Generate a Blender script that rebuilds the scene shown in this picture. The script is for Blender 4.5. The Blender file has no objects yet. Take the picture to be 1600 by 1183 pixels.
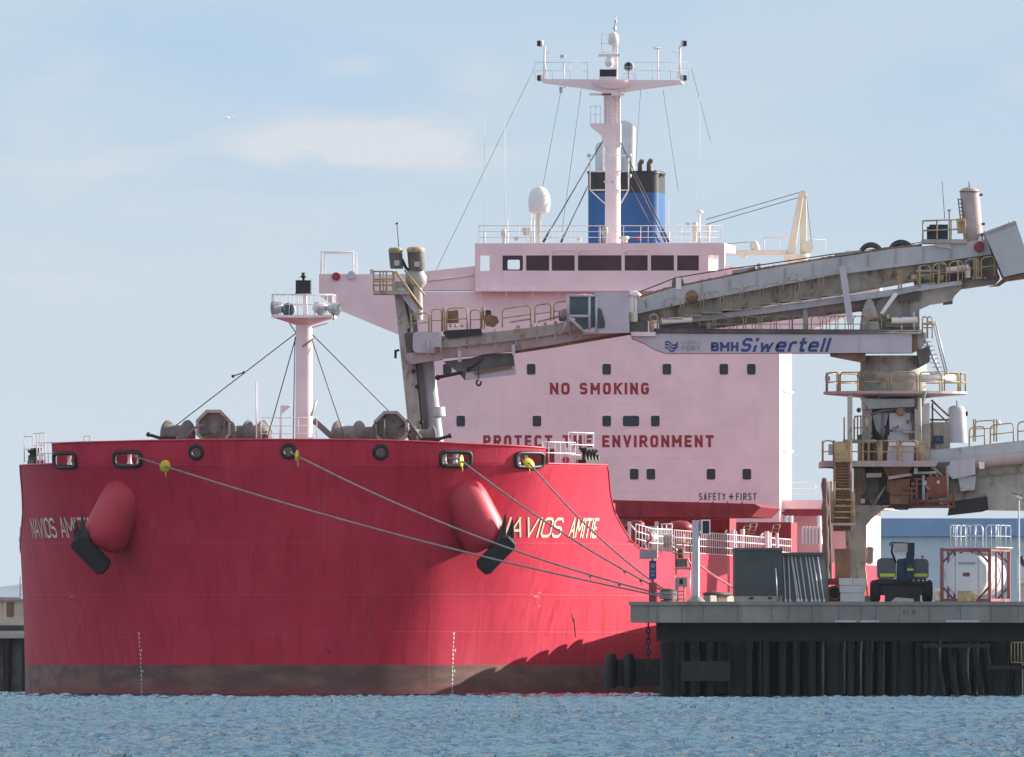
import bpy, math, random
import numpy as np
from mathutils import Vector, Matrix
random.seed(7)
R = math.radians
scene = bpy.context.scene
col = scene.collection

# ------------------------------------------------------------------ camera
F, H0, YH = 32500.0, 2.0, 1022.0          # focal length in photo pixels, eye height (m), horizon row
cam_d = bpy.data.cameras.new('camera')
cam_d.sensor_width = 36.0
cam_d.lens = 36.0 * F / 1600.0
cam_d.shift_y = (YH - 591.5) / 1600.0
cam_d.clip_start = 5.0
cam_d.clip_end = 60000.0
cam = bpy.data.objects.new('camera', cam_d)
cam.location = (0, 0, H0)
cam.rotation_euler = (R(90), 0, 0)
col.objects.link(cam)
scene.camera = cam

# ------------------------------------------------------------------ light
SUN_PHI, SUN_EL = R(23), R(18)            # the sun stands to the right and a little behind the ship's front
scene.view_settings.view_transform = 'Standard'
scene.view_settings.look = 'None'
scene.view_settings.exposure = 0.75
scene.view_settings.gamma = 1.0
sun_dir = Vector((math.cos(SUN_PHI) * math.cos(SUN_EL), math.sin(SUN_PHI) * math.cos(SUN_EL), math.sin(SUN_EL)))
sl = bpy.data.lights.new('sun', 'SUN')
sl.energy = 5.0
sl.angle = R(0.53)
sl.color = (1.0, 0.95, 0.87)
so = bpy.data.objects.new('sun', sl)
so.rotation_euler = sun_dir.to_track_quat('Z', 'Y').to_euler()
so.location = (60, 1000, 80)
col.objects.link(so)

world = bpy.data.worlds.new('World')
scene.world = world
world.use_nodes = True


class NT:
    """small helper for writing node graphs"""
    def __init__(self, tree):
        self.t = tree

    def n(self, typ, **kw):
        nd = self.t.nodes.new(typ)
        for k, v in kw.items():
            setattr(nd, k, v)
        return nd

    def l(self, a, b):
        self.t.links.new(a, b)

    def put(self, sock, v):
        if isinstance(v, (int, float)):
            sock.default_value = v
        elif isinstance(v, (tuple, list)):
            sock.default_value = v
        else:
            self.l(v, sock)

    def math(self, op, a, b=0.0, c=None, clamp=False):
        nd = self.n('ShaderNodeMath', operation=op, use_clamp=clamp)
        self.put(nd.inputs[0], a)
        self.put(nd.inputs[1], b)
        if c is not None:
            self.put(nd.inputs[2], c)
        return nd.outputs[0]

    def mix(self, f, a, b, blend='MIX'):
        nd = self.n('ShaderNodeMix', data_type='RGBA', blend_type=blend)
        self.put(nd.inputs[0], f)
        self.put(nd.inputs[6], a)
        self.put(nd.inputs[7], b)
        return nd.outputs[2]

    def noise(self, vec, scale, detail=4, rough=0.55, dist=0.0):
        nd = self.n('ShaderNodeTexNoise')
        nd.inputs['Scale'].default_value = scale
        nd.inputs['Detail'].default_value = detail
        nd.inputs['Roughness'].default_value = rough
        nd.inputs['Distortion'].default_value = dist
        self.l(vec, nd.inputs['Vector'])
        return nd.outputs['Fac']

    def ramp(self, f, lo, hi, a=0.0, b=1.0):
        nd = self.n('ShaderNodeMapRange', interpolation_type='SMOOTHSTEP')
        self.put(nd.inputs[0], f)
        for i, v in ((1, lo), (2, hi), (3, a), (4, b)):
            nd.inputs[i].default_value = v
        return nd.outputs[0]

    def mapping(self, vec, scale=(1, 1, 1), loc=(0, 0, 0)):
        nd = self.n('ShaderNodeMapping')
        nd.inputs['Scale'].default_value = scale
        nd.inputs['Location'].default_value = loc
        self.l(vec, nd.inputs['Vector'])
        return nd.outputs[0]


def c4(c):
    return (c[0], c[1], c[2], 1.0)


def srgb(r, g, b):
    f = lambda x: (x / 255 / 12.92) if x / 255 <= 0.04045 else ((x / 255 + 0.055) / 1.055) ** 2.4
    return (f(r), f(g), f(b))


w = NT(world.node_tree)
world.node_tree.nodes.clear()
sky = w.n('ShaderNodeTexSky', sky_type='NISHITA')
sky.sun_disc = False
sky.sun_elevation = SUN_EL
sky.sun_rotation = math.atan2(sun_dir.x, sun_dir.y)
sky.air_density = 1.0
sky.dust_density = 1.2
sky.ozone_density = 1.0
bg1 = w.n('ShaderNodeBackground')
bg1.inputs[1].default_value = 0.14
CLOUD_LIGHT = (6.0, 5.6, 5.4, 1)
tc = w.n('ShaderNodeTexCoord')
sep = w.n('ShaderNodeSeparateXYZ')
w.l(tc.outputs['Generated'], sep.inputs[0])
dx, dy, dz = sep.outputs
# the low band of sky above the sea: blue, paling towards the horizon
lowband = w.ramp(dz, 0.012, 0.038)
skycol = w.mix(lowband, c4(srgb(203, 216, 228)), c4(srgb(166, 203, 233)))
nz = w.noise(w.mapping(tc.outputs['Generated'], (130, 130, 420)), 1.0, 6, 0.6, 0.6)
nz2 = w.noise(w.mapping(tc.outputs['Generated'], (40, 40, 110), (3, 1, 7)), 1.0, 5, 0.55, 0.4)


def puff(px, py, wx, wz):
    a = w.math('DIVIDE', w.math('SUBTRACT', dx, (px - 800) / F), wx / F)
    b = w.math('DIVIDE', w.math('SUBTRACT', dz, (YH - py) / F), wz / F)
    r2 = w.math('ADD', w.math('MULTIPLY', a, a), w.math('MULTIPLY', b, b))
    g = w.math('POWER', 2.718, w.math('MULTIPLY', r2, -1.0))
    return g


cloud = None
for (px, py, wx, wz, am) in ((600, 216, 165, 44, 1.15), (520, 230, 150, 40, .6), (480, 240, 110, 24, .7), (700, 235, 120, 26, .7), (740, 125, 60, 34, .55),
                             (560, 105, 70, 18, .45), (1590, 140, 60, 40, .5), (1120, 250, 120, 60, .35), (130, 240, 260, 80, .5), (60, 420, 300, 60, .35), (330, 310, 260, 50, .4), (90, 120, 160, 40, .3)):
    g = w.math('MULTIPLY', puff(px, py, wx, wz), am)
    cloud = g if cloud is None else w.math('ADD', cloud, g)
cf = w.math('MULTIPLY', cloud, w.ramp(nz, 0.34, 0.62), clamp=True)
veil = w.math('MULTIPLY', w.ramp(nz2, 0.34, 0.66), 0.7)
skycol = w.mix(veil, skycol, c4(srgb(200, 215, 228)))
skycol = w.mix(w.math('MULTIPLY', cf, 0.8, clamp=True), skycol, c4(srgb(222, 224, 229)))
# scattered bright cloud higher up, outside the picture
nz3 = w.noise(w.mapping(tc.outputs['Generated'], (2.2, 2.2, 4.5), (2, 5, 1)), 1.0, 5, 0.6, 0.3)
w.l(w.mix(w.math('MULTIPLY', w.ramp(nz3, 0.40, 0.62), 0.75), sky.outputs[0], CLOUD_LIGHT), bg1.inputs[0])
bg2 = w.n('ShaderNodeBackground')
w.l(skycol, bg2.inputs[0])
bg2.inputs[1].default_value = 0.595        # the photograph's sky at this exposure
mx = w.n('ShaderNodeMixShader')
w.l(w.ramp(dz, 0.05, 0.16), mx.inputs[0])
w.l(bg2.outputs[0], mx.inputs[1])
w.l(bg1.outputs[0], mx.inputs[2])
wo = w.n('ShaderNodeOutputWorld')
w.l(mx.outputs[0], wo.inputs[0])


# ------------------------------------------------------------------ materials
def mat(name, base, rough=0.55, metal=0.0, var=0.12, rust=None, rust_amt=0.0, streak=0.0, dirt=None, scale=1.0, spec=0.4, bump=0.0, panel=0.0):
    m = bpy.data.materials.new(name)
    m.use_nodes = True
    t = NT(m.node_tree)
    b = m.node_tree.nodes['Principled BSDF']
    tcn = t.n('ShaderNodeTexCoord')
    ob = tcn.outputs['Object']
    n1 = t.noise(ob, 0.7 * scale, 5, 0.6)
    d = tuple(x * (1 - var) for x in base)
    u = tuple(min(1, x * (1 + var)) for x in base)
    c = t.mix(t.ramp(n1, 0.3, 0.7), c4(d), c4(u))
    if panel > 0:
        sx = t.n('ShaderNodeSeparateXYZ')
        t.l(ob, sx.inputs[0])
        wn = t.n('ShaderNodeTexWhiteNoise', noise_dimensions='1D')
        t.l(t.math('FLOOR', t.math('DIVIDE', sx.outputs[0], panel)), wn.inputs['W'])
        c = t.mix(t.math('MULTIPLY', wn.outputs['Value'], 0.5), c, c4((base[0] * .62, base[1] * .6, base[2] * .58)))
    if streak > 0:
        st = t.noise(t.mapping(ob, (2.6 * scale, 2.6 * scale, 0.16 * scale)), 1.0, 5, 0.65)
        dk = dirt or tuple(x * 0.5 for x in base)
        c = t.mix(t.math('MULTIPLY', t.ramp(st, 0.52, 0.78), streak), c, c4(dk))
    if rust:
        n2 = t.noise(t.mapping(ob, (1.1 * scale, 1.1 * scale, 0.8 * scale)), 1.6, 7, 0.68, 0.4)
        c = t.mix(t.ramp(n2, 0.66 - 0.3 * rust_amt, 0.76 - 0.2 * rust_amt), c, c4(rust))
    t.l(c, b.inputs['Base Color'])
    b.inputs['Roughness'].default_value = rough
    b.inputs['Metallic'].default_value = metal
    b.inputs['Specular IOR Level'].default_value = spec
    if bump > 0:
        bp = t.n('ShaderNodeBump')
        bp.inputs['Strength'].default_value = bump
        bp.inputs['Distance'].default_value = 0.05
        t.l(t.noise(ob, 6 * scale, 4), bp.inputs['Height'])
        t.l(bp.outputs[0], b.inputs['Normal'])
    return m


RUST = (0.16, 0.075, 0.04)
MT = {}
MT['white'] = mat('white_paint', (0.78, 0.72, 0.71), 0.45, var=0.05, streak=0.25, dirt=(0.6, 0.45, 0.4))
MT['clilac_dark'] = mat('faded_lettering', (0.38, 0.36, 0.42), 0.5)
MT['house'] = mat('bounce_pink_paint', (0.85, 0.635, 0.65), 0.5, var=0.06, streak=0.3, dirt=(0.72, 0.46, 0.48))  # white paint with the red deck's bounce light put into the base
MT['mastpaint'] = mat('bounce_pink_mast_paint', (0.80, 0.68, 0.68), 0.45, var=0.05, streak=0.3, dirt=(0.62, 0.42, 0.36))  # pink tint is deck bounce light mixed into the mast's base
MT['dome'] = mat('dome_plastic', (0.74, 0.72, 0.70), 0.4, var=0.04)
MT['red'] = mat('red_deck_paint', (0.27, 0.016, 0.028), 0.5, var=0.18, streak=0.35, dirt=(0.2, 0.02, 0.03))
MT['bolster'] = mat('red_bolster_paint', (0.52, 0.032, 0.058), 0.5, var=0.12, streak=0.3, dirt=(0.3, 0.03, 0.04))
MT['redtext'] = mat('red_lettering', (0.33, 0.02, 0.04), 0.5, var=0.1)
MT['darktext'] = mat('dark_lettering', (0.07, 0.06, 0.07), 0.5)
MT['cream'] = mat('cream_lettering', (0.78, 0.68, 0.50), 0.5, var=0.12)
MT['black'] = mat('black_paint', (0.018, 0.018, 0.02), 0.5, var=0.2)
MT['anchor'] = mat('anchor_iron', (0.02, 0.018, 0.018), 0.7, var=0.3, bump=0.5)
MT['glass'] = mat('dark_porthole_glass', (0.022, 0.03, 0.045), 0.12, var=0.2)
MT['bridgeglass'] = mat('deck_reflection_glass', (0.055, 0.012, 0.022), 0.1, var=0.35)  # plum base stands in for the red deck's reflection
MT['cabglass'] = mat('green_cab_glass', (0.05, 0.085, 0.09), 0.08, var=0.5)
MT['blue'] = mat('funnel_blue', (0.010, 0.082, 0.25), 0.45, var=0.1, streak=0.2)
MT['steel'] = mat('brushed_exhaust_steel', (0.62, 0.62, 0.63), 0.35, metal=0.75, var=0.08)
MT['brownpipe'] = mat('brown_exhaust_pipe', (0.16, 0.10, 0.08), 0.6)
MT['winch'] = mat('winch_grey_brown', (0.165, 0.15, 0.142), 0.65, var=0.4, rust=(0.12, 0.08, 0.06), rust_amt=0.25, streak=0.5)
MT['wire'] = mat('steel_wire', (0.06, 0.06, 0.065), 0.6)
MT['rope'] = mat('mooring_rope_fibre', (0.22, 0.19, 0.185), 0.9, var=0.2, scale=3)
MT['palerope'] = mat('pale_rope_fibre', (0.62, 0.55, 0.5), 0.9, var=0.15, scale=3)
MT['yellow'] = mat('yellow_plastic', (0.62, 0.50, 0.04), 0.5, var=0.12)
MT['ochre'] = mat('ochre_railing', (0.40, 0.30, 0.16), 0.6, var=0.25, rust=(0.2, 0.13, 0.07), rust_amt=0.5, scale=2)
MT['brown'] = mat('brown_rusty_steel', (0.21, 0.12, 0.07), 0.75, var=0.3, rust=RUST, rust_amt=0.4, streak=0.4)
MT['cgrey'] = mat('pale_grey_machine_steel', (0.37, 0.35, 0.315), 0.6, var=0.2, rust=(0.22, 0.145, 0.08), rust_amt=0.4, streak=0.6, dirt=(0.2, 0.17, 0.13))
MT['cblue'] = mat('blue_grey_machine_steel', (0.43, 0.45, 0.47), 0.55, var=0.1, rust=(0.27, 0.19, 0.11), rust_amt=0.2, streak=0.45, dirt=(0.26, 0.24, 0.22))
MT['colive'] = mat('olive_dusty_steel', (0.31, 0.285, 0.235), 0.75, var=0.22, rust=(0.17, 0.11, 0.06), rust_amt=0.5, streak=0.6, dirt=(0.17, 0.13, 0.09))
MT['cdark'] = mat('dark_machine_steel', (0.115, 0.105, 0.098), 0.65, var=0.35, rust=(0.1, 0.055, 0.03), rust_amt=0.35, streak=0.5)
MT['clilac'] = mat('lilac_grey_panel', (0.48, 0.46, 0.515), 0.5, var=0.06, streak=0.35, dirt=(0.33, 0.28, 0.26), rust=(0.3, 0.22, 0.17), rust_amt=0.05)
MT['cpink'] = mat('dusty_pink_tube', (0.42, 0.34, 0.33), 0.65, var=0.15, rust=(0.24, 0.14, 0.1), rust_amt=0.3, streak=0.4)
MT['orange'] = mat('orange_red_steel', (0.19, 0.055, 0.035), 0.6, var=0.25, rust=RUST, rust_amt=0.3)
MT['navy'] = mat('navy_lettering', (0.03, 0.06, 0.22), 0.5)
MT['greytext'] = mat('grey_lettering', (0.22, 0.22, 0.27), 0.5)
MT['concrete'] = mat('wharf_concrete', (0.28, 0.26, 0.235), 0.85, panel=1.27, var=0.16, streak=0.75, dirt=(0.16, 0.145, 0.12), rust=(0.24, 0.17, 0.12), rust_amt=0.1, bump=0.3)
MT['pile'] = mat('shaded_pile_steel', (0.011, 0.012, 0.014), 0.5, var=0.3, streak=0.5, dirt=(0.05, 0.043, 0.036), rust=(0.06, 0.04, 0.03), rust_amt=0.1)  # base darkened for shade under the deck; pale streaks stand in for glints
MT['blockpaint'] = mat('pale_concrete_block', (0.52, 0.51, 0.50), 0.8, var=0.1, streak=0.35, dirt=(0.33, 0.30, 0.27))
MT['contdark'] = mat('slate_grey_sheet', (0.055, 0.066, 0.07), 0.6, var=0.15, streak=0.3)
MT['contgrey'] = mat('grey_green_sheet', (0.16, 0.17, 0.165), 0.6, var=0.15, streak=0.3)
MT['rubber'] = mat('black_rubber', (0.014, 0.014, 0.015), 0.8, var=0.3)
MT['mblue'] = mat('machine_blue', (0.008, 0.024, 0.06), 0.5, var=0.2)
MT['mgrey'] = mat('machine_grey', (0.085, 0.09, 0.10), 0.5, var=0.08)
MT['lime'] = mat('lime_reflective_tape', (0.42, 0.62, 0.03), 0.4)
MT['tankred'] = mat('tank_frame_red', (0.25, 0.075, 0.08), 0.6, var=0.15, streak=0.2)
MT['tankwhite'] = mat('tank_white', (0.60, 0.60, 0.62), 0.45, var=0.05, streak=0.25, dirt=(0.4, 0.37, 0.33))
MT['galv'] = mat('galvanised_steel', (0.52, 0.54, 0.56), 0.4, metal=0.4, var=0.1)
MT['timber'] = mat('weathered_timber', (0.13, 0.085, 0.075), 0.9, var=0.35, streak=0.6, bump=0.6)
MT['signblue'] = mat('blue_sign', (0.03, 0.05, 0.16), 0.5)
MT['signred'] = mat('maroon_post', (0.26, 0.03, 0.05), 0.55, var=0.12)
MT['solar'] = mat('solar_panel', (0.20, 0.17, 0.18), 0.25, var=0.2)
MT['palecream'] = mat('cream_crane_paint', (0.66, 0.62, 0.50), 0.5, var=0.07, streak=0.3, dirt=(0.45, 0.35, 0.25))
MT['beige'] = mat('beige_wall', (0.55, 0.50, 0.42), 0.8, var=0.14, streak=0.5, dirt=(0.2, 0.15, 0.11))
MT['shedblue'] = mat('hazed_blue_roof', (0.20, 0.31, 0.49), 0.6, var=0.06)  # roof and wall tones paled in the base to carry distance haze
MT['shedwall'] = mat('hazed_pale_wall', (0.48, 0.55, 0.61), 0.7, var=0.06, streak=0.15)
MT['hill'] = mat('hazed_scrub', (0.17, 0.22, 0.27), 0.9, var=0.15, scale=0.02)  # blue-grey of the distant air is put into the base colour
MT['gull'] = mat('gull_white', (0.75, 0.75, 0.75), 0.7)
MT['tarp'] = mat('black_rubber_curtain', (0.012, 0.012, 0.014), 0.6, var=0.2, bump=0.4)


def hull_material():
    m = bpy.data.materials.new('red_hull_paint')
    m.use_nodes = True
    t = NT(m.node_tree)
    b = m.node_tree.nodes['Principled BSDF']
    tcn = t.n('ShaderNodeTexCoord')
    ob = tcn.outputs['Object']
    sp = t.n('ShaderNodeSeparateXYZ')
    t.l(ob, sp.inputs[0])
    z = sp.outputs[2]
    n1 = t.noise(t.mapping(ob, (.3, .3, .3)), 1.0, 6, 0.6)
    c = t.mix(t.ramp(n1, 0.3, 0.7), c4((0.50, 0.024, 0.056)), c4((0.58, 0.036, 0.073)))
    # rain streaks and scuffs in the topside paint
    st = t.noise(t.mapping(ob, (2.2, 2.2, 0.11)), 1.0, 6, 0.7)
    c = t.mix(t.math('MULTIPLY', t.ramp(st, 0.46, 0.72), 0.65), c, c4((0.36, 0.013, 0.034)))
    fd = t.noise(t.mapping(ob, (.9, .9, .16), (4, 2, 1)), 1.0, 6, 0.65)
    c = t.mix(t.math('MULTIPLY', t.ramp(fd, 0.55, 0.8), 0.35), c, c4((0.55, 0.10, 0.12)))
    # scraped patch of brighter red low on the port shoulder, and dark drips from it
    sc = t.noise(t.mapping(ob, (1.6, 1.6, .35), (7, 3, 0)), 1.0, 6, 0.7)
    band = t.math('MULTIPLY', t.ramp(z, 2.2, 3.2), t.ramp(z, 5.6, 4.6))
    aft = t.math('MULTIPLY', t.ramp(sp.outputs[0], 9.5, 12.0), band)
    c = t.mix(t.math('MULTIPLY', t.ramp(sc, 0.5, 0.62), t.math('MULTIPLY', aft, 0.8)), c, c4((0.40, 0.012, 0.022)))
    # grey-brown boot top
    bt0 = t.noise(t.mapping(ob, (.35, .35, 1.2)), 1.0, 5, 0.6)
    boot = t.mix(t.ramp(bt0, 0.38, 0.62), c4((0.14, 0.078, 0.072)), c4((0.24, 0.13, 0.105)))
    low = t.noise(t.mapping(ob, (.5, .5, 2.)), 1.0, 4, 0.6)
    boot = t.mix(t.math('MULTIPLY', t.ramp(z, 0.75, 0.1), t.ramp(low, 0.4, 0.6, 0.35, 0.9)), boot, c4((0.24, 0.055, 0.055)))
    edge = t.math('ADD', z, t.math('MULTIPLY', t.math('SUBTRACT', n1, 0.5), 0.05))
    c = t.mix(t.ramp(edge, 1.50, 1.44), c, boot)
    # plate seams: thin slightly paler weld lines
    seam = None
    for hz in (3.05, 4.85, 7.35, 11.1):
        d = t.math('ABSOLUTE', t.math('SUBTRACT', z, hz))
        g = t.ramp(d, 0.045, 0.015)
        seam = g if seam is None else t.math('MAXIMUM', seam, g)
    vs = t.math('ABSOLUTE', t.math('SUBTRACT', t.math('FRACT', t.math('DIVIDE', t.math('ADD', sp.outputs[0], t.math('MULTIPLY', sp.outputs[1], 0.35)), 3.1)), 0.5))
    seam = t.math('MAXIMUM', seam, t.math('MULTIPLY', t.ramp(vs, 0.012, 0.003), 0.7))
    c = t.mix(t.math('MULTIPLY', seam, 0.16), c, c4((0.5, 0.16, 0.16)))
    t.l(c, b.inputs['Base Color'])
    b.inputs['Roughness'].default_value = 0.6
    b.inputs['Specular IOR Level'].default_value = 0.14
    bp = t.n('ShaderNodeBump')
    bp.inputs['Strength'].default_value = 0.5
    bp.inputs['Distance'].default_value = 0.04
    pl = t.noise(t.mapping(ob, (.8, .8, .6)), 1.0, 3, 0.5)
    t.l(t.math('ADD', pl, t.math('MULTIPLY', seam, 0.25)), bp.inputs['Height'])
    t.l(bp.outputs[0], b.inputs['Normal'])
    return m


MT['hull'] = hull_material()


# ------------------------------------------------------------------ mesh builder
class MB:
    def __init__(self):
        self.v, self.f, self.s, self.k = [], [], [], []

    def add(self, vs, fs, smooth=False, mi=0):
        o = len(self.v)
        self.v += [tuple(p) for p in vs]
        for q in fs:
            self.f.append([i + o for i in q])
            self.s.append(smooth)
            self.k.append(mi)
        return self

    def box(self, a, b, mi=0):
        x0, x1 = sorted((a[0], b[0])); y0, y1 = sorted((a[1], b[1])); z0, z1 = sorted((a[2], b[2]))
        vs = [(x0, y0, z0), (x1, y0, z0), (x1, y1, z0), (x0, y1, z0), (x0, y0, z1), (x1, y0, z1), (x1, y1, z1), (x0, y1, z1)]
        return self.add(vs, [(0, 3, 2, 1), (4, 5, 6, 7), (0, 1, 5, 4), (1, 2, 6, 5), (2, 3, 7, 6), (3, 0, 4, 7)], False, mi)

    def obox(self, c, size, rot, mi=0):
        hx, hy, hz = (q / 2 for q in size)
        vs = [Vector(c) + rot @ Vector((sx * hx, sy * hy, sz * hz)) for sz in (-1, 1) for (sx, sy) in ((-1, -1), (1, -1), (1, 1), (-1, 1))]
        return self.add(vs, [(0, 3, 2, 1), (4, 5, 6, 7), (0, 1, 5, 4), (1, 2, 6, 5), (2, 3, 7, 6), (3, 0, 4, 7)], False, mi)

    def prism(self, poly, y0, y1, mi=0, smooth=False):
        """outline in the x-z plane, extruded along y"""
        n = len(poly)
        vs = [(p[0], y0, p[-1]) for p in poly] + [(p[0], y1, p[-1]) for p in poly]
        self.add(vs, [list(range(n)), list(range(2 * n - 1, n - 1, -1))], False, mi)
        return self.add(vs, [(i, i + n, (i + 1) % n + n, (i + 1) % n) for i in range(n)], smooth, mi)

    def cyl(self, p0, p1, r0, r1=None, n=14, mi=0, caps=True, smooth=True):
        return self.lathe(p0, p1, [(r0, 0.0), (r0 if r1 is None else r1, 1.0)], n, mi, caps, smooth)

    def lathe(self, p0, p1, prof, n=18, mi=0, caps=True, smooth=True, phase=0.0):
        p0, p1 = Vector(p0), Vector(p1)
        ax = p1 - p0
        d = ax.normalized()
        a = d.orthogonal().normalized() if abs(d.z) < 0.99 else Vector((1, 0, 0))
        if abs(d.z) < 0.99:
            a = d.cross(Vector((0, 0, 1))).normalized()
        b = d.cross(a)
        vs = []
        for (r, f) in prof:
            for i in range(n):
                q = 2 * math.pi * i / n + phase
                vs.append(p0 + ax * f + (a * math.cos(q) + b * math.sin(q)) * r)
        fs = []
        for j in range(len(prof) - 1):
            for i in range(n):
                i2 = (i + 1) % n
                fs.append((j * n + i, j * n + i2, (j + 1) * n + i2, (j + 1) * n + i))
        self.add(vs, fs, smooth, mi)
        if caps:
            m = len(prof) - 1
            self.add(vs[:n], [list(range(n - 1, -1, -1))], False, mi)
            self.add(vs[m * n:], [list(range(n))], False, mi)
        return self

    def tube(self, pts, r, n=6, mi=0, closed=False):
        pts = [Vector(p) for p in pts]
        vs = []
        m = len(pts)
        for i, p in enumerate(pts):
            if closed:
                d = (pts[(i + 1) % m] - pts[i - 1])
            else:
                d = pts[min(i + 1, m - 1)] - pts[max(i - 1, 0)]
            d = d.normalized() if d.length > 1e-9 else Vector((0, 0, 1))
            ref = Vector((0, 1, 0)) if abs(d.y) < 0.9 else Vector((1, 0, 0))
            a = d.cross(ref).normalized()
            b = d.cross(a)
            for q in range(n):
                t = 2 * math.pi * q / n
                vs.append(p + (a * math.cos(t) + b * math.sin(t)) * r)
        fs = []
        for i in range(m if closed else m - 1):
            i2 = (i + 1) % m
            for q in range(n):
                q2 = (q + 1) % n
                fs.append((i * n + q, i * n + q2, i2 * n + q2, i2 * n + q))
        if not closed:
            fs.append(list(range(n - 1, -1, -1)))
            fs.append([(m - 1) * n + q for q in range(n)])
        return self.add(vs, fs, True, mi)

    def ball(self, c, r, sc=(1, 1, 1), n=14, mi=0, half=False):
        c = Vector(c)
        prof, m = [], n // 2
        vs, fs = [], []
        for j in range(m + 1):
            th = (math.pi * (0.5 if half else 1.0)) * j / m
            for i in range(n):
                q = 2 * math.pi * i / n
                vs.append((c.x + r * sc[0] * math.sin(th) * math.cos(q), c.y + r * sc[1] * math.sin(th) * math.sin(q), c.z + r * sc[2] * math.cos(th)))
        for j in range(m):
            for i in range(n):
                i2 = (i + 1) % n
                fs.append((j * n + i, (j + 1) * n + i, (j + 1) * n + i2, j * n + i2))
        return self.add(vs, fs, True, mi)

    def rail(self, pts, h=1.1, step=1.5, levels=(1.0, 0.5), r=0.03, mi=0, closed=False):
        """straight posts and running rails along a base line"""
        pts = [Vector(p) for p in pts]
        if closed:
            pts = pts + [pts[0]]
        for lv in levels:
            self.tube([p + Vector((0, 0, h * lv)) for p in pts], r, 5, mi)
        for a, b in zip(pts, pts[1:]):
            L = (b - a).length
            k = max(1, int(round(L / step)))
            for i in range(k + 1):
                p = a.lerp(b, i / k)
                self.tube([p, p + Vector((0, 0, h))], r, 5, mi)
        return self

    def loops(self, p0, p1, h=1.05, n=3, r=0.04, gap=0.12, mi=0, mid=True):
        r = r * 0.78
        """a run of separate railing hoops with rounded shoulders"""
        p0, p1 = Vector(p0), Vector(p1)
        d = (p1 - p0)
        for i in range(n):
            a = p0 + d * ((i + gap / 2) / n)
            b = p0 + d * ((i + 1 - gap / 2) / n)
            e = (b - a)
            up = Vector((0, 0, 1))
            k = min(0.18, e.length * 0.3)
            en = e.normalized()
            self.tube([a, a + up * (h - k), a + up * (h - k * .3) + en * k * .3, a + up * h + en * k, b + up * h - en * k,
                       b + up * (h - k * .3) - en * k * .3, b + up * (h - k), b], r, 5, mi)
            if mid:
                self.tube([a + up * h * .5, b + up * h * .5], r * .8, 5, mi)
        return self

    def build(self, name, mats, parent=None, me=None):
        if not isinstance(mats, (list, tuple)):
            mats = [mats]
        if me is None:
            me = bpy.data.meshes.new(name)
            me.from_pydata(self.v, [], self.f)
            me.polygons.foreach_set('use_smooth', self.s)
            me.polygons.foreach_set('material_index', self.k)
            for x in mats:
                me.materials.append(MT[x] if isinstance(x, str) else x)
            me.update()
        o = bpy.data.objects.new(name, me)
        col.objects.link(o)
        if parent is not None:
            o.parent = parent
        return o


def thing(name, label, cat, loc=(0, 0, 0), rz=0.0, group=None):
    o = bpy.data.objects.new(name, None)
    o.empty_display_size = 0.5
    o.location = loc
    o.rotation_euler = (0, 0, rz)
    col.objects.link(o)
    return tag(o, label, cat, group)


def tag(o, label=None, cat=None, group=None, kind=None):
    if label: o['label'] = label
    if cat: o['category'] = cat
    if group: o['group'] = group
    if kind: o['kind'] = kind
    return o


def copy_tree(o, parent=None):
    c = o.copy()
    col.objects.link(c)
    c.parent = parent
    for ch in list(o.children):
        copy_tree(ch, c)
    return c


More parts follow.
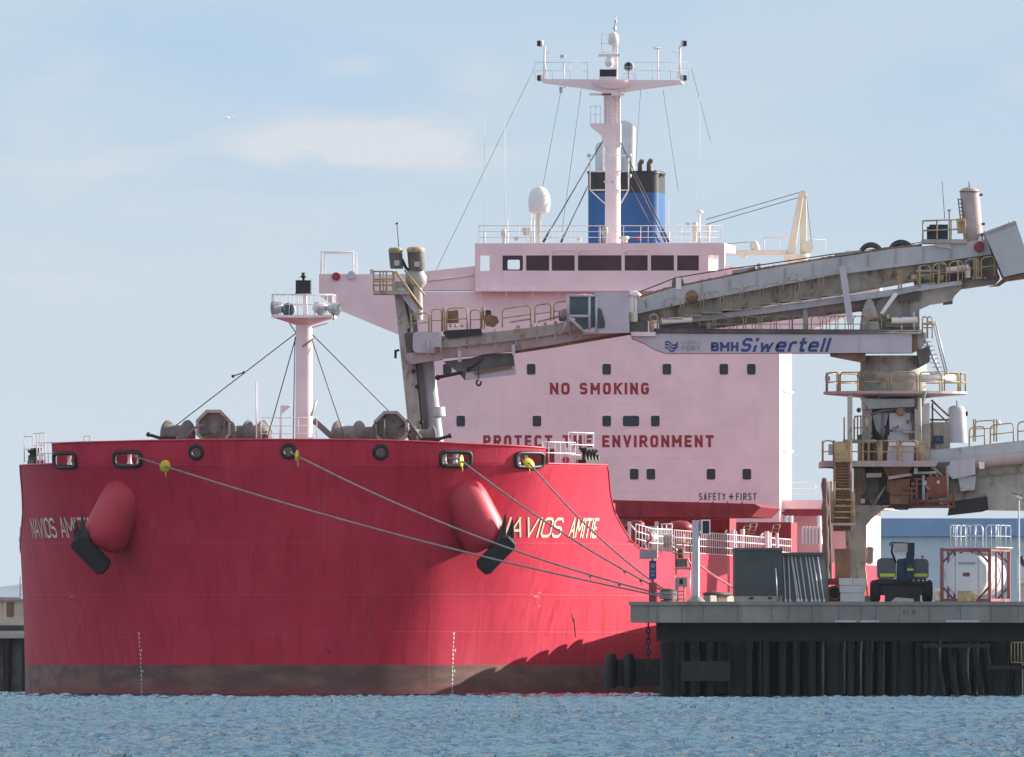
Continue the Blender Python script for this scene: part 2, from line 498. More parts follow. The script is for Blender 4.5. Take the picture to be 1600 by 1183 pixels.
GLYPH = {
    'N': (1, [[(0, 0), (0, 1), (1, 0), (1, 1)]]), 'O': (1, [[(.2, 0), (0, .16), (0, .84), (.2, 1), (.8, 1), (1, .84), (1, .16), (.8, 0), (.2, 0)]]),
    'S': (1, [[(1, .80), (.8, 1), (.2, 1), (0, .84), (0, .66), (.2, .52), (.8, .5), (1, .36), (1, .16), (.8, 0), (.2, 0), (0, .18)]]),
    'M': (1.2, [[(0, 0), (0, 1), (.5, .3), (1, 1), (1, 0)]]), 'K': (1, [[(0, 0), (0, 1)], [(1, 1), (.05, .42)], [(.36, .6), (1, 0)]]),
    'I': (.29, [[(.5, 0), (.5, 1)]]), 'G': (1, [[(1, .80), (.8, 1), (.2, 1), (0, .84), (0, .16), (.2, 0), (.8, 0), (1, .16), (1, .48), (.55, .48)]]),
    'P': (1, [[(0, 0), (0, 1), (.8, 1), (1, .86), (1, .6), (.8, .46), (.05, .46)]]),
    'R': (1, [[(0, 0), (0, 1), (.8, 1), (1, .86), (1, .6), (.8, .46), (.05, .46)], [(.5, .46), (1, 0)]]),
    'T': (1, [[(0, 1), (1, 1)], [(.5, 0), (.5, .98)]]), 'E': (.9, [[(1, 1), (0, 1), (0, 0), (1, 0)], [(.05, .5), (.85, .5)]]),
    'F': (.9, [[(1, 1), (0, 1), (0, 0)], [(.05, .5), (.85, .5)]]), 'C': (1, [[(1, .80), (.8, 1), (.2, 1), (0, .84), (0, .16), (.2, 0), (.8, 0), (1, .2)]]),
    'H': (1, [[(0, 0), (0, 1)], [(1, 0), (1, 1)], [(.05, .5), (.95, .5)]]), 'V': (1, [[(0, 1), (.5, 0), (1, 1)]]),
    'A': (1, [[(0, 0), (.5, 1), (1, 0)], [(.2, .32), (.8, .32)]]), 'Y': (1, [[(0, 1), (.5, .5), (1, 1)], [(.5, .52), (.5, 0)]]),
    'L': (.9, [[(0, 1), (0, 0), (1, 0)]]), '+': (.8, [[(0, .45), (1, .45)], [(.5, .1), (.5, .43)], [(.5, .47), (.5, .8)]]),
    'B': (1, [[(0, 0), (0, 1), (.75, 1), (.95, .86), (.95, .64), (.75, .52), (.05, .52)], [(.75, .52), (1, .38), (1, .14), (.8, 0), (.05, 0)]]),
    'i': (.25, [[(.5, 0), (.5, .48)], [(.5, .95), (.5, 1)]]), 'w': (1.35, [[(0, .7), (.25, 0), (.5, .6), (.75, 0), (1, .7)]]),
    'e': (1, [[(.05, .36), (1, .36), (1, .56), (.8, .7), (.2, .7), (0, .56), (0, .14), (.2, 0), (.95, 0)]]), 'r': (.7, [[(0, 0), (0, .7)], [(.05, .55), (.35, .7), (1, .7)]]),
    't': (.7, [[(.35, 1), (.35, .12), (.55, 0), (1, 0)], [(0, .7), (1, .7)]]), 'l': (.25, [[(.5, 0), (.5, 1)]]), '3': (.8, [[(0, 1), (1, 1), (.45, .55), (1, .4), (1, .12), (.8, 0), (0, 0)]]),
    '2': (.8, [[(0, .82), (.2, 1), (.8, 1), (1, .84), (1, .62), (0, 0), (1, 0)]]), '0': (.7, [[(0, 0), (0, 1), (1, 1), (1, 0), (0, 0)]]), '1': (.3, [[(.5, 0), (.5, 1)]]),
    '4': (.8, [[(.75, 0), (.75, 1), (0, .3), (1, .3)]]), '6': (.8, [[(1, 1), (.2, 1), (0, .8), (0, 0), (1, 0), (1, .5), (.05, .5)]]), '8': (.8, [[(0, 0), (0, 1), (1, 1), (1, 0), (0, 0)], [(.05, .5), (.95, .5)]]),
}


def text_outline(s, weight=0.15, shear=0.0, asp=None, gap=0.28):
    """painted stroke letters -> (verts a, b in the unit box plus a stroke number, faces); weight = stroke / cap height"""
    adv = [GLYPH[c][0] if c != ' ' else .75 for c in s]
    tot_gap = gap * (len(s) - 1)
    lw = .62 if asp is None else max(.12, (asp - abs(shear) - tot_gap - weight * 0) / sum(adv))
    V, Fc = [], []
    x = 0.0
    k = 0
    for c, ad in zip(s, adv):
        wd = ad * lw
        if c != ' ':
            for line in GLYPH[c][1]:
                P = [np.array((x + weight / 2 + px * max(wd - weight, 0.0) if ad > .3 else x + wd / 2, weight / 2 + pz * (1 - weight))) for px, pz in line]
                runs, cur = [], [P[0]]
                for i in range(1, len(P)):
                    cur.append(P[i])
                    if i < len(P) - 1:
                        d0, d1 = P[i] - P[i - 1], P[i + 1] - P[i]
                        if d0 @ d1 < -.2 * np.hypot(*d0) * np.hypot(*d1):
                            runs.append(cur)
                            cur = [P[i]]
                runs.append(cur)
                for P in runs:
                    closed = np.allclose(P[0], P[-1]) and len(P) > 2
                    n = len(P)
                    o = len(V)
                    for i in range(n):
                        a = P[i] - P[i - 1] if i > 0 else (P[0] - P[-2] if closed else P[1] - P[0])
                        b = P[i + 1] - P[i] if i < n - 1 else (P[1] - P[0] if closed else P[-1] - P[-2])
                        a, b = a / np.hypot(*a), b / np.hypot(*b)
                        na, nb = np.array((-a[1], a[0])), np.array((-b[1], b[0]))
                        m = na + nb
                        m = m / max(np.hypot(*m), 1e-6)
                        off = m * (weight / 2 / max(float(m @ na), .5))
                        e = np.zeros(2)
                        if not closed and i in (0, n - 1):
                            sg = -1 if i == 0 else 1
                            if abs(a[1]) > .45:                       # upright or slanting: a level cut at the full height
                                off = np.array((-math.copysign(weight / 2 / abs(a[1]) * (1 if abs(a[1]) > .98 else .9), a[1]), 0.0))
                                top = P[i][1] > 1 - weight or P[i][1] < weight
                                if top:
                                    e = a * sg * (weight / 2 / abs(a[1]))
                            else:
                                e = a * sg * weight / 2 if (P[i][0] - x < weight or P[i][0] - x > wd - weight) else e
                        V.append((*(P[i] + off + e), k)); V.append((*(P[i] - off + e), k))
                    for i in range(n - 1):
                        Fc.append([o + 2 * i, o + 2 * i + 1, o + 2 * i + 3, o + 2 * i + 2])
                    k += 1
                k -= 1
                k += 1
        x += wd + gap
    V = np.array(V)
    V[:, 0] += shear * V[:, 1]
    lo, hi = V[:, :2].min(0), V[:, :2].max(0)
    V[:, :2] = (V[:, :2] - lo) / (hi - lo)
    return V, Fc


def flat_text(s, x0, x1, z0, z1, y, weight=0.16, shear=0.0, gap=0.28, th=0.012):
    """letters filling the box x0..x1, z0..z1 on a plane facing -y"""
    vs, fs = text_outline(s, weight, shear, (x1 - x0) / (z1 - z0), gap)
    m = MB()
    m.add([(x0 + (x1 - x0) * a, y - th - .0025 * (q % 4), z0 + (z1 - z0) * b) for a, b, q in vs], fs)
    return m


# photo pixel + depth -> world
def WP(px, py, Y):
    return Vector(((px - 800) * Y / F, Y, H0 + (YH - py) * Y / F))


def rrect(x0, x1, z0, z1, r, n=4):
    out = []
    for (cx, cz, a0) in ((x1 - r, z1 - r, 0), (x0 + r, z1 - r, 90), (x0 + r, z0 + r, 180), (x1 - r, z0 + r, 270)):
        for i in range(n + 1):
            a = R(a0 + 90 * i / n)
            out.append((cx + r * math.cos(a), cz + r * math.sin(a)))
    return out


# ------------------------------------------------------------------ water
def make_water():
    N, L = 512, 64.0
    rng = np.random.default_rng(5)
    kx = np.fft.fftfreq(N, L / N) * 2 * np.pi
    KX, KY = np.meshgrid(kx, kx, indexing='ij')
    K = np.sqrt(KX ** 2 + KY ** 2)
    K[0, 0] = 1e9
    ang = np.arctan2(KY, KX)
    spread = 0.22 + np.cos(ang - R(108)) ** 2
    amp = K ** -1.5 * np.exp(-(4.8 / K) ** 2) * np.exp(-(K / 24.0) ** 2) * spread
    spec = amp * (rng.normal(size=(N, N)) + 1j * rng.normal(size=(N, N)))
    h = np.real(np.fft.ifft2(spec))
    h = h / h.std()
    h = (h + 0.07 * (h * h - 1)) * 0.052
    nx, Y = 430, np.concatenate([np.arange(380, 700, 0.36), np.arange(700, 1062, 0.5)])
    u = np.linspace(-1, 1, nx)
    hw = 15 + Y * 0.028
    X = u[None, :] * hw[:, None]
    YY = np.repeat(Y[:, None], nx, 1)
    gx, gy = (X / L % 1) * N, (YY / L % 1) * N
    i0, j0 = np.floor(gx).astype(int) % N, np.floor(gy).astype(int) % N
    fx, fy = gx - np.floor(gx), gy - np.floor(gy)
    i1, j1 = (i0 + 1) % N, (j0 + 1) % N
    Z = h[i0, j0] * (1 - fx) * (1 - fy) + h[i1, j0] * fx * (1 - fy) + h[i0, j1] * (1 - fx) * fy + h[i1, j1] * fx * fy
    # broad gusty patches
    Z = Z * (0.85 + 0.25 * np.sin(X * 0.21 + YY * 0.033) * np.sin(YY * 0.051 - X * 0.07 + 1.3))
    co = np.stack([X, YY, Z], -1).reshape(-1, 3).astype(np.float32)
    ny = len(Y)
    idx = np.arange(nx * ny).reshape(ny, nx)
    q = np.stack([idx[:-1, :-1], idx[:-1, 1:], idx[1:, 1:], idx[1:, :-1]], -1).reshape(-1, 4)
    # calm sheet beyond, 0.3 m lower so that the two never meet
    far = np.array([(-15000, -800, -0.3), (15000, -800, -0.3), (15000, 30000, -0.3), (-15000, 30000, -0.3)], np.float32)
    base = len(co)
    co = np.concatenate([co, far])
    q = np.concatenate([q, [[base, base + 1, base + 2, base + 3]]]).astype(np.int32)
    me = bpy.data.meshes.new('water')
    me.vertices.add(len(co))
    me.vertices.foreach_set('co', co.ravel())
    me.loops.add(len(q) * 4)
    me.loops.foreach_set('vertex_index', q.ravel())
    me.polygons.add(len(q))
    me.polygons.foreach_set('loop_start', np.arange(0, len(q) * 4, 4, dtype=np.int32))
    me.polygons.foreach_set('use_smooth', np.ones(len(q), bool))
    me.update(calc_edges=True)
    m = bpy.data.materials.new('sea_water')
    m.use_nodes = True
    t = NT(m.node_tree)
    m.node_tree.nodes.clear()
    tcn = t.n('ShaderNodeTexCoord')
    ob = tcn.outputs['Object']
    n1 = t.noise(t.mapping(ob, (.05, .02, 1)), 1.0, 4)
    bp = t.n('ShaderNodeBump')
    bp.inputs['Strength'].default_value = 1.0
    bp.inputs['Distance'].default_value = 0.05
    t.l(t.noise(t.mapping(ob, (1, .8, 1)), 3.6, 4, 0.62), bp.inputs['Height'])
    df = t.n('ShaderNodeBsdfDiffuse')
    t.l(t.mix(n1, c4((0.006, 0.034, 0.050)), c4((0.010, 0.048, 0.066))), df.inputs['Color'])
    gl_ = t.n('ShaderNodeBsdfGlossy')
    gl_.inputs['Color'].default_value = (0.575, 0.695, 0.765, 1)
    gl_.inputs['Roughness'].default_value = 0.1
    fr_ = t.n('ShaderNodeFresnel')
    fr_.inputs['IOR'].default_value = 1.333
    for nd in (df, gl_, fr_):
        t.l(bp.outputs[0], nd.inputs['Normal'])
    ms = t.n('ShaderNodeMixShader')
    t.l(t.math('MULTIPLY', fr_.outputs[0], 0.85), ms.inputs[0])
    t.l(df.outputs[0], ms.inputs[1])
    t.l(gl_.outputs[0], ms.inputs[2])
    om = t.n('ShaderNodeOutputMaterial')
    t.l(ms.outputs[0], om.inputs['Surface'])
    me.materials.append(m)
    o = bpy.data.objects.new('water', me)
    col.objects.link(o)
    tag(o, kind='structure')


make_water()

# ------------------------------------------------------------------ the ship's frame
TH = math.asin(15.77 / 195.0)
CT, ST = math.cos(TH), math.sin(TH)
SX, SY = -10.77, 1000.0
ship = thing('bulk_carrier', 'huge red hulled bulk carrier with pale bridge tower moored bow first at the wharf', 'ship', (SX, SY, 0), -TH)


def SP(px, py, s):
    """photo pixel at distance s behind the stem -> ship coordinates (athwart, aft, up)"""
    q = (px - 800) / F
    t = (q * (SY + s * CT) - SX - s * ST) / (CT + q * ST)
    Y = SY + s * CT - t * ST
    return Vector((t, s, H0 + (YH - py) * Y / F))


def ship_to_world(p):
    return Vector((SX + p[0] * CT + p[1] * ST, SY + p[1] * CT - p[0] * ST, p[2]))


def proj(p):
    W = ship_to_world(p)
    return 800 + F * W.x / W.y, YH - F * (W.z - H0) / W.y


def catmull(P, n=24):
    P = np.array(P, float)
    P = np.vstack([2 * P[0] - P[1], P, 2 * P[-1] - P[-2]])
    out = []
    for i in range(1, len(P) - 2):
        for j in range(n):
            a = j / n
            out.append(0.5 * ((2 * P[i]) + (-P[i - 1] + P[i + 1]) * a + (2 * P[i - 1] - 5 * P[i] + 4 * P[i + 1] - P[i + 2]) * a ** 2
                              + (-P[i - 1] + 3 * P[i] - 3 * P[i + 1] + P[i + 2]) * a ** 3))
    out.append(P[-2])
    out = np.array(out)
    d = np.concatenate([[0], np.cumsum(np.hypot(*np.diff(out, axis=0).T))])
    return d / d[-1], out, d[-1]


TOP = catmull([(0, 0), (.10, 2.4), (.42, 4.8), (1.9, 8.0), (5.6, 11.85), (13.6, 14.4), (22, 15.5), (36, 16.13)])
BOT = catmull([(1.1, 0), (1.75, 3), (3.5, 6), (5.5, 7.9), (10, 10.8), (16, 13.3), (24, 15.2), (38, 16.13)])


def curve_at(C, u):
    return float(np.interp(u, C[0], C[1][:, 0])), float(np.interp(u, C[0], C[1][:, 1]))


def hull_pt(u, z, side=1):
    """u 0..1 stem to shoulder, 1..2 straight side, 2..3 stern"""
    if u <= 1:
        a, b = curve_at(TOP, u), curve_at(BOT, u)
        k = max(0.0, z / 11.2)
        wgt = k ** 1.6 if k <= 1 else 1 + (k - 1) * 0.55
        s, t = b[0] + (a[0] - b[0]) * wgt, b[1] + (a[1] - b[1]) * wgt
        if z < 0:
            s, t = b
    elif u <= 2:
        s, t = 38 + (198 - 38) * (u - 1), 16.13
    else:
        f = u - 2
        s, t = 198 + 20 * f, 16.13 - 4.5 * f * f
    return Vector((side * t, s, z))


def s_top(u):
    return hull_pt(u, 11.2)[1]


PROFILE = [(5.76, 11.2), (13.5, 11.2), (13.9, 10.6), (14.5, 9.7), (15.4, 8.9), (16.8, 8.25), (18.6, 7.6), (21, 7.2), (25, 7.08), (300, 7.05)]
BULWARK = {1: [(0, 12.31), (.5, 12.25), (2, 12.13), (5.74, 11.95)], -1: [(0, 12.31), (.5, 12.29), (2, 12.25), (5.74, 12.18)]}


def ztop(s, side=1):
    P = BULWARK[side] if s < 5.75 else PROFILE
    return float(np.interp(s, [p[0] for p in P], [p[1] for p in P]))


def find_u(px, z, side=1):
    us = np.linspace(0.0, 1.0, 900)
    xs = [proj(hull_pt(u, z, side))[0] for u in us]
    if side < 0:
        return float(np.interp(-px, [-x for x in xs], us)) if xs[0] > xs[-1] else 0
    n = int(np.argmax(xs)) + 1
    return float(np.interp(px, xs[:n], us[:n]))


def find_u_t(t, z):
    us = np.linspace(0, 1, 900)
    return float(np.interp(t, [hull_pt(u, z)[0] for u in us], us))


def hull_normal(u, z, side=1):
    e = 0.004
    a, b = hull_pt(u + e, z, side), hull_pt(max(0, u - e), z, side)
    c, d = hull_pt(u, z + .1, side), hull_pt(u, z - .1, side)
    n = (a - b).cross(c - d).normalized()
    if n.y > 0 or (abs(n.y) < .02 and n.x * side < 0):
        n = -n
    return n


# fairlead openings: (photo x on the port/right half or mirrored, z, half width, half height, round?)
CHOCKS = []       # side, u, z, hw, hh, round
for (px, z, hw, hh, rd) in ((451, 11.76, .30, .30, 1), (595, 11.72, .30, .30, 1), (712, 11.40, .82, .34, 0), (828, 11.37, 1.0, .34, 0)):
    u = find_u(px, z, 1)
    CHOCKS.append((1, u, z, hw, hh, rd))
    if px > 460:
        CHOCKS.append((-1, u, z, hw, hh, rd))


def arc_table(z):
    us = np.linspace(0, 1, 1200)
    P = np.array([hull_pt(u, z)[:2] for u in us])
    return us, np.concatenate([[0], np.cumsum(np.hypot(*np.diff(P, axis=0).T))])


ARC_U, ARC_D = arc_table(11.5)


def arc(u):
    return float(np.interp(u, ARC_U, ARC_D))


def inside_rr(x, z, hw, hh, rd):
    if rd:
        return x * x + z * z < hw * hw
    r = min(hw, hh) * 0.8
    qx, qz = max(abs(x) - (hw - r), 0), max(abs(z) - (hh - r), 0)
    return abs(x) < hw and abs(z) < hh and qx * qx + qz * qz < r * r


def make_hull():
    us = [float(np.interp(d, ARC_D, ARC_U)) for d in np.arange(0, ARC_D[-1], 0.11)]
    # columns exactly at the bulwark's end
    tab = np.linspace(0, 1, 1500)
    st = [s_top(u) for u in tab]
    for s in (5.74, 5.76):
        us.append(float(np.interp(s, st, tab)))
    us = sorted(set(us)) + [1.0, 1.05, 1.15, 1.3, 1.5, 1.7, 1.9, 2.0, 2.2, 2.5, 2.75, 3.0]
    zs = [-1.2, -0.4] + list(np.arange(0, 11.0, 0.22)) + list(np.arange(11.0, 12.55, 0.075))
    m = MB()
    for side in (1, -1):
        V = [[None] * len(zs) for _ in us]
        vs = []
        for i, u in enumerate(us):
            s = s_top(u) if u <= 1 else hull_pt(u, 0)[1]
            zt = ztop(s, side)
            for j, z in enumerate(zs):
                V[i][j] = len(vs)
                vs.append(hull_pt(u, min(z, zt), side))
        fs = []
        mine = [c for c in CHOCKS if c[0] == side or c[1] < 0.06]
        for i in range(len(us) - 1):
            for j in range(len(zs) - 1):
                q = (V[i][j], V[i + 1][j], V[i + 1][j + 1], V[i][j + 1])
                if vs[q[3]].z - vs[q[0]].z < 1e-4 and vs[q[2]].z - vs[q[1]].z < 1e-4:
                    continue
                if zs[j] > 10.8 and us[i] < 1:
                    zc = (zs[j] + zs[j + 1]) / 2
                    ac = arc((us[i] + us[i + 1]) / 2)
                    if any(inside_rr(ac * (1 if side == c[0] else -1) - arc(c[1]), zc - c[2], c[3], c[4], c[5]) for c in mine):
                        continue
                fs.append(q if side > 0 else q[::-1])
        m.add(vs, fs, True)
    # transom
    a, b = hull_pt(3.0, -1.2), hull_pt(3.0, 7.05)
    m.add([(-a.x, a.y, a.z), a, b, (-b.x, b.y, b.z)], [(0, 1, 2, 3)])
    h = m.build('hull', 'hull', ship)
    # decks
    d = MB()
    P = [hull_pt(u, 11.15) for u in us if u <= 1 and s_top(u) <= 14.2]
    for a, b in zip(P, P[1:]):
        d.add([(-a.x, a.y, 11.15), (a.x, a.y, 11.15), (b.x, b.y, 11.15), (-b.x, b.y, 11.15)], [(0, 1, 2, 3)])
    e = P[-1]
    d.add([(-e.x * .99, e.y, 11.15), (e.x * .99, e.y, 11.15), (12.6, e.y, 7.0), (-12.6, e.y, 7.0)], [(0, 1, 2, 3)])
    P = [hull_pt(u, 7.0) for u in us if (u > 1 or s_top(u) > 12)]
    for a, b in zip(P, P[1:]):
        d.add([(-a.x + .02, a.y, 7.0), (a.x - .02, a.y, 7.0), (b.x - .02, b.y, 7.0), (-b.x + .02, b.y, 7.0)], [(0, 1, 2, 3)])
    d.build('deck', 'red', ship)
    # rounded rim along the bulwark and the main deck edge
    for (lo, hi) in ((0.0, 5.74), (5.77, 26)):
        for side in ((1,) if lo == 0 else (1, -1)):
            pts = []
            uu = [u for u in us if u <= 1 and lo <= s_top(u) <= hi]
            pts = [hull_pt(u, ztop(s_top(u), side), 1) for u in uu]
            if lo == 0:
                pts = [hull_pt(u, ztop(s_top(u), -1), -1) for u in reversed(uu)] + pts
            elif side < 0:
                pts = [Vector((-p.x, p.y, p.z)) for p in pts]
            MB().tube(pts[::3] + [pts[-1]], 0.05, 6).build('gunwale', 'bolster', ship)
    return us


HULL_US = make_hull()

# fairlead rims: each a thick dark ring set into the bulwark, with the rollers one sees in it
for (side, u, z, hw, hh, rd) in CHOCKS:
    m = MB()
    r = 0.0
    ring = []
    n = 32
    base = arc(u)
    for i in range(n):
        a = 2 * math.pi * i / n
        if rd:
            x, zz = hw * math.cos(a), hh * math.sin(a)
        else:
            ca, sa = math.cos(a), math.sin(a)
            ex = 0.42
            x = hw * math.copysign(abs(ca) ** ex, ca)
            zz = hh * math.copysign(abs(sa) ** ex, sa)
        d = base + x
        sd = side
        if d < 0:
            d, sd = -d, -side
        uu = float(np.interp(d, ARC_D, ARC_U))
        p = hull_pt(uu, z + zz, sd)
        p = p + hull_normal(max(uu, .004), z, sd) * 0.03
        ring.append(p)
    m.tube(ring, 0.105, 8, closed=True)
    o = m.build('fairlead', 'black', ship)
    if not rd:
        k = MB()
        nn = hull_normal(u, z, side)
        c = hull_pt(u, z, side) - nn * 0.45
        for q in (-.35, .25):
            tdir = Vector((0, 0, 1)).cross(nn).normalized()
            p = c + tdir * q * side
            k.lathe(p - Vector((0, 0, .42)), p + Vector((0, 0, .3)), [(.12, 0), (.12, .3), (.09, .35), (.09, .8), (.15, .85), (.15, 1)], 10)
        k.build('roller', 'white', o)

# ship's name on both bows, wrapped on the plating
zlo, zhi = 7.65, 8.62
tu, td = arc_table(8.1)
d0 = float(np.interp(find_u(768, 8.1), tu, td))
d1 = float(np.interp(find_u(934, 8.1), tu, td))
for side in (1, -1):
    for word, f0, f1 in (('NAVIOS', 0.0, .57), ('AMITIE', .635, 1.0)):
        if side < 0:
            f0, f1 = ({'NAVIOS': (1.0, .475), 'AMITIE': (.41, 0.0)})[word]
        vs, fs = text_outline(word, 0.132, 0.22 if side > 0 else -.05, abs(d1 - d0) * abs(f1 - f0) / (zhi - zlo), .10)
        v3 = []
        for a, b, q in vs:
            d = d0 + (d1 - d0) * (f0 + (f1 - f0) * a)
            zz = zlo + (zhi - zlo) * b
            u = float(np.interp(d, td, tu))
            v3.append(hull_pt(u, zz, side) + hull_normal(u, zz, side) * (0.03 + .003 * (q % 4)))
        MB().add(v3, fs).build('ship_name', 'cream', ship)

# draft figures and small bow marks
for side in (1, -1):
    m = MB()
    u = find_u(708, 1.5)
    zz = 0.25
    figs = ['0', '2', '4', '6', '8', '12', '2', '4', '6', '8', '11', '2', '4', '6', '8', '10']
    for i, f in enumerate(figs[:15]):
        z0 = 0.12 + i * 0.2
        tv, tf = text_outline(f, 0.2, 0, .8)
        big = len(f) > 1
        wd = 0.22 if big else 0.1
        P = hull_pt(u, z0, side)
        n = hull_normal(u, z0, side)
        tdir = Vector((0, 0, 1)).cross(-n).normalized()
        m.add([P + n * .02 + tdir * (a * wd - (wd - .085)) * 1.0 + Vector((0, 0, b * 0.125)) for a, b, q in tv], tf)
    m.build('draft_mark', 'white', ship)
    m = MB()
    uz = find_u(842, 4.4)
    for (q, z0, wd, hg) in ((-.1, 4.95, .42, .05), (.12, 4.75, .5, .16), (-.1, 4.3, .12, .42), (0.02, 4.3, .1, .05), (.02, 4.66, .1, .05)):
        P = hull_pt(uz, z0, side)
        n = hull_normal(uz, z0, side)
        tdir = Vector((0, 0, 1)).cross(-n).normalized()
        m.add([P + n * .02 + tdir * (q * side + a * wd) + Vector((0, 0, b * hg)) for a, b in ((0, 0), (1, 0), (1, 1), (0, 1))], [(0, 1, 2, 3)])
    m.build('hull_mark', 'bolster', ship)

# dark scrapes in the topside paint
for (pts, side) in ((((506, 1004), (516, 1022)), 1), (((524, 996), (530, 1008)), 1), (((893, 958), (896, 972)), 1), (((897, 966), (899, 995)), 1)):
    q = []
    for px, py in pts:
        z = H0 + (YH - py) * 1004 / F
        u = find_u(px, z)
        q.append(hull_pt(u, z) + hull_normal(u, z) * .012)
    MB().tube(q, .018, 5).build('hull_scuff', 'darktext', ship)

# anchors in their bolsters
for side in (1, -1):
    uA = find_u(728, 9.6)
    A = hull_pt(uA, 9.65, side) - hull_normal(uA, 9.65, side) * 0.45
    uB = find_u(740, 7.6)
    nB = hull_normal(uB, 7.6, side)
    B = hull_pt(uB, 7.75, side) + nB * 0.75 + Vector((0.12 * side, 0, 0))
    ax = B - A
    L = ax.length
    prof = [(0.12, -.30), (.55, -.25), (.86, -.13), (1.04, 0.02), (1.12, .2), (1.14, .75), (1.1, .95), (.98, 1.08), (.7, 1.14)]
    b = MB().lathe(A, B, prof, 32)
    bo = b.build('anchor_bolster', 'bolster', ship)
    anc = MB()
    d = ax.normalized()
    # crown: a heavy bevelled slab lying across the mouth of the bolster
    cx, cy = (775, 866) if side > 0 else (138, 860)
    C = SP(775, 866, B.y - .75)
    C = Vector((side * C.x, C.y, C.z))
    lx = Vector((-0.70 * side, 0, -0.71)).normalized()
    ly = Vector((0.18 * side, -0.97, -.15)).normalized()
    ly = (ly - lx * ly.dot(lx)).normalized()
    lz = lx.cross(ly)
    rot = Matrix((lx, ly, lz)).transposed()
    prof = [(-1.05, -.30), (-.85, -.44), (.85, -.44), (1.05, -.3), (1.08, .2), (.9, .42), (-.9, .42), (-1.08, .2)]
    vs_ = []
    for yy, sc in ((-.34, .93), (-.22, 1), (.22, 1), (.34, .93)):
        for (a, c) in prof:
            vs_.append(C + rot @ Vector((a * sc, yy, c * sc)))
    fsx = [list(range(8)), list(range(31, 23, -1))]
    for k in range(3):
        for i in range(8):
            fsx.append((k * 8 + i, (k + 1) * 8 + i, (k + 1) * 8 + (i + 1) % 8, k * 8 + (i + 1) % 8))
    anc.add(vs_, fsx)
    ao = anc.build('anchor', 'anchor', ship)
    # flukes pointing up beside the bolster, shank into the pipe
    for (bx, by, tx, ty, so_) in ((783, 846, 790, 803, -.1), (796, 842, 801, 812, .25)):
        P0, P1 = SP(bx, by, C.y + so_ - .1), SP(tx, ty, C.y + so_ + .25)
        P0.x *= side; P1.x *= side
        k = MB()
        e = Vector((.24 * side, 0, .05)); g = Vector((0, .16, 0))
        k.add([P0 - e - g, P0 + e - g, P0 + e + g, P0 - e + g, P1 - e * .12, P1 + e * .12], [(0, 1, 5, 4), (1, 2, 5), (2, 3, 4, 5), (3, 0, 4), (0, 3, 2, 1)])
        k.build('fluke', 'anchor', ao)
    MB().cyl(C, A.lerp(B, .7), .22, .2, 10).build('shank', 'anchor', ao)

# ------------------------------------------------------------------ forecastle fittings
# foremast
S_FM = 8.6
fb = SP(475, 700, S_FM)
ft = SP(475, 497, S_FM)
fm = MB().lathe((fb.x, S_FM, 11.1), (fb.x, S_FM, SP(475, 507, S_FM).z), [(.44, 0), (.42, .25), (.40, 1)], 20)
fm = fm.build('foremast', 'mastpaint', ship)
c = Vector((fb.x, S_FM, ft.z))
pl = MB()
pl.lathe(c + Vector((0, 0, -.34)), c + Vector((0, 0, -.02)), [(.42, 0), (1.45, 1)], 8, phase=R(22.5), smooth=False)
pl.box((c.x - 1.48, S_FM - 1.1, c.z), (c.x + 1.48, S_FM + 1.1, c.z + .13))
pl.build('platform', 'mastpaint', fm)
x0, x1, y0, y1 = c.x - 1.45, c.x + 1.45, S_FM - 1.05, S_FM + 1.05
MB().rail([(x0, y0, c.z + .13), (x1, y0, c.z + .13), (x1, y1, c.z + .13), (x0, y1, c.z + .13)], 1.0, .42, (1.0, .52), .022, closed=True).build('railing', 'white', fm)
MB().cyl((c.x + .05, S_FM, c.z + .1), (c.x + .05, S_FM, SP(475, 457, S_FM).z), .11, .1, 10).build('top_post', 'mastpaint', fm)
zb, zt = SP(475, 458, S_FM).z, SP(475, 438, S_FM).z
ls = MB()
for (a, b2) in (((-.36, -.2), (.36, -.17)), ((-.36, -.17), (-.33, .3)), ((.33, -.17), (.36, .3))):
    ls.box((c.x + a[0] - .03, S_FM + a[1], zb), (c.x + b2[0] - .03, S_FM + b2[1], zt))
ls.box((c.x - .42, S_FM - .22, zb - .05), (c.x + .36, S_FM + .32, zb))
ls.build('light_screen', 'black', fm)
MB().lathe((c.x - .03, S_FM, zt), (c.x - .03, S_FM, SP(475, 426, S_FM).z), [(.06, 0), (.06, .3), (.14, .35), (.14, .6), (.07, .65), (.1, .9), (.1, 1)], 10).build('mast_light', 'black', fm)
MB().rail([(c.x - .3, S_FM + .32, zt - .05), (c.x + .34, S_FM + .32, zt - .05)], .22, .3, (1.,), .012).build('lamp_guard', 'white', fm)
for (px, py, ang, dn) in ((434, 481, -70, .0), (453, 484, -12, .0), (498, 481, 150, -.1), (521, 482, 75, -.2)):
    P = SP(px, py, S_FM - .7)
    d = Vector((math.sin(R(ang)), -math.cos(R(ang)), dn)).normalized()
    k = MB().lathe(P - d * .28, P + d * .28, [(.12, 0), (.26, .2), (.30, .6), (.33, 1)], 18)
    k.lathe(P + d * .28, P + d * .24, [(.33, 0), (.3, .3), (.05, 1)], 18, 1)
    k.tube([P - Vector((0, 0, .3)), P - Vector((0, 0, .55))], .05)
    k.build('floodlight', ['galv', 'glass'], fm)
stay = lambda p0, p1, r=.02: MB().tube([p0, p1], r, 5)
for (a, b2, ds) in (((462, 521), (272, 667), 2.5), ((463, 524), (416, 690), -1), ((484, 521), (541, 690), -1), ((486, 521), (615, 650), 2.5), ((461, 527), (458, 690), 3), ((452, 505), (463, 521), 0)):
    stay(SP(*a, S_FM), SP(*b2, S_FM + ds), .027).build('stay_wire', 'wire', fm)
k = MB()
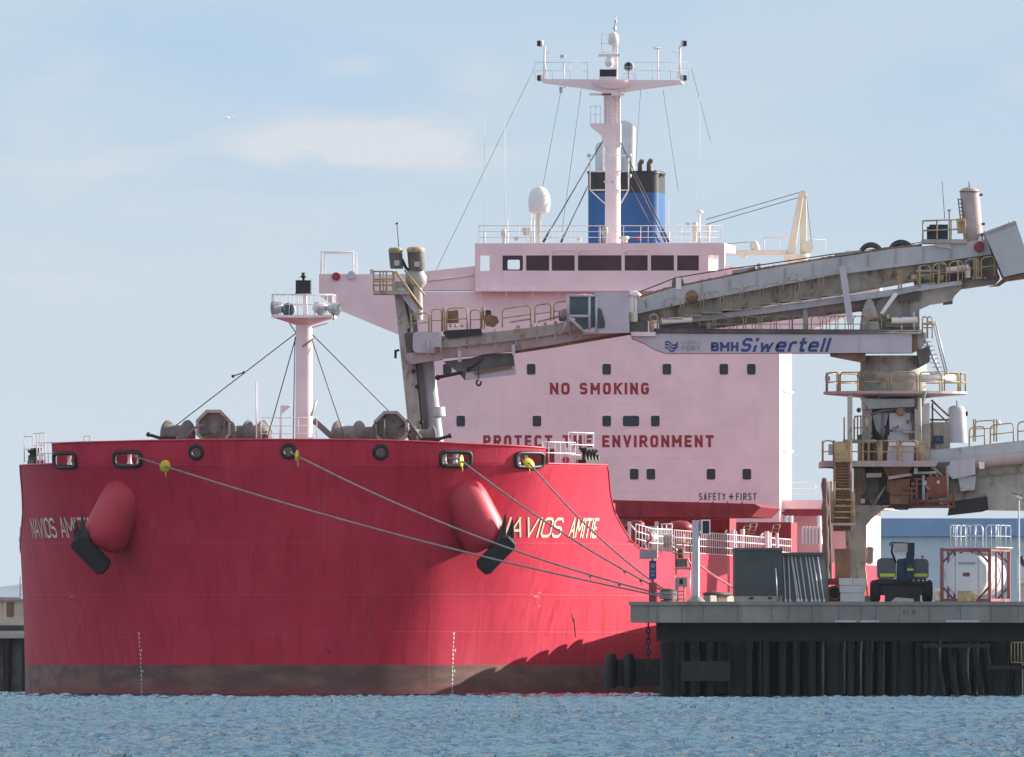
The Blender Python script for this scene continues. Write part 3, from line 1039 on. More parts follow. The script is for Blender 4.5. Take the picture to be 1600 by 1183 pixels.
k.tube([SP(363, 588, 9.5), SP(382, 582, 9.5)], .03, 5); k.ball(SP(364, 588, 9.5), .08); k.ball(SP(381, 582, 9.5), .07)
k.build('stay_tensioner', 'black', fm)
MB().tube([SP(473, 541, S_FM - .5), SP(490, 529, S_FM - .5)], .05).build('mast_bracket', 'ochre', fm)
MB().tube([SP(487, 512, S_FM - .4), SP(515, 504, S_FM - .6)], .03).build('platform_brace', 'mastpaint', fm)
MB().tube([SP(486, 650, S_FM - .6), SP(494, 626, S_FM - .6)], .06).build('gooseneck_pipe', 'mastpaint', fm)
# rail, staff and small gallows round the mast foot
MB().rail([SP(408, 690, 6.5), SP(495, 690, 6.5)], 1.15, 1.0, (1., .66, .33), .02).build('deck_railing', 'white', ship)
MB().tube([SP(400.5, 692, 6.2), SP(400.5, 596, 6.2)], .035).build('jackstaff', 'white', ship)
m = MB()
m.tube([SP(439, 692, 6.4), SP(439, 634, 6.4), SP(456, 634, 6.4)], .035)
m.add([SP(440, 635, 6.4), SP(454, 635, 6.4), SP(441, 647, 6.4)], [(0, 1, 2)])
m.build('small_davit', 'white', ship)
m = MB().obox(SP(505, 670, 9), (1.25, .2, .28), Matrix.Rotation(R(42), 3, 'Y'))
m.cyl(SP(523, 683, 8.9), SP(523, 683, 8.5), .18, .18, 12)
m.build('cargo_derrick', 'winch', ship)


# mooring winches: octagonal gear case, rope drums with coned flanges
def octa(c, r, y0, y1, n=8, ph=22.5):
    return [(c.x + r * math.cos(R(ph + 360 / n * i)), c.z + r * math.sin(R(ph + 360 / n * i))) for i in range(n)]


def winch(xs, flip):
    """xs: gear case pixel, list of drum pixels"""
    (gx, gy, gr), drums = xs
    s = 10.2
    g = SP(gx, gy, s)
    r = gr / 32.2
    root = MB()
    root.prism(octa(g, r * .97, 0, 0), s - .25, s + .75)
    ro = root.build('mooring_winch', 'winch', ship)
    rim = MB()
    outer, inner = octa(g, r, 0, 0), octa(g, r * .83, 0, 0)
    n = len(outer)
    V = [(p[0], s - .48, p[1]) for p in outer] + [(p[0], s - .48, p[1]) for p in inner] + [(p[0], s - .2, p[1]) for p in outer] + [(p[0], s - .2, p[1]) for p in inner]
    Fs = []
    for i in range(n):
        j = (i + 1) % n
        Fs += [(i, j, n + j, n + i), (i, 2 * n + i, 2 * n + j, j), (n + i, n + j, 3 * n + j, 3 * n + i)]
    rim.add(V, Fs)
    rim.build('gear_case_rim', 'cgrey', ro)
    hub = MB()
    hub.lathe((g.x, s - .25, g.z - .1), (g.x, s - .42, g.z - .1), [(r * .5, 0), (r * .2, 1)], 10)
    for i in range(4):
        a = R(25 + 90 * i)
        hub.tube([(g.x, s - .33, g.z - .1), (g.x + r * .75 * math.cos(a), s - .28, g.z - .1 + r * .75 * math.sin(a))], .06)
    hub.build('gear_hub', 'winch', ro)
    for (dx, dyp, dr, w1, dirn) in drums:
        P = SP(dx, dyp, s + .1)
        rr = dr / 32.2
        wd = w1 / 32.2 * 1.15
        k = MB()
        a = P - Vector((wd / 2 * dirn, .25, 0)); b2 = P + Vector((wd / 2 * dirn, 0.25, 0))
        k.lathe(a, b2, [(.12, -.12), (.18, -.02), (rr * .94, .04), (rr, .08), (rr * .97, .14), (rr * .62, .2), (rr * .66, .5), (rr * .62, .8), (rr * .97, .86), (rr, .92), (rr * .94, .97), (.2, 1.0)], 26)
        k.build('rope_drum', 'winch', ro)
    return ro


winch(((335, 668, 30), [(278, 680, 24, 34, -1), (376, 678, 20, 30, 1), (401, 678, 22, 26, -1)]), 1)
winch(((612, 669, 29), [(545, 680, 23, 36, -1), (577, 681, 22, 30, -1), (660, 682, 17, 30, 1)]), 0)
for (a, b2) in (((232, 679), (262, 688)), ((703, 681), (672, 690))):
    k = MB().tube([SP(*a, 7.), SP(*b2, 7.)], .08)
    k.ball(SP(*a, 7.), .12)
    k.box(SP(b2[0] - 14, b2[1] + 4, 7.) , SP(b2[0] + 16, b2[1] - 6, 7.6))
    k.build('brake_lever', 'black', ship)
for pts in (((290, 684), (305, 668), (318, 664)), ((636, 655), (648, 672), (662, 690)), ((585, 662), (600, 656), (600, 690)), ((350, 690), (352, 650), (362, 660)), ((640, 664), (652, 690))):
    MB().tube([SP(*p, 9.2) for p in pts], .06).build('winch_pipe', 'winch', ship)

# added boxes blocking sky behind the fairleads; the middle one dark as shade
m = MB()
m.box((-6.2, 7.6, 11.16), (6.2, 8.0, 12.1)); m.build('dark_backing', 'cdark', ship)
for sd in (-1, 1):
    m = MB().box((sd * 6.6, 8.4, 11.16), (sd * 12.2, 8.7, 11.95)); m.build('red_backing', 'red', ship)
    for x in (7.4, 9.4):
        MB().lathe((sd * x, 7.8, 11.15), (sd * x, 7.8, 11.95), [(.22, 0), (.2, .7), (.28, .8), (.24, 1)], 12).build('mooring_bitts', 'winch', ship)

# open deck edge behind the bulwark: rails and roller fairleads, both sides
for side in (1, -1):
    us = [u for u in np.linspace(0.2, .9, 300) if 5.8 < s_top(u) < 13.4]
    P = [hull_pt(u, 11.2, side) for u in us[::12]]
    q = [Vector((p.x * .985, p.y + .05, 11.2)) for p in P]
    h = len(q) // 2
    MB().rail(q[:h + 1], 1.05, .75, (1., .5), .026).build('deck_railing', 'white', ship)
    MB().rail([p + Vector((-.35 * side, .3, .0)) for p in q[h:]], 1.55, 1.0, (1., .62, .3), .026).build('deck_railing', 'white', ship)
    k = MB()
    pc = hull_pt(us[int(len(us) * .70)], 11.2, side)
    pe = hull_pt(us[int(len(us) * .98)], 11.2, side)
    pc, pe = (Vector((p.x - .45 * side, p.y + .35, p.z)) for p in (pc, pe))
    dv = (pe - pc)
    k.obox((pc + pe) / 2 + Vector((-.1 * side, 0, .12)), (dv.length, .5, .24), Matrix.Rotation(math.atan2(dv.y, dv.x), 3, 'Z'))
    for f in (.08, .32, .55, .78):
        p = pc.lerp(pe, f)
        k.lathe(p + Vector((0, 0, .2)), p + Vector((0, 0, .75)), [(.15, 0), (.1, .3), (.1, .7), (.2, .8), (.2, 1)], 10)
    k.obox((pc.lerp(pe, .38)) + Vector((-.1 * side, .0, .78)), (dv.length * .55, .4, .1), Matrix.Rotation(math.atan2(dv.y, dv.x), 3, 'Z'))
    k.tube([pe + Vector((0, 0, 0)), pe + Vector((0.02 * side, 0, .5))], .1)
    k.build('roller_fairlead', 'black', ship)
MB().rail([SP(131, 693, 3.5), SP(140, 693, 3.5)], .35, .3, (1.,), .02).build('deck_railing', 'white', ship)
MB().rail([SP(38, 722, 13.0), SP(54, 722, 13.)], 1.25, .5, (1., .5), .026).build('deck_railing', 'white', ship)
m = MB().cyl(SP(884, 719, 8.5), SP(884, 719, 9), .18, .18, 12)
m.build('life_ring', 'bolster', ship)

# ------------------------------------------------------------------ main deck: hatches, rails, gear
for i in range(6):
    s0 = 34 + i * 24
    k = MB()
    for (a, b2) in (((-8, s0), (8, s0 + .3)), ((-8, s0 + 15.7), (8, s0 + 16)), ((-8, s0 + .3), (-7.7, s0 + 15.7)), ((7.7, s0 + .3), (8, s0 + 15.7))):
        k.box((a[0], a[1], 7.0), (b2[0], b2[1], 9.1))
    for j in range(9):
        k.box((-8 + j * 1.98, s0 - .25, 7.0), (-7.9 + j * 1.98, s0 - .002, 8.9))
    k.build('hatch_coaming', 'red', ship)
    rolled = i == 1
    if rolled:
        continue
    for sd in (-1, 1):
        k = MB()
        if i == 3:
            k.prism([(sd * 7.2, 9.3), (sd * 14.95, 9.3), (sd * 15.45, 9.8), (sd * 15.1, 9.98), (sd * 7.2, 10.2)], s0 + .2, s0 + 15.6)
            for j in range(10):
                x = sd * (7.4 + j * .78)
                k.box((x, s0 + .08, 9.35), (x + .07, s0 + .19, 10.1))
        else:
            k.box((sd * .02, s0 - .3, 9.14), (sd * 8.3, s0 + 16.3, 9.95))
        k.build('hatch_cover', 'red', ship)
for (pa, pb, ya, yb, s) in ((952, 1140, 807, 862, 123), (1146, 1236, 816, 862, 152)):
    A, B = SP(pa, yb, s), SP(pb, ya, s)
    k = MB().box((A.x, s, 7.0), (B.x, s + 5, B.z))
    n = 7 if pb - pa > 100 else 4
    for j in range(n):
        x = A.x + (B.x - A.x) * (j + .5) / n
        k.box((x, s - .14, 7.0), (x + .12, s - .002, B.z - .15))
    k.build('stowed_hatch_panel', 'red', ship)
# ladders, pipes and ventilators standing along the port deck
for (px, y0, y1, s) in ((962, 820, 800, 118), (988, 822, 803, 118), (1030, 822, 804, 118), (1047, 820, 806, 118), (1075, 815, 802, 118), (1158, 838, 822, 148), (1204, 838, 820, 148), (1168, 834, 818, 148)):
    a, b2 = SP(px, y0, s), SP(px + 5, y1, s)
    k = MB()
    k.tube([a, b2], .03); k.tube([a + Vector((.35, 0, 0)), b2 + Vector((.35, 0, 0))], .03)
    for j in range(4):
        k.tube([a.lerp(b2, j / 3), a.lerp(b2, j / 3) + Vector((.35, 0, 0))], .025)
    k.build('deck_ladder', 'ochre', ship)
for (px, yt, s, r) in ((983, 815, 60, .10), (1026, 815, 70, .10), (968, 822, 55, .06), (1145, 828, 85, .11), (1160, 827, 90, .12), (1198, 830, 100, .12), (1203, 832, 102, .08), (1214, 833, 108, .08), (1150, 830, 95, .05)):
    a = SP(px, 862, s)
    k = MB().cyl((a.x, s, 7.0), (a.x, s, SP(px, yt, s).z), r, r, 10)
    k.build('vent_pipe', 'house', ship)
for (px, py, s, r) in ((971, 822, 60, .3), (995, 818, 75, .4), (1062, 822, 90, .7), (1016, 830, 80, .25)):
    a = SP(px, py, s)
    k = MB().cyl((a.x, s, 7.0), (a.x, s, a.z - .1), r * .4, r * .4, 12)
    k.lathe((a.x, s, a.z - r * .5), (a.x, s, a.z + r * .4), [(r * .6, 0), (r, .2), (r, .6), (r * .6, .95), (.05, 1)], 16)
    k.build('mushroom_ventilator', 'red', ship)
for (a, b2, s) in (((955, 822), (963, 808), 40), ((1131, 838), (1136, 828), 70), ((1184, 845), (1192, 833), 92), ((985, 820), (993, 830), 45), ((1012, 832), (1019, 824), 45)):
    MB().tube([SP(*a, s), SP(*b2, s)], .05).build('awning_stay', 'white', ship)
# port and starboard bulwark rail
for sd in (1, -1):
    MB().rail([(sd * 15.3, 19.5, 7.25), (sd * 15.75, 24, 7.05), (sd * 15.98, 34, 7.05)] if sd > 0 else [(-15.2, 27, 7.05), (-15.6, 34, 7.05)], 1.12, .95, (1., .68, .36), .028).build('deck_railing', 'white', ship)
    MB().rail([(sd * 15.98, 36, 7.05), (sd * 15.98, 122, 7.05)], 1.12, 1.55, (1., .68, .36, .04), .028).build('deck_railing', 'house', ship)
    m = MB()
    m.box((sd * 15.2, 27, 7.0), (sd * 15.8, 27.5, 8.3)); m.cyl((sd * 15.5, 26.9, 7.7), (sd * 15.5, 26.3, 7.7), .35, .2, 12)
    m.build('mooring_roller', 'galv', ship)
    if sd < 0:
        continue
    m = MB()
    m.tube([(sd * 15.4, 22.6 + .3 * math.cos(q * .524), 7.75) if False else (sd * 15.6 + .24 * math.cos(q * .524), 22.5, 7.75 + .24 * math.sin(q * .524)) for q in range(12)], .06, 6, closed=True)
    m.build('life_ring', 'bolster', ship)
m = MB()
for (px, y0, y1) in ((1034, 858, 819), (1050, 858, 819), (1041, 832, 819)):
    m.tube([SP(px, y0, 33), SP(px, y1, 33)], .03)
for yy in (819, 826, 834):
    m.tube([SP(1032, yy, 33), SP(1051, yy, 33)], .03)
m.build('pilot_gate', 'white', ship)
m = MB()
for px in (1036, 1041, 1047):
    m.lathe(SP(px, 860, 30), SP(px, 836, 30), [(.12, 0), (.12, .4), (.18, .45), (.1, .7), (.16, .75), (.16, 1)], 10)
m.tube([SP(1040, 846, 30), SP(1060, 862, 30)], .06); m.tube([SP(1036, 850, 30), SP(1056, 866, 30)], .05)
m.build('mooring_bitts', 'galv', ship)
m = MB()
m.lathe(SP(1003, 860, 26), SP(1003, 834, 26), [(.25, 0), (.25, .3), (.16, .35), (.2, .8), (.26, .85), (.2, 1)], 14)
m.build('mooring_bollard', 'black', ship)

# ------------------------------------------------------------------ accommodation block
S_H = 195.0
z_of = lambda py, s=S_H: SP(936, py, s).z
TT = SP(1218, 600, S_H).x                 # half width of the tower
tower = MB()
z455 = z_of(455)
tower.box((-TT, S_H, 7.0), (TT, S_H + 10.3, z455 - .02))
tower = tower.build('superstructure', 'house', ship)
m = MB()
for yy, s1 in ((612, 3.2), (705, 4.2)):
    m.box((TT + .002, S_H + 3, z_of(yy)), (TT + .14, S_H + 10.2, z_of(yy) + .12))
for yy in (540, 575, 660, 745):
    for k in (4.0, 5.6, 7.6):
        m.box((TT + .002, S_H + k, z_of(yy) - .9), (TT + .03, S_H + k + .5, z_of(yy)))
m.build('side_gallery', 'white', tower)
for i, yy in enumerate((540, 640, 735)):
    m = MB().rail([(TT + .3, S_H + 3, z_of(yy + 0)), (TT + .3, S_H + 10, z_of(yy))], 1.0, 1.2, (1., .5), .025)
# portholes
win = MB().prism(rrect(-.25, .25, -.31, .31, .1), -.02, .02)
rimm = MB()
o_, i_ = rrect(-.31, .31, -.37, .37, .13), rrect(-.25, .25, -.31, .31, .1)
n = len(o_)
rimm.add([(p[0], -.012, p[1]) for p in o_] + [(p[0], -.03, p[1]) for p in i_], [(i, (i + 1) % n, n + (i + 1) % n, n + i) for i in range(n)])
wme = rme = None
for (px, py, wide) in ((699, 577, 1), (830, 577, 1), (948, 577, 1), (1042, 577, 1), (1131, 577, 1), (1174, 577, 1), (839, 658, 1), (948, 658, 1), (986, 658, 2),
                       (1024, 658, 1), (991, 741, 1), (1017, 741, 1), (1111, 741, 1), (1167, 741, 1), (761, 493, 1), (707, 494, 1.3), (880, 494, 1), (1150, 494, 1), (760, 741, 1), (820, 741, 1), (720, 658, 1)):
    o = win.build('window', 'glass', tower, wme); wme = o.data
    o.location = SP(px, py, S_H); o.scale = (wide, 1, 1)
    o2 = rimm.build('window_frame', 'house', tower, rme); rme = o2.data
    o2.location = o.location; o2.scale = (1 + (wide - 1) * .9, 1, 1)


def house_text(s, xa, xb, ya, yb, m_, weight, gap):
    A, B = SP(xa, yb, S_H), SP(xb, ya, S_H)
    return flat_text(s, A.x, B.x, A.z, B.z, S_H, weight, 0, gap).build('painted_words', m_, tower)


for (wd, xa, xb) in (('NO', 858, 890), ('SMOKING', 905.5, 1014)):
    house_text(wd, xa, xb, 598, 616.5, 'redtext', .225, .26)
for (wd, xa, xb) in (('PROTECT', 755, 863), ('THE', 879, 925), ('ENVIRONMENT', 941, 1115)):
    house_text(wd, xa, xb, 680, 699, 'redtext', .225, .24)
for (wd, xa, xb) in (('SAFETY', 1092, 1134), ('+', 1139, 1146), ('FIRST', 1150, 1182)):
    house_text(wd, xa, xb, 770.5, 781.5, 'darktext', .15, .22)
m = MB()
for yy in (536, 632, 716, 768):
    m.box((-TT + .05, S_H - .012, z_of(yy)), (TT - .05, S_H - .002, z_of(yy) + .03))
m.build('weld_seam', 'house', tower)

# wheelhouse: the front is a wall with real openings
SW = S_H - .35
x742, x1132 = SP(742, 400, SW).x, SP(1132, 400, SW).x
zw0, zw1, zs_, zh_ = z_of(455, SW), z_of(380, SW), z_of(423, SW), z_of(399, SW)
wh = MB()
wh.box((x742, SW, zw0), (x1132, SW + .16, zs_))
wh.box((x742, SW, zh_), (x1132, SW + .16, zw1))
wh.box((x742, SW + .16, zh_ + .25), (x1132, SW + 9, zw1 - .01))           # roof slab
wh.box((x742 + 1.7, SW + .16, zw0), (x1132 - 1.7, SW + 9, zw0 + .15))     # floor
wh.box((x742 + 3.2, SW + 7.0, zw0 + .15), (x1132 - 3.4, SW + 7.2, zh_ + .25))
spans = [(750, 765), (785, 817), (822, 858), (862, 898), (903, 971), (976, 1012), (1017, 1053), (1058, 1092), (1107, 1123)]
xs = [742] + [v for p in spans for v in p] + [1132]
for a, b2 in zip(xs[::2], xs[1::2]):
    wh.box((SP(a, 410, SW).x, SW, zs_ + .001), (SP(b2, 410, SW).x, SW + .16, zh_ - .001))
for (a, b2, s1) in ((742, 747, .6), (1127, 1132, .6), (768, 772, 8.8), (1100, 1104, 8.8)):
    wh.box((SP(a, 410, SW).x, SW + .17, zw0 + .16), (SP(b2, 410, SW).x, SW + s1, zh_ + .24))
wh = wh.build('wheelhouse', 'house', ship)
for a, b2 in spans[1:-1]:
    A, B = SP(a, 423, SW), SP(b2, 399, SW)
    k = MB()
    if a == 785:
        o_ = rrect(A.x, B.x, A.z, B.z, .08)
        C, D = SP(793, 421, SW), SP(812, 406, SW)
        i_ = rrect(C.x, D.x, C.z, D.z, .08)
        n = len(o_)
        k.add([(p[0], SW + .08, p[1]) for p in o_] + [(p[0], SW + .08, p[1]) for p in i_], [(i, (i + 1) % n, n + (i + 1) % n, n + i) for i in range(n)])
    else:
        k.box((A.x, SW + .07, A.z), (B.x, SW + .09, B.z))
    k.build('window', 'bridgeglass', wh)
m = MB()
m.box((x742, SW - .5, zw0 - .02), (x1132 - 1.5, SW - .001, zw0 + .05))
for j in range(9):
    x = x742 + .3 + j * 1.5
    m.prism([(x, zw0 - .32), (x + .05, zw0 - .32), (x + .05, zw0 - .03), (x, zw0 - .03)], SW - .3, SW - .002)
m.build('catwalk', 'house', wh)
MB().prism(rrect(SP(751, 452, SW).x, SP(766, 432, SW).x, SP(751, 452, SW).z, SP(766, 432, SW).z, .06), SW - .02, SW + .01).build('hatch_panel', 'house', wh)
for px in (872, 912, 985):
    MB().tube([SP(px - 8, 396, SW - .1), SP(px - 4, 391, SW - .3), SP(px + 26, 391, SW - .3)], .035).build('window_wiper', 'house', wh)
zr = zw1
MB().rail([SP(748, 380, SW + .5), SP(936, 380, SW + .5), SP(1128, 380, SW + .5)], 1.0, 1.35, (1., .66, .33), .02).build('roof_railing', 'white', wh)
MB().rail([SP(1066, 380, SW + 1.5), SP(1128, 380, SW + 1.5)], 1.0, .5, (1., .5), .02).build('roof_railing', 'white', wh)
MB().rail([SP(748, 380, SW + 8.5), SP(1128, 380, SW + 8.5)], 1.0, 2.2, (1.,), .02).build('roof_railing', 'white', wh)

# bridge wings
for side in (-1, 1):
    px = [(499, 428), (622, 429), (742, 416), (742, 454), (655, 454), (655, 536), (618, 521), (529, 484), (499, 461)]
    poly = [SP(x, y, S_H + .3) for x, y in px]
    poly = [(p.x if side < 0 else -p.x, p.z) for p in poly]
    k = MB().prism(poly, S_H + .05, S_H + 2.2)
    wg = k.build('bridge_wing', 'house', ship)
    a, b2, c2, d2 = (SP(x, y, S_H + .5) for x, y in ((502, 428), (502, 394), (552, 394), (552, 428)))
    pts = [Vector((p.x * (1 if side < 0 else -1), p.y, p.z)) for p in (a, b2, c2, d2)]
    k = MB().tube(pts, .05)
    k.tube([p + Vector((.12, .8, -.08)) for p in pts], .04)
    k.build('wing_frame', 'white', wg)
    for (x, y, c_) in ((525, 432, 'redtext'), (549, 430, 'galv')):
        P = SP(x, y, S_H - .1)
        P.x *= 1 if side < 0 else -1
        MB().lathe(P + Vector((0, .3, 0)), P, [(.12, 0), (.24, .4), (.24, 1)], 14).build('wing_light', c_, wg)
    k = MB()
    p0, p1 = SP(668, 439, S_H - .02), SP(741, 430, S_H - .02)
    k.tube([(p0.x * -side, S_H + .02, p0.z), (p1.x * -side, S_H + .02, p1.z)], .05)
    k.build('wing_coaming', 'house', wg)

# poop tier seen to the right of the tower
zt = z_of(782, 200)
ZP = SP(1250, 782, 200).z
m = MB().box((-15.9, 197, ZP - .5), (15.9, 216, ZP))
m.box((-15.0, 201, 7.0), (15.0, 214, ZP - .502))
m.build('poop_deckhouse', 'house', ship)
MB().rail([(TT + .2, 197.2, ZP), (15.8, 197.2, ZP)], 1.0, 1.6, (1., .66, .33), .02).build('deck_railing', 'white', ship)
m = MB()
a, b2 = SP(1221, 806, 190), SP(1290, 796, 190)
m.prism([(a.x, a.z + .15), (a.x + .25, b2.z), (b2.x, b2.z), (b2.x, a.z), (a.x + .2, a.z)], 190, 192)
m.build('canopy', 'red', ship)
m = MB()
a, b2 = SP(1252, 850, 186), SP(1284, 824, 186)
m.box((a.x, 186, a.z), (b2.x, 187.6, b2.z))
for j in range(6):
    x = a.x + (b2.x - a.x) * (j + .2) / 6
    m.cyl((x + .06, 185.93, a.z), (x + .06, 185.93, b2.z + .05), .07, .07, 8)
m.build('ribbed_raft_rack', 'white', ship)
for (px, y0, y1) in ((1229, 845, 806), (1236, 845, 806), (1280, 870, 806)):
    MB().tube([SP(px, y0, 189), SP(px, y1, 189)], .12, 8).build('canopy_post', 'white', ship)

# funnel with four exhausts
SF = 212
a, b2 = SP(917.5, 420, SF), SP(1029.5, 268, SF)
zb, zm, zt = SP(973, 430, SF).z, SP(973, 301, SF).z, SP(973, 268, SF).z
pl_ = rrect(a.x, b2.x, SF, SF + 5.5, .7, 5)
fn = MB()
n = len(pl_)
for (z0, z1, mi) in ((zb, zm, 0), (zm, zt, 1)):
    V = [(p[0], p[1], z0) for p in pl_] + [(p[0], p[1], z1) for p in pl_]
    fn.add(V, [(i, (i + 1) % n, n + (i + 1) % n, n + i) for i in range(n)], True, mi)
fn.add([(p[0], p[1], zt - .05) for p in pl_], [list(range(n))], False, 1)
fn = fn.build('funnel', ['blue', 'black'], ship)
m = MB()
pm = rrect(a.x - .06, b2.x + .06, SF - .06, SF + 5.56, .74, 5)
V = [(p[0], p[1], zt - .1) for p in pm] + [(p[0], p[1], zt + .04) for p in pm]
m.add(V, [(i, (i + 1) % n, n + (i + 1) % n, n + i) for i in range(n)] + [list(range(n, 2 * n))], True)
m.obox(SP(1030, 271, SF + 1), (.6, .8, .08), Matrix.Rotation(R(35), 3, 'Y'))
m.build('funnel_rim', 'black', fn)


def slant_pipe(px, wpx, ytop_l, ytop_r, ybot, s, tilt=0.0):
    r = wpx / 2 / 26.8
    P0, P1 = SP(px, ybot, s), SP(px + tilt, (ytop_l + ytop_r) / 2, s)
    k = MB()
    n = 20
    V = []
    for z_ in (0, 1):
        for i in range(n):
            q = 2 * math.pi * i / n
            c_ = P0 if z_ == 0 else P1
            dz_ = -math.cos(q) * (ytop_r - ytop_l) / 2 / 26.8 - math.sin(q) * .35 if z_ else 0
            V.append((c_.x + r * math.cos(q), s + r * math.sin(q), c_.z + dz_))
    k.add(V, [(i, (i + 1) % n, n + (i + 1) % n, n + i) for i in range(n)], True)
    k.add([V[n + i] for i in range(n)], [list(range(n))], False, 1)
    return k.build('exhaust_stack', ['steel', 'black'], fn)


slant_pipe(980, 25, 194, 204, 275, SF + 3, 1)
slant_pipe(938, 16, 233, 231, 275, SF + 2)
for (px, yt) in ((1000, 252), (1014, 251)):
    P = [SP(px, 275, SF + 2), SP(px, yt + 4, SF + 2), SP(px + 2, yt, SF + 2), SP(px + 6, yt + 1, SF + 2)]
    MB().tube(P, .14, 8).build('exhaust_pipe', 'brownpipe', fn)

# main mast on the wheelhouse roof
SMM = 199.5
MP = lambda x, y, ds=0: SP(x, y, SMM + ds)
a, b2 = MP(957.5, 380), MP(957.5, 208)
mm = MB().lathe(a, b2, [(.46, 0), (.43, 1)], 22).build('main_mast', 'mastpaint', ship)
m = MB()
m.prism([(p.x, p.z) for p in (MP(921, 193), MP(970, 193), MP(970, 230), MP(945, 230), MP(940, 212), MP(924, 199))], SMM - .38, SMM + .38)
m.build('mast_bracket', 'mastpaint', mm)
m = MB()
for (x, r) in ((945, .06), (950, .13), (956, .2), (963, .13), (968, .06)):
    m.cyl(MP(x, 195), MP(x, 140), r, r, 10)
for i in range(8):
    m.tube([MP(958, 145 + i * 6, -.3), MP(968, 145 + i * 6, -.3)], .02)
m.build('mast_trunk', 'mastpaint', mm)
MB().rail([MP(923, 193, -.3), MP(938, 193, -.3)], 1.0, .3, (1., .5), .02).build('railing', 'white', mm)
m = MB()
m.prism([(p.x, p.z) for p in (MP(846, 124), MP(1064, 126), MP(1068, 131), MP(1000, 140), MP(975, 144), MP(942, 144), MP(910, 138), MP(850, 130))], SMM - .75, SMM + .75)
m.lathe(MP(957, 144, 0), MP(957, 126, 0), [(.5, 0), (1.35, .55), (1.35, 1)], 20)
m.build('crosstree', 'mastpaint', mm)
m = MB()
for ds in (-.7, .7):
    for pa, pb in ((836, 918), (992, 1076)):
        MB().rail([MP(pa, 124, ds), MP(pb, 124, ds)], .98, 1.0, (1., .5), .02).build('railing', 'white', mm)
m.rail([MP(975, 125, -1.2), MP(994, 125, -1.2)], .75, .2, (1., .5), .015)
m.build('railing', 'white', mm)
for (px, dirn) in ((850, -1), (1063, 1)):
    k = MB().tube([MP(px, 124), MP(px + dirn * -1, 72)], .06)
    k.tube([MP(px - dirn * 5, 124), MP(px, 92)], .03)
    k.tube([MP(px, 84), MP(px - dirn * 14, 80)], .02)
    k.build('lamp_post', 'white', mm)
    for (yy, off) in ((68, 5), (122, 5)):
        P = MP(px + dirn * off, yy)
        MB().lathe(P - Vector((0, 0, .18)), P + Vector((0, 0, .18)), [(.12, 0), (.16, .2), (.16, .8), (.12, 1)], 10).build('signal_lamp', 'galv', mm)
        MB().box(P + Vector((dirn * .1 - .1, -.22, -.16)), P + Vector((dirn * .1 + .1, -.17, .16))).build('lamp_screen', 'black', mm)
k = MB().box(MP(937, 120, -1.2), MP(963, 108.5, -1.1)); k.box(MP(937, 120, -1.1), MP(938, 108.5, -.6)); k.box(MP(962, 120, -1.1), MP(963, 108.5, -.6))
k.build('light_screen', 'black', mm)
MB().box(MP(936, 123, -1.25), MP(965, 120.3, -.5)).build('screen_shelf', 'white', mm)
k = MB()
k.box(MP(935, 88.5, -.5), MP(970, 84.5, -.3)); k.cyl(MP(952, 105, -.4), MP(952, 89, -.4), .2, .16, 12); k.ball(MP(952, 98, -.4), .28)
k.build('radar_scanner', 'white', mm)
k = MB().box(MP(921, 149.5, -.9), MP(976, 145.5, -.75)); k.box(MP(945, 145.4, -.9), MP(965, 141, -.6))
k.build('lower_radar_scanner', 'white', mm)
k = MB().box(MP(940, 149, -.93), MP(955, 146, -.902)); k.build('scanner_stripe', 'redtext', mm)
k = MB().cyl(MP(959, 125), MP(959, 70), .12, .1, 10); k.cyl(MP(964, 125), MP(964, 70), .05, .05, 8)
k.build('top_pole', 'mastpaint', mm)
MB().lathe(MP(958.5, 71), MP(958.5, 50), [(.16, 0), (.30, .12), (.32, .5), (.26, .82), (.12, .97), (.02, 1)], 18).build('mast_dome', 'dome', mm)
k = MB().tube([MP(960, 50), MP(962, 24)], .035); k.cyl(MP(960.5, 46), MP(960.5, 42), .12, .1, 10); k.cyl(MP(962, 36), MP(962, 31), .07, .07, 8)
k.build('top_light', 'galv', mm)
k = MB().tube([MP(940, 82), MP(940, 53), MP(952, 53)], .02); k.tube([MP(940, 82), MP(955, 82)], .02); k.tube([MP(940, 68), MP(952, 68)], .015)
k.build('top_guard', 'white', mm)
P = MP(982, 104, -1)
k = MB().lathe(P + Vector((0, .5, 0)), P, [(.12, 0), (.3, .4), (.27, 1)], 18); k.lathe(P + Vector((.0, .0, 0)), P + Vector((0, .06, 0)), [(.24, 0), (.05, 1)], 18, 1)
k.cyl(P - Vector((0, -.25, .7)), P - Vector((0, -.25, .2)), .06)
k.build('ship_whistle', ['galv', 'black'], mm)
k = MB().tube([MP(1028, 125), MP(1028, 78)], .04); k.tube([MP(1021, 74), MP(1026, 76), MP(1032, 75)], .06)
k.build('wind_vane', 'white', mm)
k = MB().tube([MP(882, 138), MP(881, 98)], .035); k.box(MP(875, 90, -.2), MP(883, 86, .2)); k.tube([MP(877, 90), MP(877, 97), MP(882, 99)], .02)
k.box(MP(874, 145, -.2), MP(879, 136, .2))
k.build('mast_antenna', 'galv', mm)
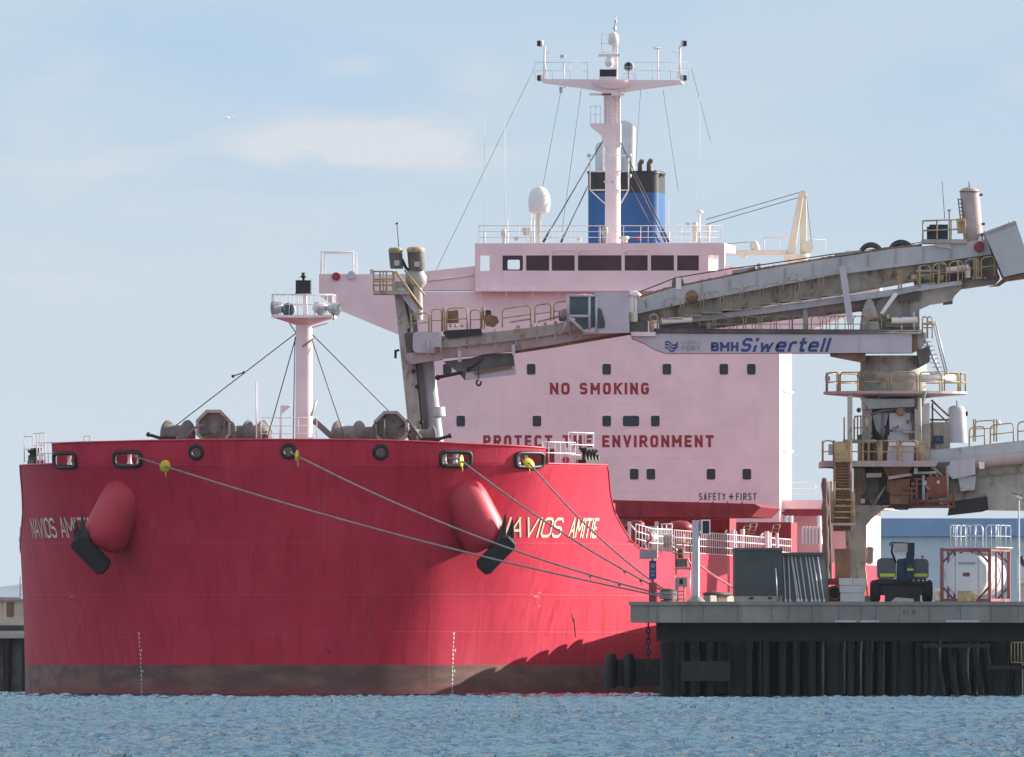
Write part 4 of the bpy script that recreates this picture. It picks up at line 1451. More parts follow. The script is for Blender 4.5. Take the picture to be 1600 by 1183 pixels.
# square frame half way up
k = MB()
A = [MP(922, y, ds) for y in (243, 268, 297) for ds in (-.9,)]
for y in (268, 297):
    k.tube([MP(922, y, -.9), MP(982, y, -.9), MP(982, y, .9), MP(922, y, .9)], .035, closed=True)
k.tube([MP(922, 243, -.9), MP(982, 243, -.9)], .02)
for x in (922, 982):
    k.tube([MP(x, 243, -.9), MP(x, 297, -.9)], .035)
k.tube([MP(922, 297, -.9), MP(945, 318, -.3)], .035); k.tube([MP(982, 297, -.9), MP(970, 318, -.3)], .035)
k.build('yard_frame', 'white', mm)
for (x, y) in ((920, 243), (984, 243), (984, 275)):
    MB().ball(MP(x, y, -.9), .12).build('signal_lamp', 'galv', mm)
for px in (951, 962):
    P = MP(px - 5 + 0, 284, -.45)
    MB().lathe(P, P + Vector((0, -.06, 0)), [(.1, 0), (.1, 1)], 10).build('mast_port', 'galv', mm)
for (a, b2, ds) in (((943, 218), (849, 378), -4), ((919, 290), (877, 378), -4), ((967, 218), (1045, 378), -4), ((985, 290), (1030, 378), 3), ((984, 262), (1040, 378), 3)):
    k = MB().tube([MP(*a), MP(*b2, ds)], .035)
    k.tube([MP(*a).lerp(MP(*b2, ds), .88), MP(*b2, ds)], .07)
    k.build('stay_wire', 'wire', mm)
for (a, b2) in (((836, 104), (680, 425)), ((876, 145), (848, 292)), ((908, 140), (878, 362)), ((1080, 106), (1110, 220)), ((1001, 140), (993, 260)), ((1036, 140), (1060, 300))):
    MB().tube([MP(*a), MP(*b2, -3)], .012, 4).build('halyard', 'wire', mm)

# roof furniture
sd_ = SP(842, 378, 197)
k = MB()
r = .64
P0, P1 = SP(842.5, 334, 197), SP(842.5, 291, 197)
k.lathe(P0, P1, [(.35, 0), (.58, .06), (.63, .25), (.64, .5), (.58, .74), (.42, .9), (.2, .98), (.02, 1)], 24)
dm = k.build('satellite_dome', 'dome', ship)
MB().cyl(SP(842, 380, 197), SP(842, 333, 197), .13, .16, 12).build('pedestal', 'palecream', dm)
for (px, yt, yb, r) in ((757, 190, 380, .018), (788.5, 188, 380, .02), (1093, 150, 330, .014), (1093, 330, 380, .05), (620.0, 0, 0, 0), (1045, 312, 380, .014), (829, 335, 380, .04), (834, 345, 380, .05), (793, 338, 380, .03)):
    if r == 0: continue
    k = MB().tube([SP(px, yb, 198), SP(px, yt, 198)], r, 6)
    k.tube([SP(px, 380, 198), SP(px, 362, 198)], max(.06, r))
    k.build('whip_antenna', 'white', ship)
for (px, py, wd, hg, c_) in ((787, 370, 8, 22, 'galv'), (822, 362, 14, 12, 'palecream'), (807, 373, 10, 6, 'galv'), (945, 368, 10, 26, 'cgrey'), (975, 374, 16, 10, 'palecream'), (998, 372, 7, 7, 'redtext'), (1086, 362, 9, 30, 'palecream'), (1106, 366, 9, 24, 'palecream'), (1075, 350, 9, 4, 'galv'), (905, 374, 8, 6, 'palecream')):
    a, b2 = SP(px - wd / 2, py + hg / 2, 197.5), SP(px + wd / 2, py - hg / 2, 197.5)
    k = MB().lathe(((a.x + b2.x) / 2, 197.5, a.z), ((a.x + b2.x) / 2, 197.5, b2.z), [((b2.x - a.x) / 2 * q, f) for q, f in ((.7, 0), (.7, .5), (1, .55), (1, .9), (.8, 1))], 10)
    k.build('roof_fitting', c_, ship)
k = MB().lathe(SP(1093, 335, 198), SP(1093, 328, 198), [(.05, 0), (.22, .4), (.22, .7), (.05, 1)], 12)
k.build('antenna_base', 'white', ship)

# stores crane behind the funnel, its jib lowered to the left
SC = 207
CPx = lambda x, y, ds=0: SP(x, y, SC + ds)
k = MB().lathe(CPx(1247, 460), CPx(1247, 397), [(.55, 0), (.55, .86), (.7, .9), (.7, 1)], 16)
sc_ = k.build('provision_crane', 'palecream', ship)
k = MB()
k.prism([(p.x, p.z) for p in (CPx(1248, 304), CPx(1256, 304), CPx(1241, 402), CPx(1228, 402))], SC - .25, SC + .05)
k.prism([(p.x, p.z) for p in (CPx(1250, 302), CPx(1259, 303), CPx(1260, 400), CPx(1249, 400))], SC + .35, SC + .65)
k.lathe(CPx(1254, 303, -.4), CPx(1254, 303, .9), [(.2, 0), (.2, 1)], 14)
k.build('crane_post', 'palecream', sc_)
k = MB().box(CPx(1130, 398.5, -.25), CPx(1232, 391, .25)); k.box(CPx(1157, 403, -.3), CPx(1167, 393, .3)); k.box(CPx(1225, 409, -.5), CPx(1258, 398, .9))
k.build('jib', 'palecream', sc_)
k = MB().lathe(CPx(1173, 388, .3), CPx(1186, 384, .3), [(.18, 0), (.36, .2), (.36, .8), (.2, 1)], 14); k.build('hoist_winch', 'palecream', sc_)
MB().cyl(CPx(1262, 386, .2), CPx(1262, 386, 1.0), .35, .35, 14).build('hoist_winch', 'palecream', sc_)
k = MB()
k.tube([CPx(1103, 343), CPx(1252, 300)], .02); k.tube([CPx(1103, 351), CPx(1250, 308)], .02); k.tube([CPx(1134, 381), CPx(1172, 378)], .015); k.tube([CPx(1260, 306), CPx(1268, 378)], .015)
k.build('hoist_wire', 'wire', sc_)
MB().rail([SP(1194, 398, 209), SP(1290, 402, 209)], 1.0, .8, (1.,), .03).build('crane_railing', 'white', sc_)
# ------------------------------------------------------------------ wharf
WY, WTOP, WBOT = 960.0, 4.42, 3.45
WX0 = WP(985, 940, WY).x
WX1 = 28.5
LEN = 330.0
wharf = thing('wharf', 'long concrete wharf on dark piles in the right foreground beside the ship', 'wharf', (WX0, WY, 0))


def berth(y):
    return y * math.tan(TH)


m = MB()
# slab: berth edge runs parallel to the ship
def slab(m, z0, z1, o=0.0, ylen=LEN, x1=None):
    x1 = (WX1 - WX0) if x1 is None else x1
    V = [(0 - o, -o, z0), (x1 + o, -o, z0), (x1 + o + berth(ylen), ylen, z0), (berth(ylen) - o, ylen, z0)]
    V += [(p[0], p[1], z1) for p in V]
    m.add(V, [(0, 3, 2, 1), (4, 5, 6, 7), (0, 1, 5, 4), (1, 2, 6, 5), (2, 3, 7, 6), (3, 0, 4, 7)])
slab(m, WBOT, WTOP - .17)
slab(m, WTOP - .168, WTOP, .07)
m.build('deck_slab', 'concrete', wharf)
for px in (1012, 1065, 1098, 1152, 1205, 1232, 1268, 1310, 1345, 1368, 1405, 1452, 1500, 1548, 1590):
    x = WP(px, 940, WY).x - WX0
    MB().box((x, -.012, WBOT + .04), (x + .03, -.002, WTOP - .2)).build('slab_joint', 'cdark', wharf)
for (pa, pb) in ((1305, 1337), (1345, 1374), (1478, 1530)):
    a, b2 = WP(pa, 970, WY), WP(pb, 970, WY)
    MB().box((a.x - WX0, -.05, WBOT + .02), (b2.x - WX0, -.003, WBOT + .1)).build('edge_plate', 'galv', wharf)
A, B = WP(1410, 960, WY), WP(1431, 954, WY)
flat_text('32', A.x - WX0, A.x - WX0 + .28, A.z, B.z, -.003, .2, .1).build('stencilled_mark', 'cdark', wharf)
flat_text('N', A.x - WX0 + .46, A.x - WX0 + .6, A.z, B.z, -.003, .2, .1).build('stencilled_mark', 'cdark', wharf)
# deep cross beams, then rows of piles
rows = [2.6, 9.5, 17.0, 25.0, 33.0, 42.0]
for i, y in enumerate(rows):
    m = MB().box((berth(y) + 1.0, y - .5, 2.6), (WX1 - WX0 + berth(y) - .4, y + .5, WBOT - .002))
    m.build('pile_cap_beam', 'pile', wharf)
pile_m = {}
def pile(x, y, r, top=2.59, lean=0.0, mname='pile', z0=-2.5):
    key = (round(r, 2), round(lean, 2), round(top, 2), mname)
    if key in pile_m:
        o = MB().build('pile', mname, wharf, pile_m[key])
    else:
        k = MB()
        k.lathe((lean * (top - z0), 0, z0), (0, 0, top), [(r, 0), (r, .9), (r * 1.12, .92), (r * 1.12, 1)], 14)
        o = k.build('pile', mname, wharf)
        pile_m[key] = o.data
    o.location = (x, y, 0)
    return o
for (px, r) in ((1043, .33), (1057, .2), (1085, .17), (1110, .17), (1152, .42), (1168, .2), (1196, .17), (1222, .17), (1243, .17), (1268, .17), (1302, .38), (1328, .15), (1356, .17), (1376, .17), (1398, .17), (1413, .36), (1434, .17), (1446, .17), (1458, .2), (1562, .42), (1590, .25), (1618, .3), (1640, .2), (1665, .3)):
    pile(WP(px, 1000, WY + 3).x - WX0, 2.6 + random.uniform(-.1, .1), r)
for px in (1470, 1490, 1510, 1530, 1548):
    pile(WP(px, 1000, WY + 4).x - WX0 - .35, 3.0, .15, lean=-.16 if False else .17)
for j, y in enumerate(rows[1:]):
    x = berth(y) + 1.9 + random.uniform(0, .6)
    while x < WX1 - WX0 + berth(y) - .5:
        pile(x, y, random.choice((.17, .2, .3)))
        x += random.uniform(2.2, 3.0)
# added corrugated wall under the berth edge, blocking sun from the hull
k = MB()
V, n = [], 130
for i in range(n + 1):
    y = 5.5 + i * 1.0
    V += [(berth(y) + 1.5 + (.18 if i % 2 else 0), y, -2.5), (berth(y) + 1.5 + (.18 if i % 2 else 0), y, WBOT - .003)]
k.add(V, [(2 * i, 2 * i + 2, 2 * i + 3, 2 * i + 1) for i in range(n)])
k.build('sun_block_wall', 'pile', wharf)
k = MB().box((berth(47) + 1.7, 47, -2.5), (WX1 - WX0 + berth(47) - 3, 47.4, WBOT - .003))
k.build('dark_gap_wall', 'pile', wharf)  # added dark wall, fills the lit gaps between piles with shade
k = MB()
V = []
for (y, o) in ((46, 0), (200, 0)):
    V += [(berth(y) + .06, y, WTOP + .002), (berth(y) + .4, y, WTOP + .002), (berth(y) + .4, y, WTOP + .42), (berth(y) + .06, y, WTOP + .42)]
k.add(V, [(0, 1, 2, 3), (7, 6, 5, 4), (3, 2, 6, 7), (0, 3, 7, 4), (1, 5, 6, 2)])
k.build('berth_kerb', 'concrete', wharf)
# low walings and the fender unit by the ship
m = MB()
for (a, b2, y0, y1, d) in ((1065, 1140, 1033, 1064, 1.2), (1442, 1548, 1006, 1012, 1.0), (1545, 1600, 1040, 1046, 1.0)):
    p, q = WP(a, y1, WY + d), WP(b2, y0, WY + d)
    MB().box((p.x - WX0, d, p.z), (q.x - WX0, d + .5, q.z)).build('waling', 'pile', wharf)
p = WP(1592, 1036, WY + .5)
MB().rail([(p.x - WX0 - .35, .5, p.z), (p.x - WX0 + 1.5, .5, p.z)], .95, .16, (1., .02), .03).build('access_cage', 'ochre', wharf)
# fender hung at the wharf's corner, chained to the slab
m = MB()
p, q = WP(948, 1072, WY + 20), WP(1003, 1030, WY + 20)
fx = berth(20)
fnd = thing('dock_fender', 'dark hanging fender under the wharf corner close to the red hull', 'fender', (WX0, WY, 0))
m.box((p.x - WX0, 19.5, p.z), (q.x - WX0 + 1.2, 20.4, q.z))
m.build('fender_panel', 'pile', fnd)
for f in (.12, .62):
    x = p.x - WX0 + (q.x - p.x) * f
    MB().lathe((x, 19.4, p.z - .1), (x, 19.4, q.z + .25), [(.26, 0), (.32, .3), (.3, .8), (.22, 1)], 12).build('fender_buffer', 'pile', fnd)
k = MB()
x, zt_, zb_ = WP(1013, 975, WY + 2).x - WX0, WBOT, q.z
zz = zt_
i = 0
while zz > zb_ - .4:
    c0 = Vector((x, 2.0, zz - .12))
    ring = [c0 + (Vector((.09 * math.cos(a), 0, .16 * math.sin(a))) if i % 2 else Vector((0, .09 * math.cos(a), .16 * math.sin(a)))) for a in [2 * math.pi * g / 8 for g in range(8)]]
    k.tube(ring, .04, 5, closed=True)
    zz -= .25
    i += 1
k.build('fender_chain', 'black', fnd)

# mooring bollards along the berth edge and at the wharf's corner
def bollard_mesh():
    k = MB()
    k.lathe((0, 0, 0), (0, 0, .62), [(.36, 0), (.34, .1), (.2, .16), (.19, .55), (.25, .66), (.36, .74), (.37, .86), (.26, .97), (.05, 1)], 18)
    return k
bproto = None
for i, (x, y, lb) in enumerate(((1.75, 2.0, 'low iron bollard at the wharf corner holding four head ropes'),
                                (4.35, 50.6, 'nearest of five low dark bollards between the square pale post and the dark box'),
                                (4.45, 52.0, 'second nearest of five low dark bollards between the square pale post and the dark box'),
                                (4.55, 53.3, 'middle one of five low dark bollards between the square pale post and the dark box'),
                                (4.65, 54.6, 'second farthest of five low dark bollards between the square pale post and the dark box'),
                                (4.75, 55.9, 'farthest of five low dark bollards between the square pale post and the dark box'))):
    k = bollard_mesh()
    o = k.build('mooring_bollard', 'timber', None, bproto)
    bproto = o.data
    o.location = (WX0 + x, WY + y, WTOP)
    if i:
        o.scale = (1.5, 1.5, 1.0)
    tag(o, lb, 'bollard', 'iron bollards along the berth edge')

# ------------------------------------------------------------------ mooring ropes with rat guards
BOL = Vector((WX0 + 1.75, WY + 2.0, WTOP + .22))
ropes = [
    ((210, 713), -1, 258, .42, 'lowest grey mooring rope running from the left rectangular fairlead to the bollard', 'left rectangular fairlead', 'round yellow rat guard on the rope from the left rectangular fairlead'),
    ((455, 708), 0, 465, .62, 'grey mooring rope running from the round centre fairlead to the bollard', 'centre', 'yellow rat guard at the round centre fairlead of the bow'),
    ((717, 717), 1, 722, .35, 'grey mooring rope from the rectangular fairlead above the right anchor', 'right', 'yellow rat guard hanging at the rectangular fairlead above the right anchor'),
    ((824, 720), 1, 826.5, .45, 'rightmost steep mooring rope from the fairlead next to the white rails', 'far right', 'yellow rat guard below the fairlead nearest the white rails'),
]
for i, ((px, py), side, gpx, sag, lb, _, glb) in enumerate(ropes):
    sg = -1 if px < 450 else 1
    u = find_u(px if px > 452 else 2 * 455 - px, 11.4, 1)
    P = hull_pt(u, 11.4, sg)
    s = P.y
    A = ship_to_world(SP(px, py, s))
    nrm = hull_normal(max(u, .01), 11.4, sg)
    B = BOL + Vector((0, 0, (-.03, .05, .16, .22)[i]))
    pts = []
    for k in range(41):
        f = k / 40
        p = A.lerp(B, f)
        p.z -= sag * 4 * f * (1 - f)
        pts.append(p)
    # start a little inside the opening
    pts = [A + Vector((nrm.x, -abs(nrm.y), 0)) * -.9 + Vector((0, 0, .05))] + pts
    k = MB().tube([p - A for p in pts], .045, 7)
    for f in (33, 36):
        if i in (1, 2):
            k.ball(pts[f] - A + Vector((0, 0, -.05)), .09, n=8)
            k.tube([pts[f] - A, pts[f] - A + Vector((.02, 0, -.28))], .02, 5)
    k.tube([(B - A) + Vector((.36 * math.cos(a), .36 * math.sin(a), -.02)) for a in [2 * math.pi * q / 12 for q in range(12)]], .05, 6, closed=True)
    o = k.build('mooring_rope', 'rope')
    o.location = A
    tag(o, lb, 'rope', 'grey head ropes from the bow')
    # rat guard: dished yellow disc clipped round the rope
    best = min(range(1, 40), key=lambda j: abs((800 + F * pts[j].x / pts[j].y) - gpx))
    lo = min(range(400), key=lambda j: abs((800 + F * (A.lerp(B, j / 399)).x / (A.lerp(B, j / 399)).y) - gpx))
    f = lo / 399
    c = A.lerp(B, f); c.z -= sag * 4 * f * (1 - f)
    d = (B - A).normalized()
    if i in (1, 2):
        d = (d + Vector((1.5, .3, 0.1))).normalized()
    if i == 3:
        d = (d + Vector((.5, 0, .9))).normalized()
    g = MB().lathe(-d * .04, d * .05, [(.30, 0), (.31, .2), (.2, .6), (.07, 1)], 20)
    g.tube([Vector((.02, -.1, -.25)), Vector((.03, -.12, -.52))], .025, 5)
    go = g.build('rat_guard', 'yellow')
    go.location = c
    tag(go, glb, 'rat guard', 'yellow rat guards on the head ropes')
# pale breast rope farther along
A, B = ship_to_world(SP(1084, 877, 50)), Vector((12.25, 1042, WTOP + .35))
k = MB().tube([(A.lerp(B, f / 12) - A) - Vector((0, 0, .15 * 4 * (f / 12) * (1 - f / 12))) for f in range(13)], .06, 7)
o = k.build('mooring_rope', 'palerope')
o.location = A
tag(o, 'pale mooring rope slanting behind the white post towards the grey box', 'rope')

# ------------------------------------------------------------------ things standing on the wharf
def onwharf(px, Y):
    return WP(px, 940, Y).x


def LP(px, py, Y, x0):
    p = WP(px, py, Y)
    return Vector((p.x - x0, 0, p.z - WTOP))


# beacon post with signs and solar panel
Y = WY + 3.5
X = onwharf(1020, Y)
q = lambda px, py, d=0: LP(px, py, Y, X) + Vector((0, d, 0))
b = thing('beacon_post', 'maroon beacon post carrying a dark blue sign and tilted solar panel at the wharf corner', 'beacon', (X, Y, WTOP))
MB().lathe((0, 0, 0), (0, 0, q(1020, 910).z), [(.19, 0), (.19, .95), (.17, 1)], 18).build('post', 'signred', b)
MB().cyl((0, 0, q(0, 910).z - .02), (-.01, 0, q(0, 866).z), .05, .05, 8).build('pole', 'cdark', b)
k = MB().prism(rrect(-.17, .17, q(0, 905).z, q(0, 876).z, .05), -.14, -.06)
sg = k.build('sign', 'signblue', b)
k = MB()
cz = q(0, 884).z
k.lathe((-.0, -.155, cz), (0, -.145, cz), [(.1, 0), (.1, 1)], 16)
k.box((-.1, -.155, q(0, 894).z), (.1, -.145, q(0, 892).z)); k.box((-.08, -.155, q(0, 900).z), (.08, -.145, q(0, 897).z))
k.build('sign_symbols', 'greytext', sg)
k = MB().obox((q(1013, 867).x, -.05, q(0, 866).z), (.82, .62, .04), Matrix.Rotation(R(38), 3, 'X') @ Matrix.Rotation(R(0), 3, 'Y'))
sp_ = k.build('solar_panel', 'solar', b)
k = MB()
rot = Matrix.Rotation(R(38), 3, 'X')
cpt = Vector((q(1013, 867).x, -.05, q(0, 866).z))
for (a, b2) in (((-.41, -.31), (.41, -.31)), ((-.41, .31), (.41, .31)), ((-.41, -.31), (-.41, .31)), ((.41, -.31), (.41, .31)), ((.12, -.31), (.12, .31))):
    k.tube([cpt + rot @ Vector((a[0], a[1], -.025)), cpt + rot @ Vector((b2[0], b2[1], -.025))], .018, 5)
k.build('panel_frame', 'galv', sp_)

# access tower with cabinet
Y = WY + 14
X = onwharf(1066, Y)
q = lambda px, py, d=0: LP(px, py, Y, X) + Vector((0, d, 0))
b = thing('access_tower', 'slim access tower with yellow cage, grey cabinets and ladder legs left of the white post', 'tower', (X, Y, WTOP))
k = MB()
for px in (1059, 1069):
    for d in (0, .5):
        k.tube([q(px, 945, d), q(px, 917, d)], .04)
for px in (1059, 1069):
    k.tube([q(px, 920, 0), q(px, 920, .5)], .03)
for y in (936, 930, 924):
    k.tube([q(1059, y), q(1069, y)], .03)
k.build('legs', 'cgrey', b)
k = MB().box(q(1057, 917, -.1), q(1074, 902, .5)); k.build('cabinet', 'cgrey', b)
k = MB().box(q(1061.5, 913, -.13), q(1067, 905, -.102)); k.build('cabinet_window', 'black', b)
k = MB().box(q(1054, 890, -.15), q(1080, 886.5, .9)); k.build('floor_plate', 'cgrey', b)
k = MB().box(q(1057, 886, 0), q(1074, 873, .6)); k.build('control_box', 'contgrey', b)
k = MB().rail([q(1056, 886, -.05), q(1079, 886, -.05), q(1079, 886, .8), q(1056, 886, .8)], 1.12, .4, (1., .55), .035, closed=True)
k.build('yellow_cage', 'ochre', b)
k = MB().box(q(1059, 872.5, .1), q(1066, 858, .5)); k.build('motor_box', 'orange', b)
k = MB()
for px in (1055, 1078):
    k.tube([q(px, 890, .2), q(px + .5, 945, .2)], .03)
k.tube([q(1074, 872, -.2), q(1079, 882, -.2)], .04)
k.build('ladder', 'galv', b)

# white square post with sign
Y = WY + 20
X = onwharf(1087.5, Y)
q = lambda px, py, d=0: LP(px, py, Y, X) + Vector((0, d, 0))
b = thing('square_post', 'tall square pale post with a small dark lantern box on its right', 'post', (X, Y, WTOP))
a, e = q(1082, 945), q(1093, 813)
k = MB().obox((0, .17, e.z / 2), (.30, .30, e.z), Matrix.Rotation(R(-14), 3, 'Z')); k.build('shaft', 'clilac', b)
k = MB().lathe((0, .17, 0), (0, .17, .3), [(.45, 0), (.42, .3), (.2, 1)], 8); k.build('footing', 'concrete', b)
k = MB().box(q(1095, 836, -.05), q(1110, 812, .3)); lb_ = k.build('lantern_box', 'white', b)
k = MB().box(q(1098, 833.5, -.08), q(1108, 814, -.052)); k.build('lantern_face', 'black', lb_)

# dark box store with ribbed side
Y = WY + 5
X = onwharf(1185, Y)
q = lambda px, py, d=0: LP(px, py, Y, X) + Vector((0, d, 0))
b = thing('storage_container', 'large dark slate box with a ribbed pale side standing in the middle of the wharf', 'container', (X, Y, WTOP))
zt_, z1 = q(0, 857).z, q(0, 931).z
xl, xr, xe = q(1148, 900).x, q(1222, 900).x, q(1290, 900).x
k = MB().box((xl, 0, z1), (xr, 9, zt_)); k.build('end_panel', 'contdark', b)
k = MB().box((xl + .06, .03, 0), (xr, 9, z1 - .002)); k.build('skirt', 'cgrey', b)
for px in (1171, 1200):
    k = MB().box((q(px, 0).x, 0, .12), (q(px, 0).x + .18, .028, .22)); k.build('skirt_slot', 'black', b)
k = MB().box((xl - .03, -.06, zt_ - .07), (xr + .02, 9, zt_ + .03)); k.build('top_rail', 'cdark', b)
xt = q(1288, 865).x
zt2 = q(0, 864).z
k = MB().prism([(xr + .01, 0), (xe + .2, 0), (xt, zt2), (xr + .01, zt2)], 1.2, 9.0); k.build('side_panel', 'contgrey', b)
k = MB().box((xr + .01, 1.0, zt2 - .1), (xt + .03, 1.18, zt2 + .03)); k.build('side_top_rail', 'cdark', b)
for (pa, pb) in ((1224, 1228), (1232, 1235), (1236, 1247), (1237, 1250), (1242, 1254), (1250, 1261), (1259, 1270), (1264, 1276), (1270, 1282), (1277, 1289)):
    p0, p1 = q(pa, 864, 1.1), q(pb, 945, .9)
    k = MB().tube([p0, p0.lerp(p1, .8), p0.lerp(p1, .9), p1], .035, 6)
    k.lathe(p0.lerp(p1, .88), p1, [(.04, 0), (.075, .3), (.075, 1)], 8)
    k.build('side_rib', 'galv', b)
k = MB().tube([q(1212, 888, -.1), q(1215, 945, -.1)], .025); k.build('side_rib', 'galv', b)

# weathered timber pole
Y = WY + 78
X = onwharf(1288, Y)
q = lambda px, py, d=0: LP(px, py, Y, X) + Vector((0, d, 0))
k = MB()
prof = []
h = q(0, 747).z
for i in range(18):
    f = i / 17
    prof.append((.17 + .035 * math.sin(i * 2.1) + .03 * random.random() - .05 * f * f, f))
k.lathe((.12, 0, 0), (0, 0, h), prof, 9)
k.lathe((.3, .2, h * .2), (.15, .1, h * .97), [(.12, 0), (.13, .5), (.07, 1)], 7)
o = k.build('timber_pole', 'timber')
o.location = (X, Y, WTOP)
tag(o, 'weathered dark timber pole upright beside the ochre stair tower', 'pole')

# concrete blocks: three courses
Y = WY + 6
for (x0, x1, y0, y1, lb) in ((1311, 1332, 903, 914.5, 'top left pale block of the stack in front of the crane leg'), (1332.5, 1353, 903, 914.5, 'top right pale block of the stack in front of the crane leg'),
                             (1312, 1352, 915, 926, 'long pale block in the middle of the block stack'), (1313, 1351, 926.5, 946, 'bottom pale block of the block stack')):
    a, e = WP(x0, y1, Y), WP(x1, y0, Y)
    c = (a + e) / 2
    k = MB().prism(rrect(a.x - c.x, e.x - c.x, 0, e.z - a.z - .01, .03, 2), -.45, .45)
    o = k.build('concrete_block', 'blockpaint')
    z0 = WTOP if y1 > 940 else a.z
    o.location = (c.x, Y, z0)
    if y1 > 940:
        o.scale = (1, 1, (e.z - WTOP - .01) / (e.z - a.z - .01))
    tag(o, lb, 'block', 'pale blocks stacked on the wharf')
# hose reel
Y = WY + 6.5
X = onwharf(1303, Y)
q = lambda px, py, d=0: LP(px, py, Y, X) + Vector((0, d, 0))
b = thing('hose_reel', 'red hose reel with a round black mouth beside the stacked pale blocks', 'hose reel', (X, Y, WTOP))
k = MB().lathe((0, -.1, q(0, 927).z), (0, .5, q(0, 927).z), [(.34, 0), (.36, .2), (.36, .8), (.34, 1)], 22); o = k.build('reel', 'orange', b)
k = MB().lathe((0.05, -.13, q(0, 926).z), (0.05, -.1, q(0, 926).z), [(.22, 0), (.24, 1)], 22); k.build('mouth', 'rubber', o)
k = MB().box((-.33, 0, 0), (.33, .5, .2)); k.build('foot', 'signred', b)
k = MB().box((-.28, 0, q(0, 914).z), (.3, .5, q(0, 904).z)); k.build('valve_box', 'signred', b)

# boom lift seen from the rear
Y = WY + 5
X = onwharf(1409, Y)
q = lambda px, py, d=0: LP(px, py, Y, X) + Vector((0, d, 0))
b = thing('boom_lift', 'grey and blue boom lift with black wheels and lime reflective tape parked on the wharf', 'boom lift', (X, Y, WTOP))
k = MB().box(q(1376, 930, .35), q(1444, 908, 3.0)); k.box(q(1383, 940, .2), q(1438, 930, .6)); k.box(q(1370, 912, .1), q(1448, 905, 3.2))
k.build('chassis', 'black', b)
for px in (1368.5, 1450):
    for d in (.1, 2.4):
        c = q(px, 921.5, d + .45)
        w_ = .22
        wo_ = MB().lathe((c.x - w_, c.y, .5), (c.x + w_, c.y, .5), [(.40, 0), (.5, .15), (.52, .3), (.52, .7), (.5, .85), (.40, 1)], 24).build('wheel', 'rubber', b)
        MB().lathe((c.x - w_ - .01, c.y, .5), (c.x + w_ + .01, c.y, .5), [(.2, 0), (.24, .5), (.2, 1)], 12).build('hub', 'cdark', wo_)
for (xa, xb, yt) in ((1371, 1400, 872), (1424, 1451, 873)):
    a, e = q(xa, 905), q(xb, yt)
    k = MB().prism(rrect(a.x, e.x, a.z, e.z, .2, 5), .0, 2.6)
    o = k.build('engine_cover', 'mgrey', b)
    MB().box((a.x + .12, -.012, a.z + .12), (e.x - .05, -.002, a.z + .26)).build('reflective_tape', 'lime', o)
k = MB().prism([(q(1401, 0).x, q(0, 908).z), (q(1421, 0).x, q(0, 908).z), (q(1429, 0).x, q(0, 868).z), (q(1429, 0).x, q(0, 848).z), (q(1417, 0).x, q(0, 848).z), (q(1416, 0).x, q(0, 872).z), (q(1402, 0).x, q(0, 874).z)], -.1, .9)
bm = k.build('boom', 'mblue', b)
k = MB().prism([(q(1416, 0).x, q(0, 905).z), (q(1427, 0).x, q(0, 905).z), (q(1427, 0).x, q(0, 872).z), (q(1416, 0).x, q(0, 872).z)], -.3, -.11)
k.build('boom_knuckle', 'mblue', b)
MB().box((q(1417, 0).x, -.312, q(0, 891.5).z), (q(1427, 0).x, -.302, q(0, 888.5).z)).build('reflective_tape', 'lime', b)
k = MB().add([(q(1419, 0).x, -.31, q(0, 887).z), (q(1426, 0).x, -.31, q(0, 887).z), (q(1422.5, 0).x, -.31, q(0, 881).z)], [(0, 1, 2)]); k.build('warning_triangle', 'orange', b)
k = MB().box(q(1397, 863, -.2), q(1418, 850, .5)); k.build('boom_head', 'cpink', b)
k = MB().box(q(1400, 876, -.05), q(1414, 868, .3)); k.build('light_bar', 'white', b)
k = MB().tube([q(1392, 853), q(1390, 850), q(1393, 848), q(1418, 848)], .04); k.tube([q(1395, 850), q(1393, 862), q(1400, 880)], .05); k.build('hydraulic_hose', 'black', b)
for px in (1426, 1434, 1441, 1447):
    MB().box(q(px, 908, .05), q(px + 3, 906, .09)).build('rear_lamp', 'white', b)
k = MB().lathe(q(1442, 872, .5), q(1442, 868, .5), [(.06, 0), (.06, 1)], 10); k.build('beacon', 'orange', b)
# small red and yellow chock on the deck
k = MB().prism([(-.55, 0), (.55, 0), (.5, .14), (-.3, .2)], -.2, .2)
o = k.build('wheel_chock', 'cpink'); o.location = (onwharf(1410, WY + 2), WY + 2, WTOP)
tag(o, 'small pink wheel chock lying on the wharf edge below the boom lift', 'chock')

# tank container in a red frame
Y = WY + 3
X = onwharf(1509, Y)
tz = 2.72
b = thing('tank_container', 'white tank container in an octagon braced red frame with rails on top', 'tank container', (X, Y, WTOP), R(-10.5))
b.scale = (.92, .92, .915)
hw = 1.22
k = MB()
for (x, y) in ((-hw, 0), (hw, 0), (-hw, 6.06), (hw, 6.06)):
    k.box((x - .08, y - .08, 0), (x + .08, y + .08, tz))
for y in (0, 6.06):
    for z in (.09, tz - .09):
        k.box((-hw + .081, y - .07, z - .07), (hw - .081, y + .07, z + .07))
for x in (-hw, hw):
    for z in (.09, tz - .09):
        k.box((x - .06, .081, z - .07), (x + .06, 5.98, z + .07))
    for y in (2.0, 4.0):
        k.box((x - .05, y - .06, .17), (x + .05, y + .06, tz - .17))
for y in (0, 6.06):
    for sx in (-1, 1):
        k.tube([(sx * (hw - .06), y, .72), (sx * .62, y, .13)], .055)
        k.tube([(sx * (hw - .06), y, tz - .72), (sx * .62, y, tz - .13)], .055)
k.build('frame', 'tankred', b)
k = MB().lathe((0, .12, tz / 2), (0, 5.95, tz / 2), [(1.02, 0), (1.12, .012), (1.14, .03), (1.14, .97), (1.12, .988), (1.0, 1)], 40)
tk = k.build('tank_shell', 'tankwhite', b)
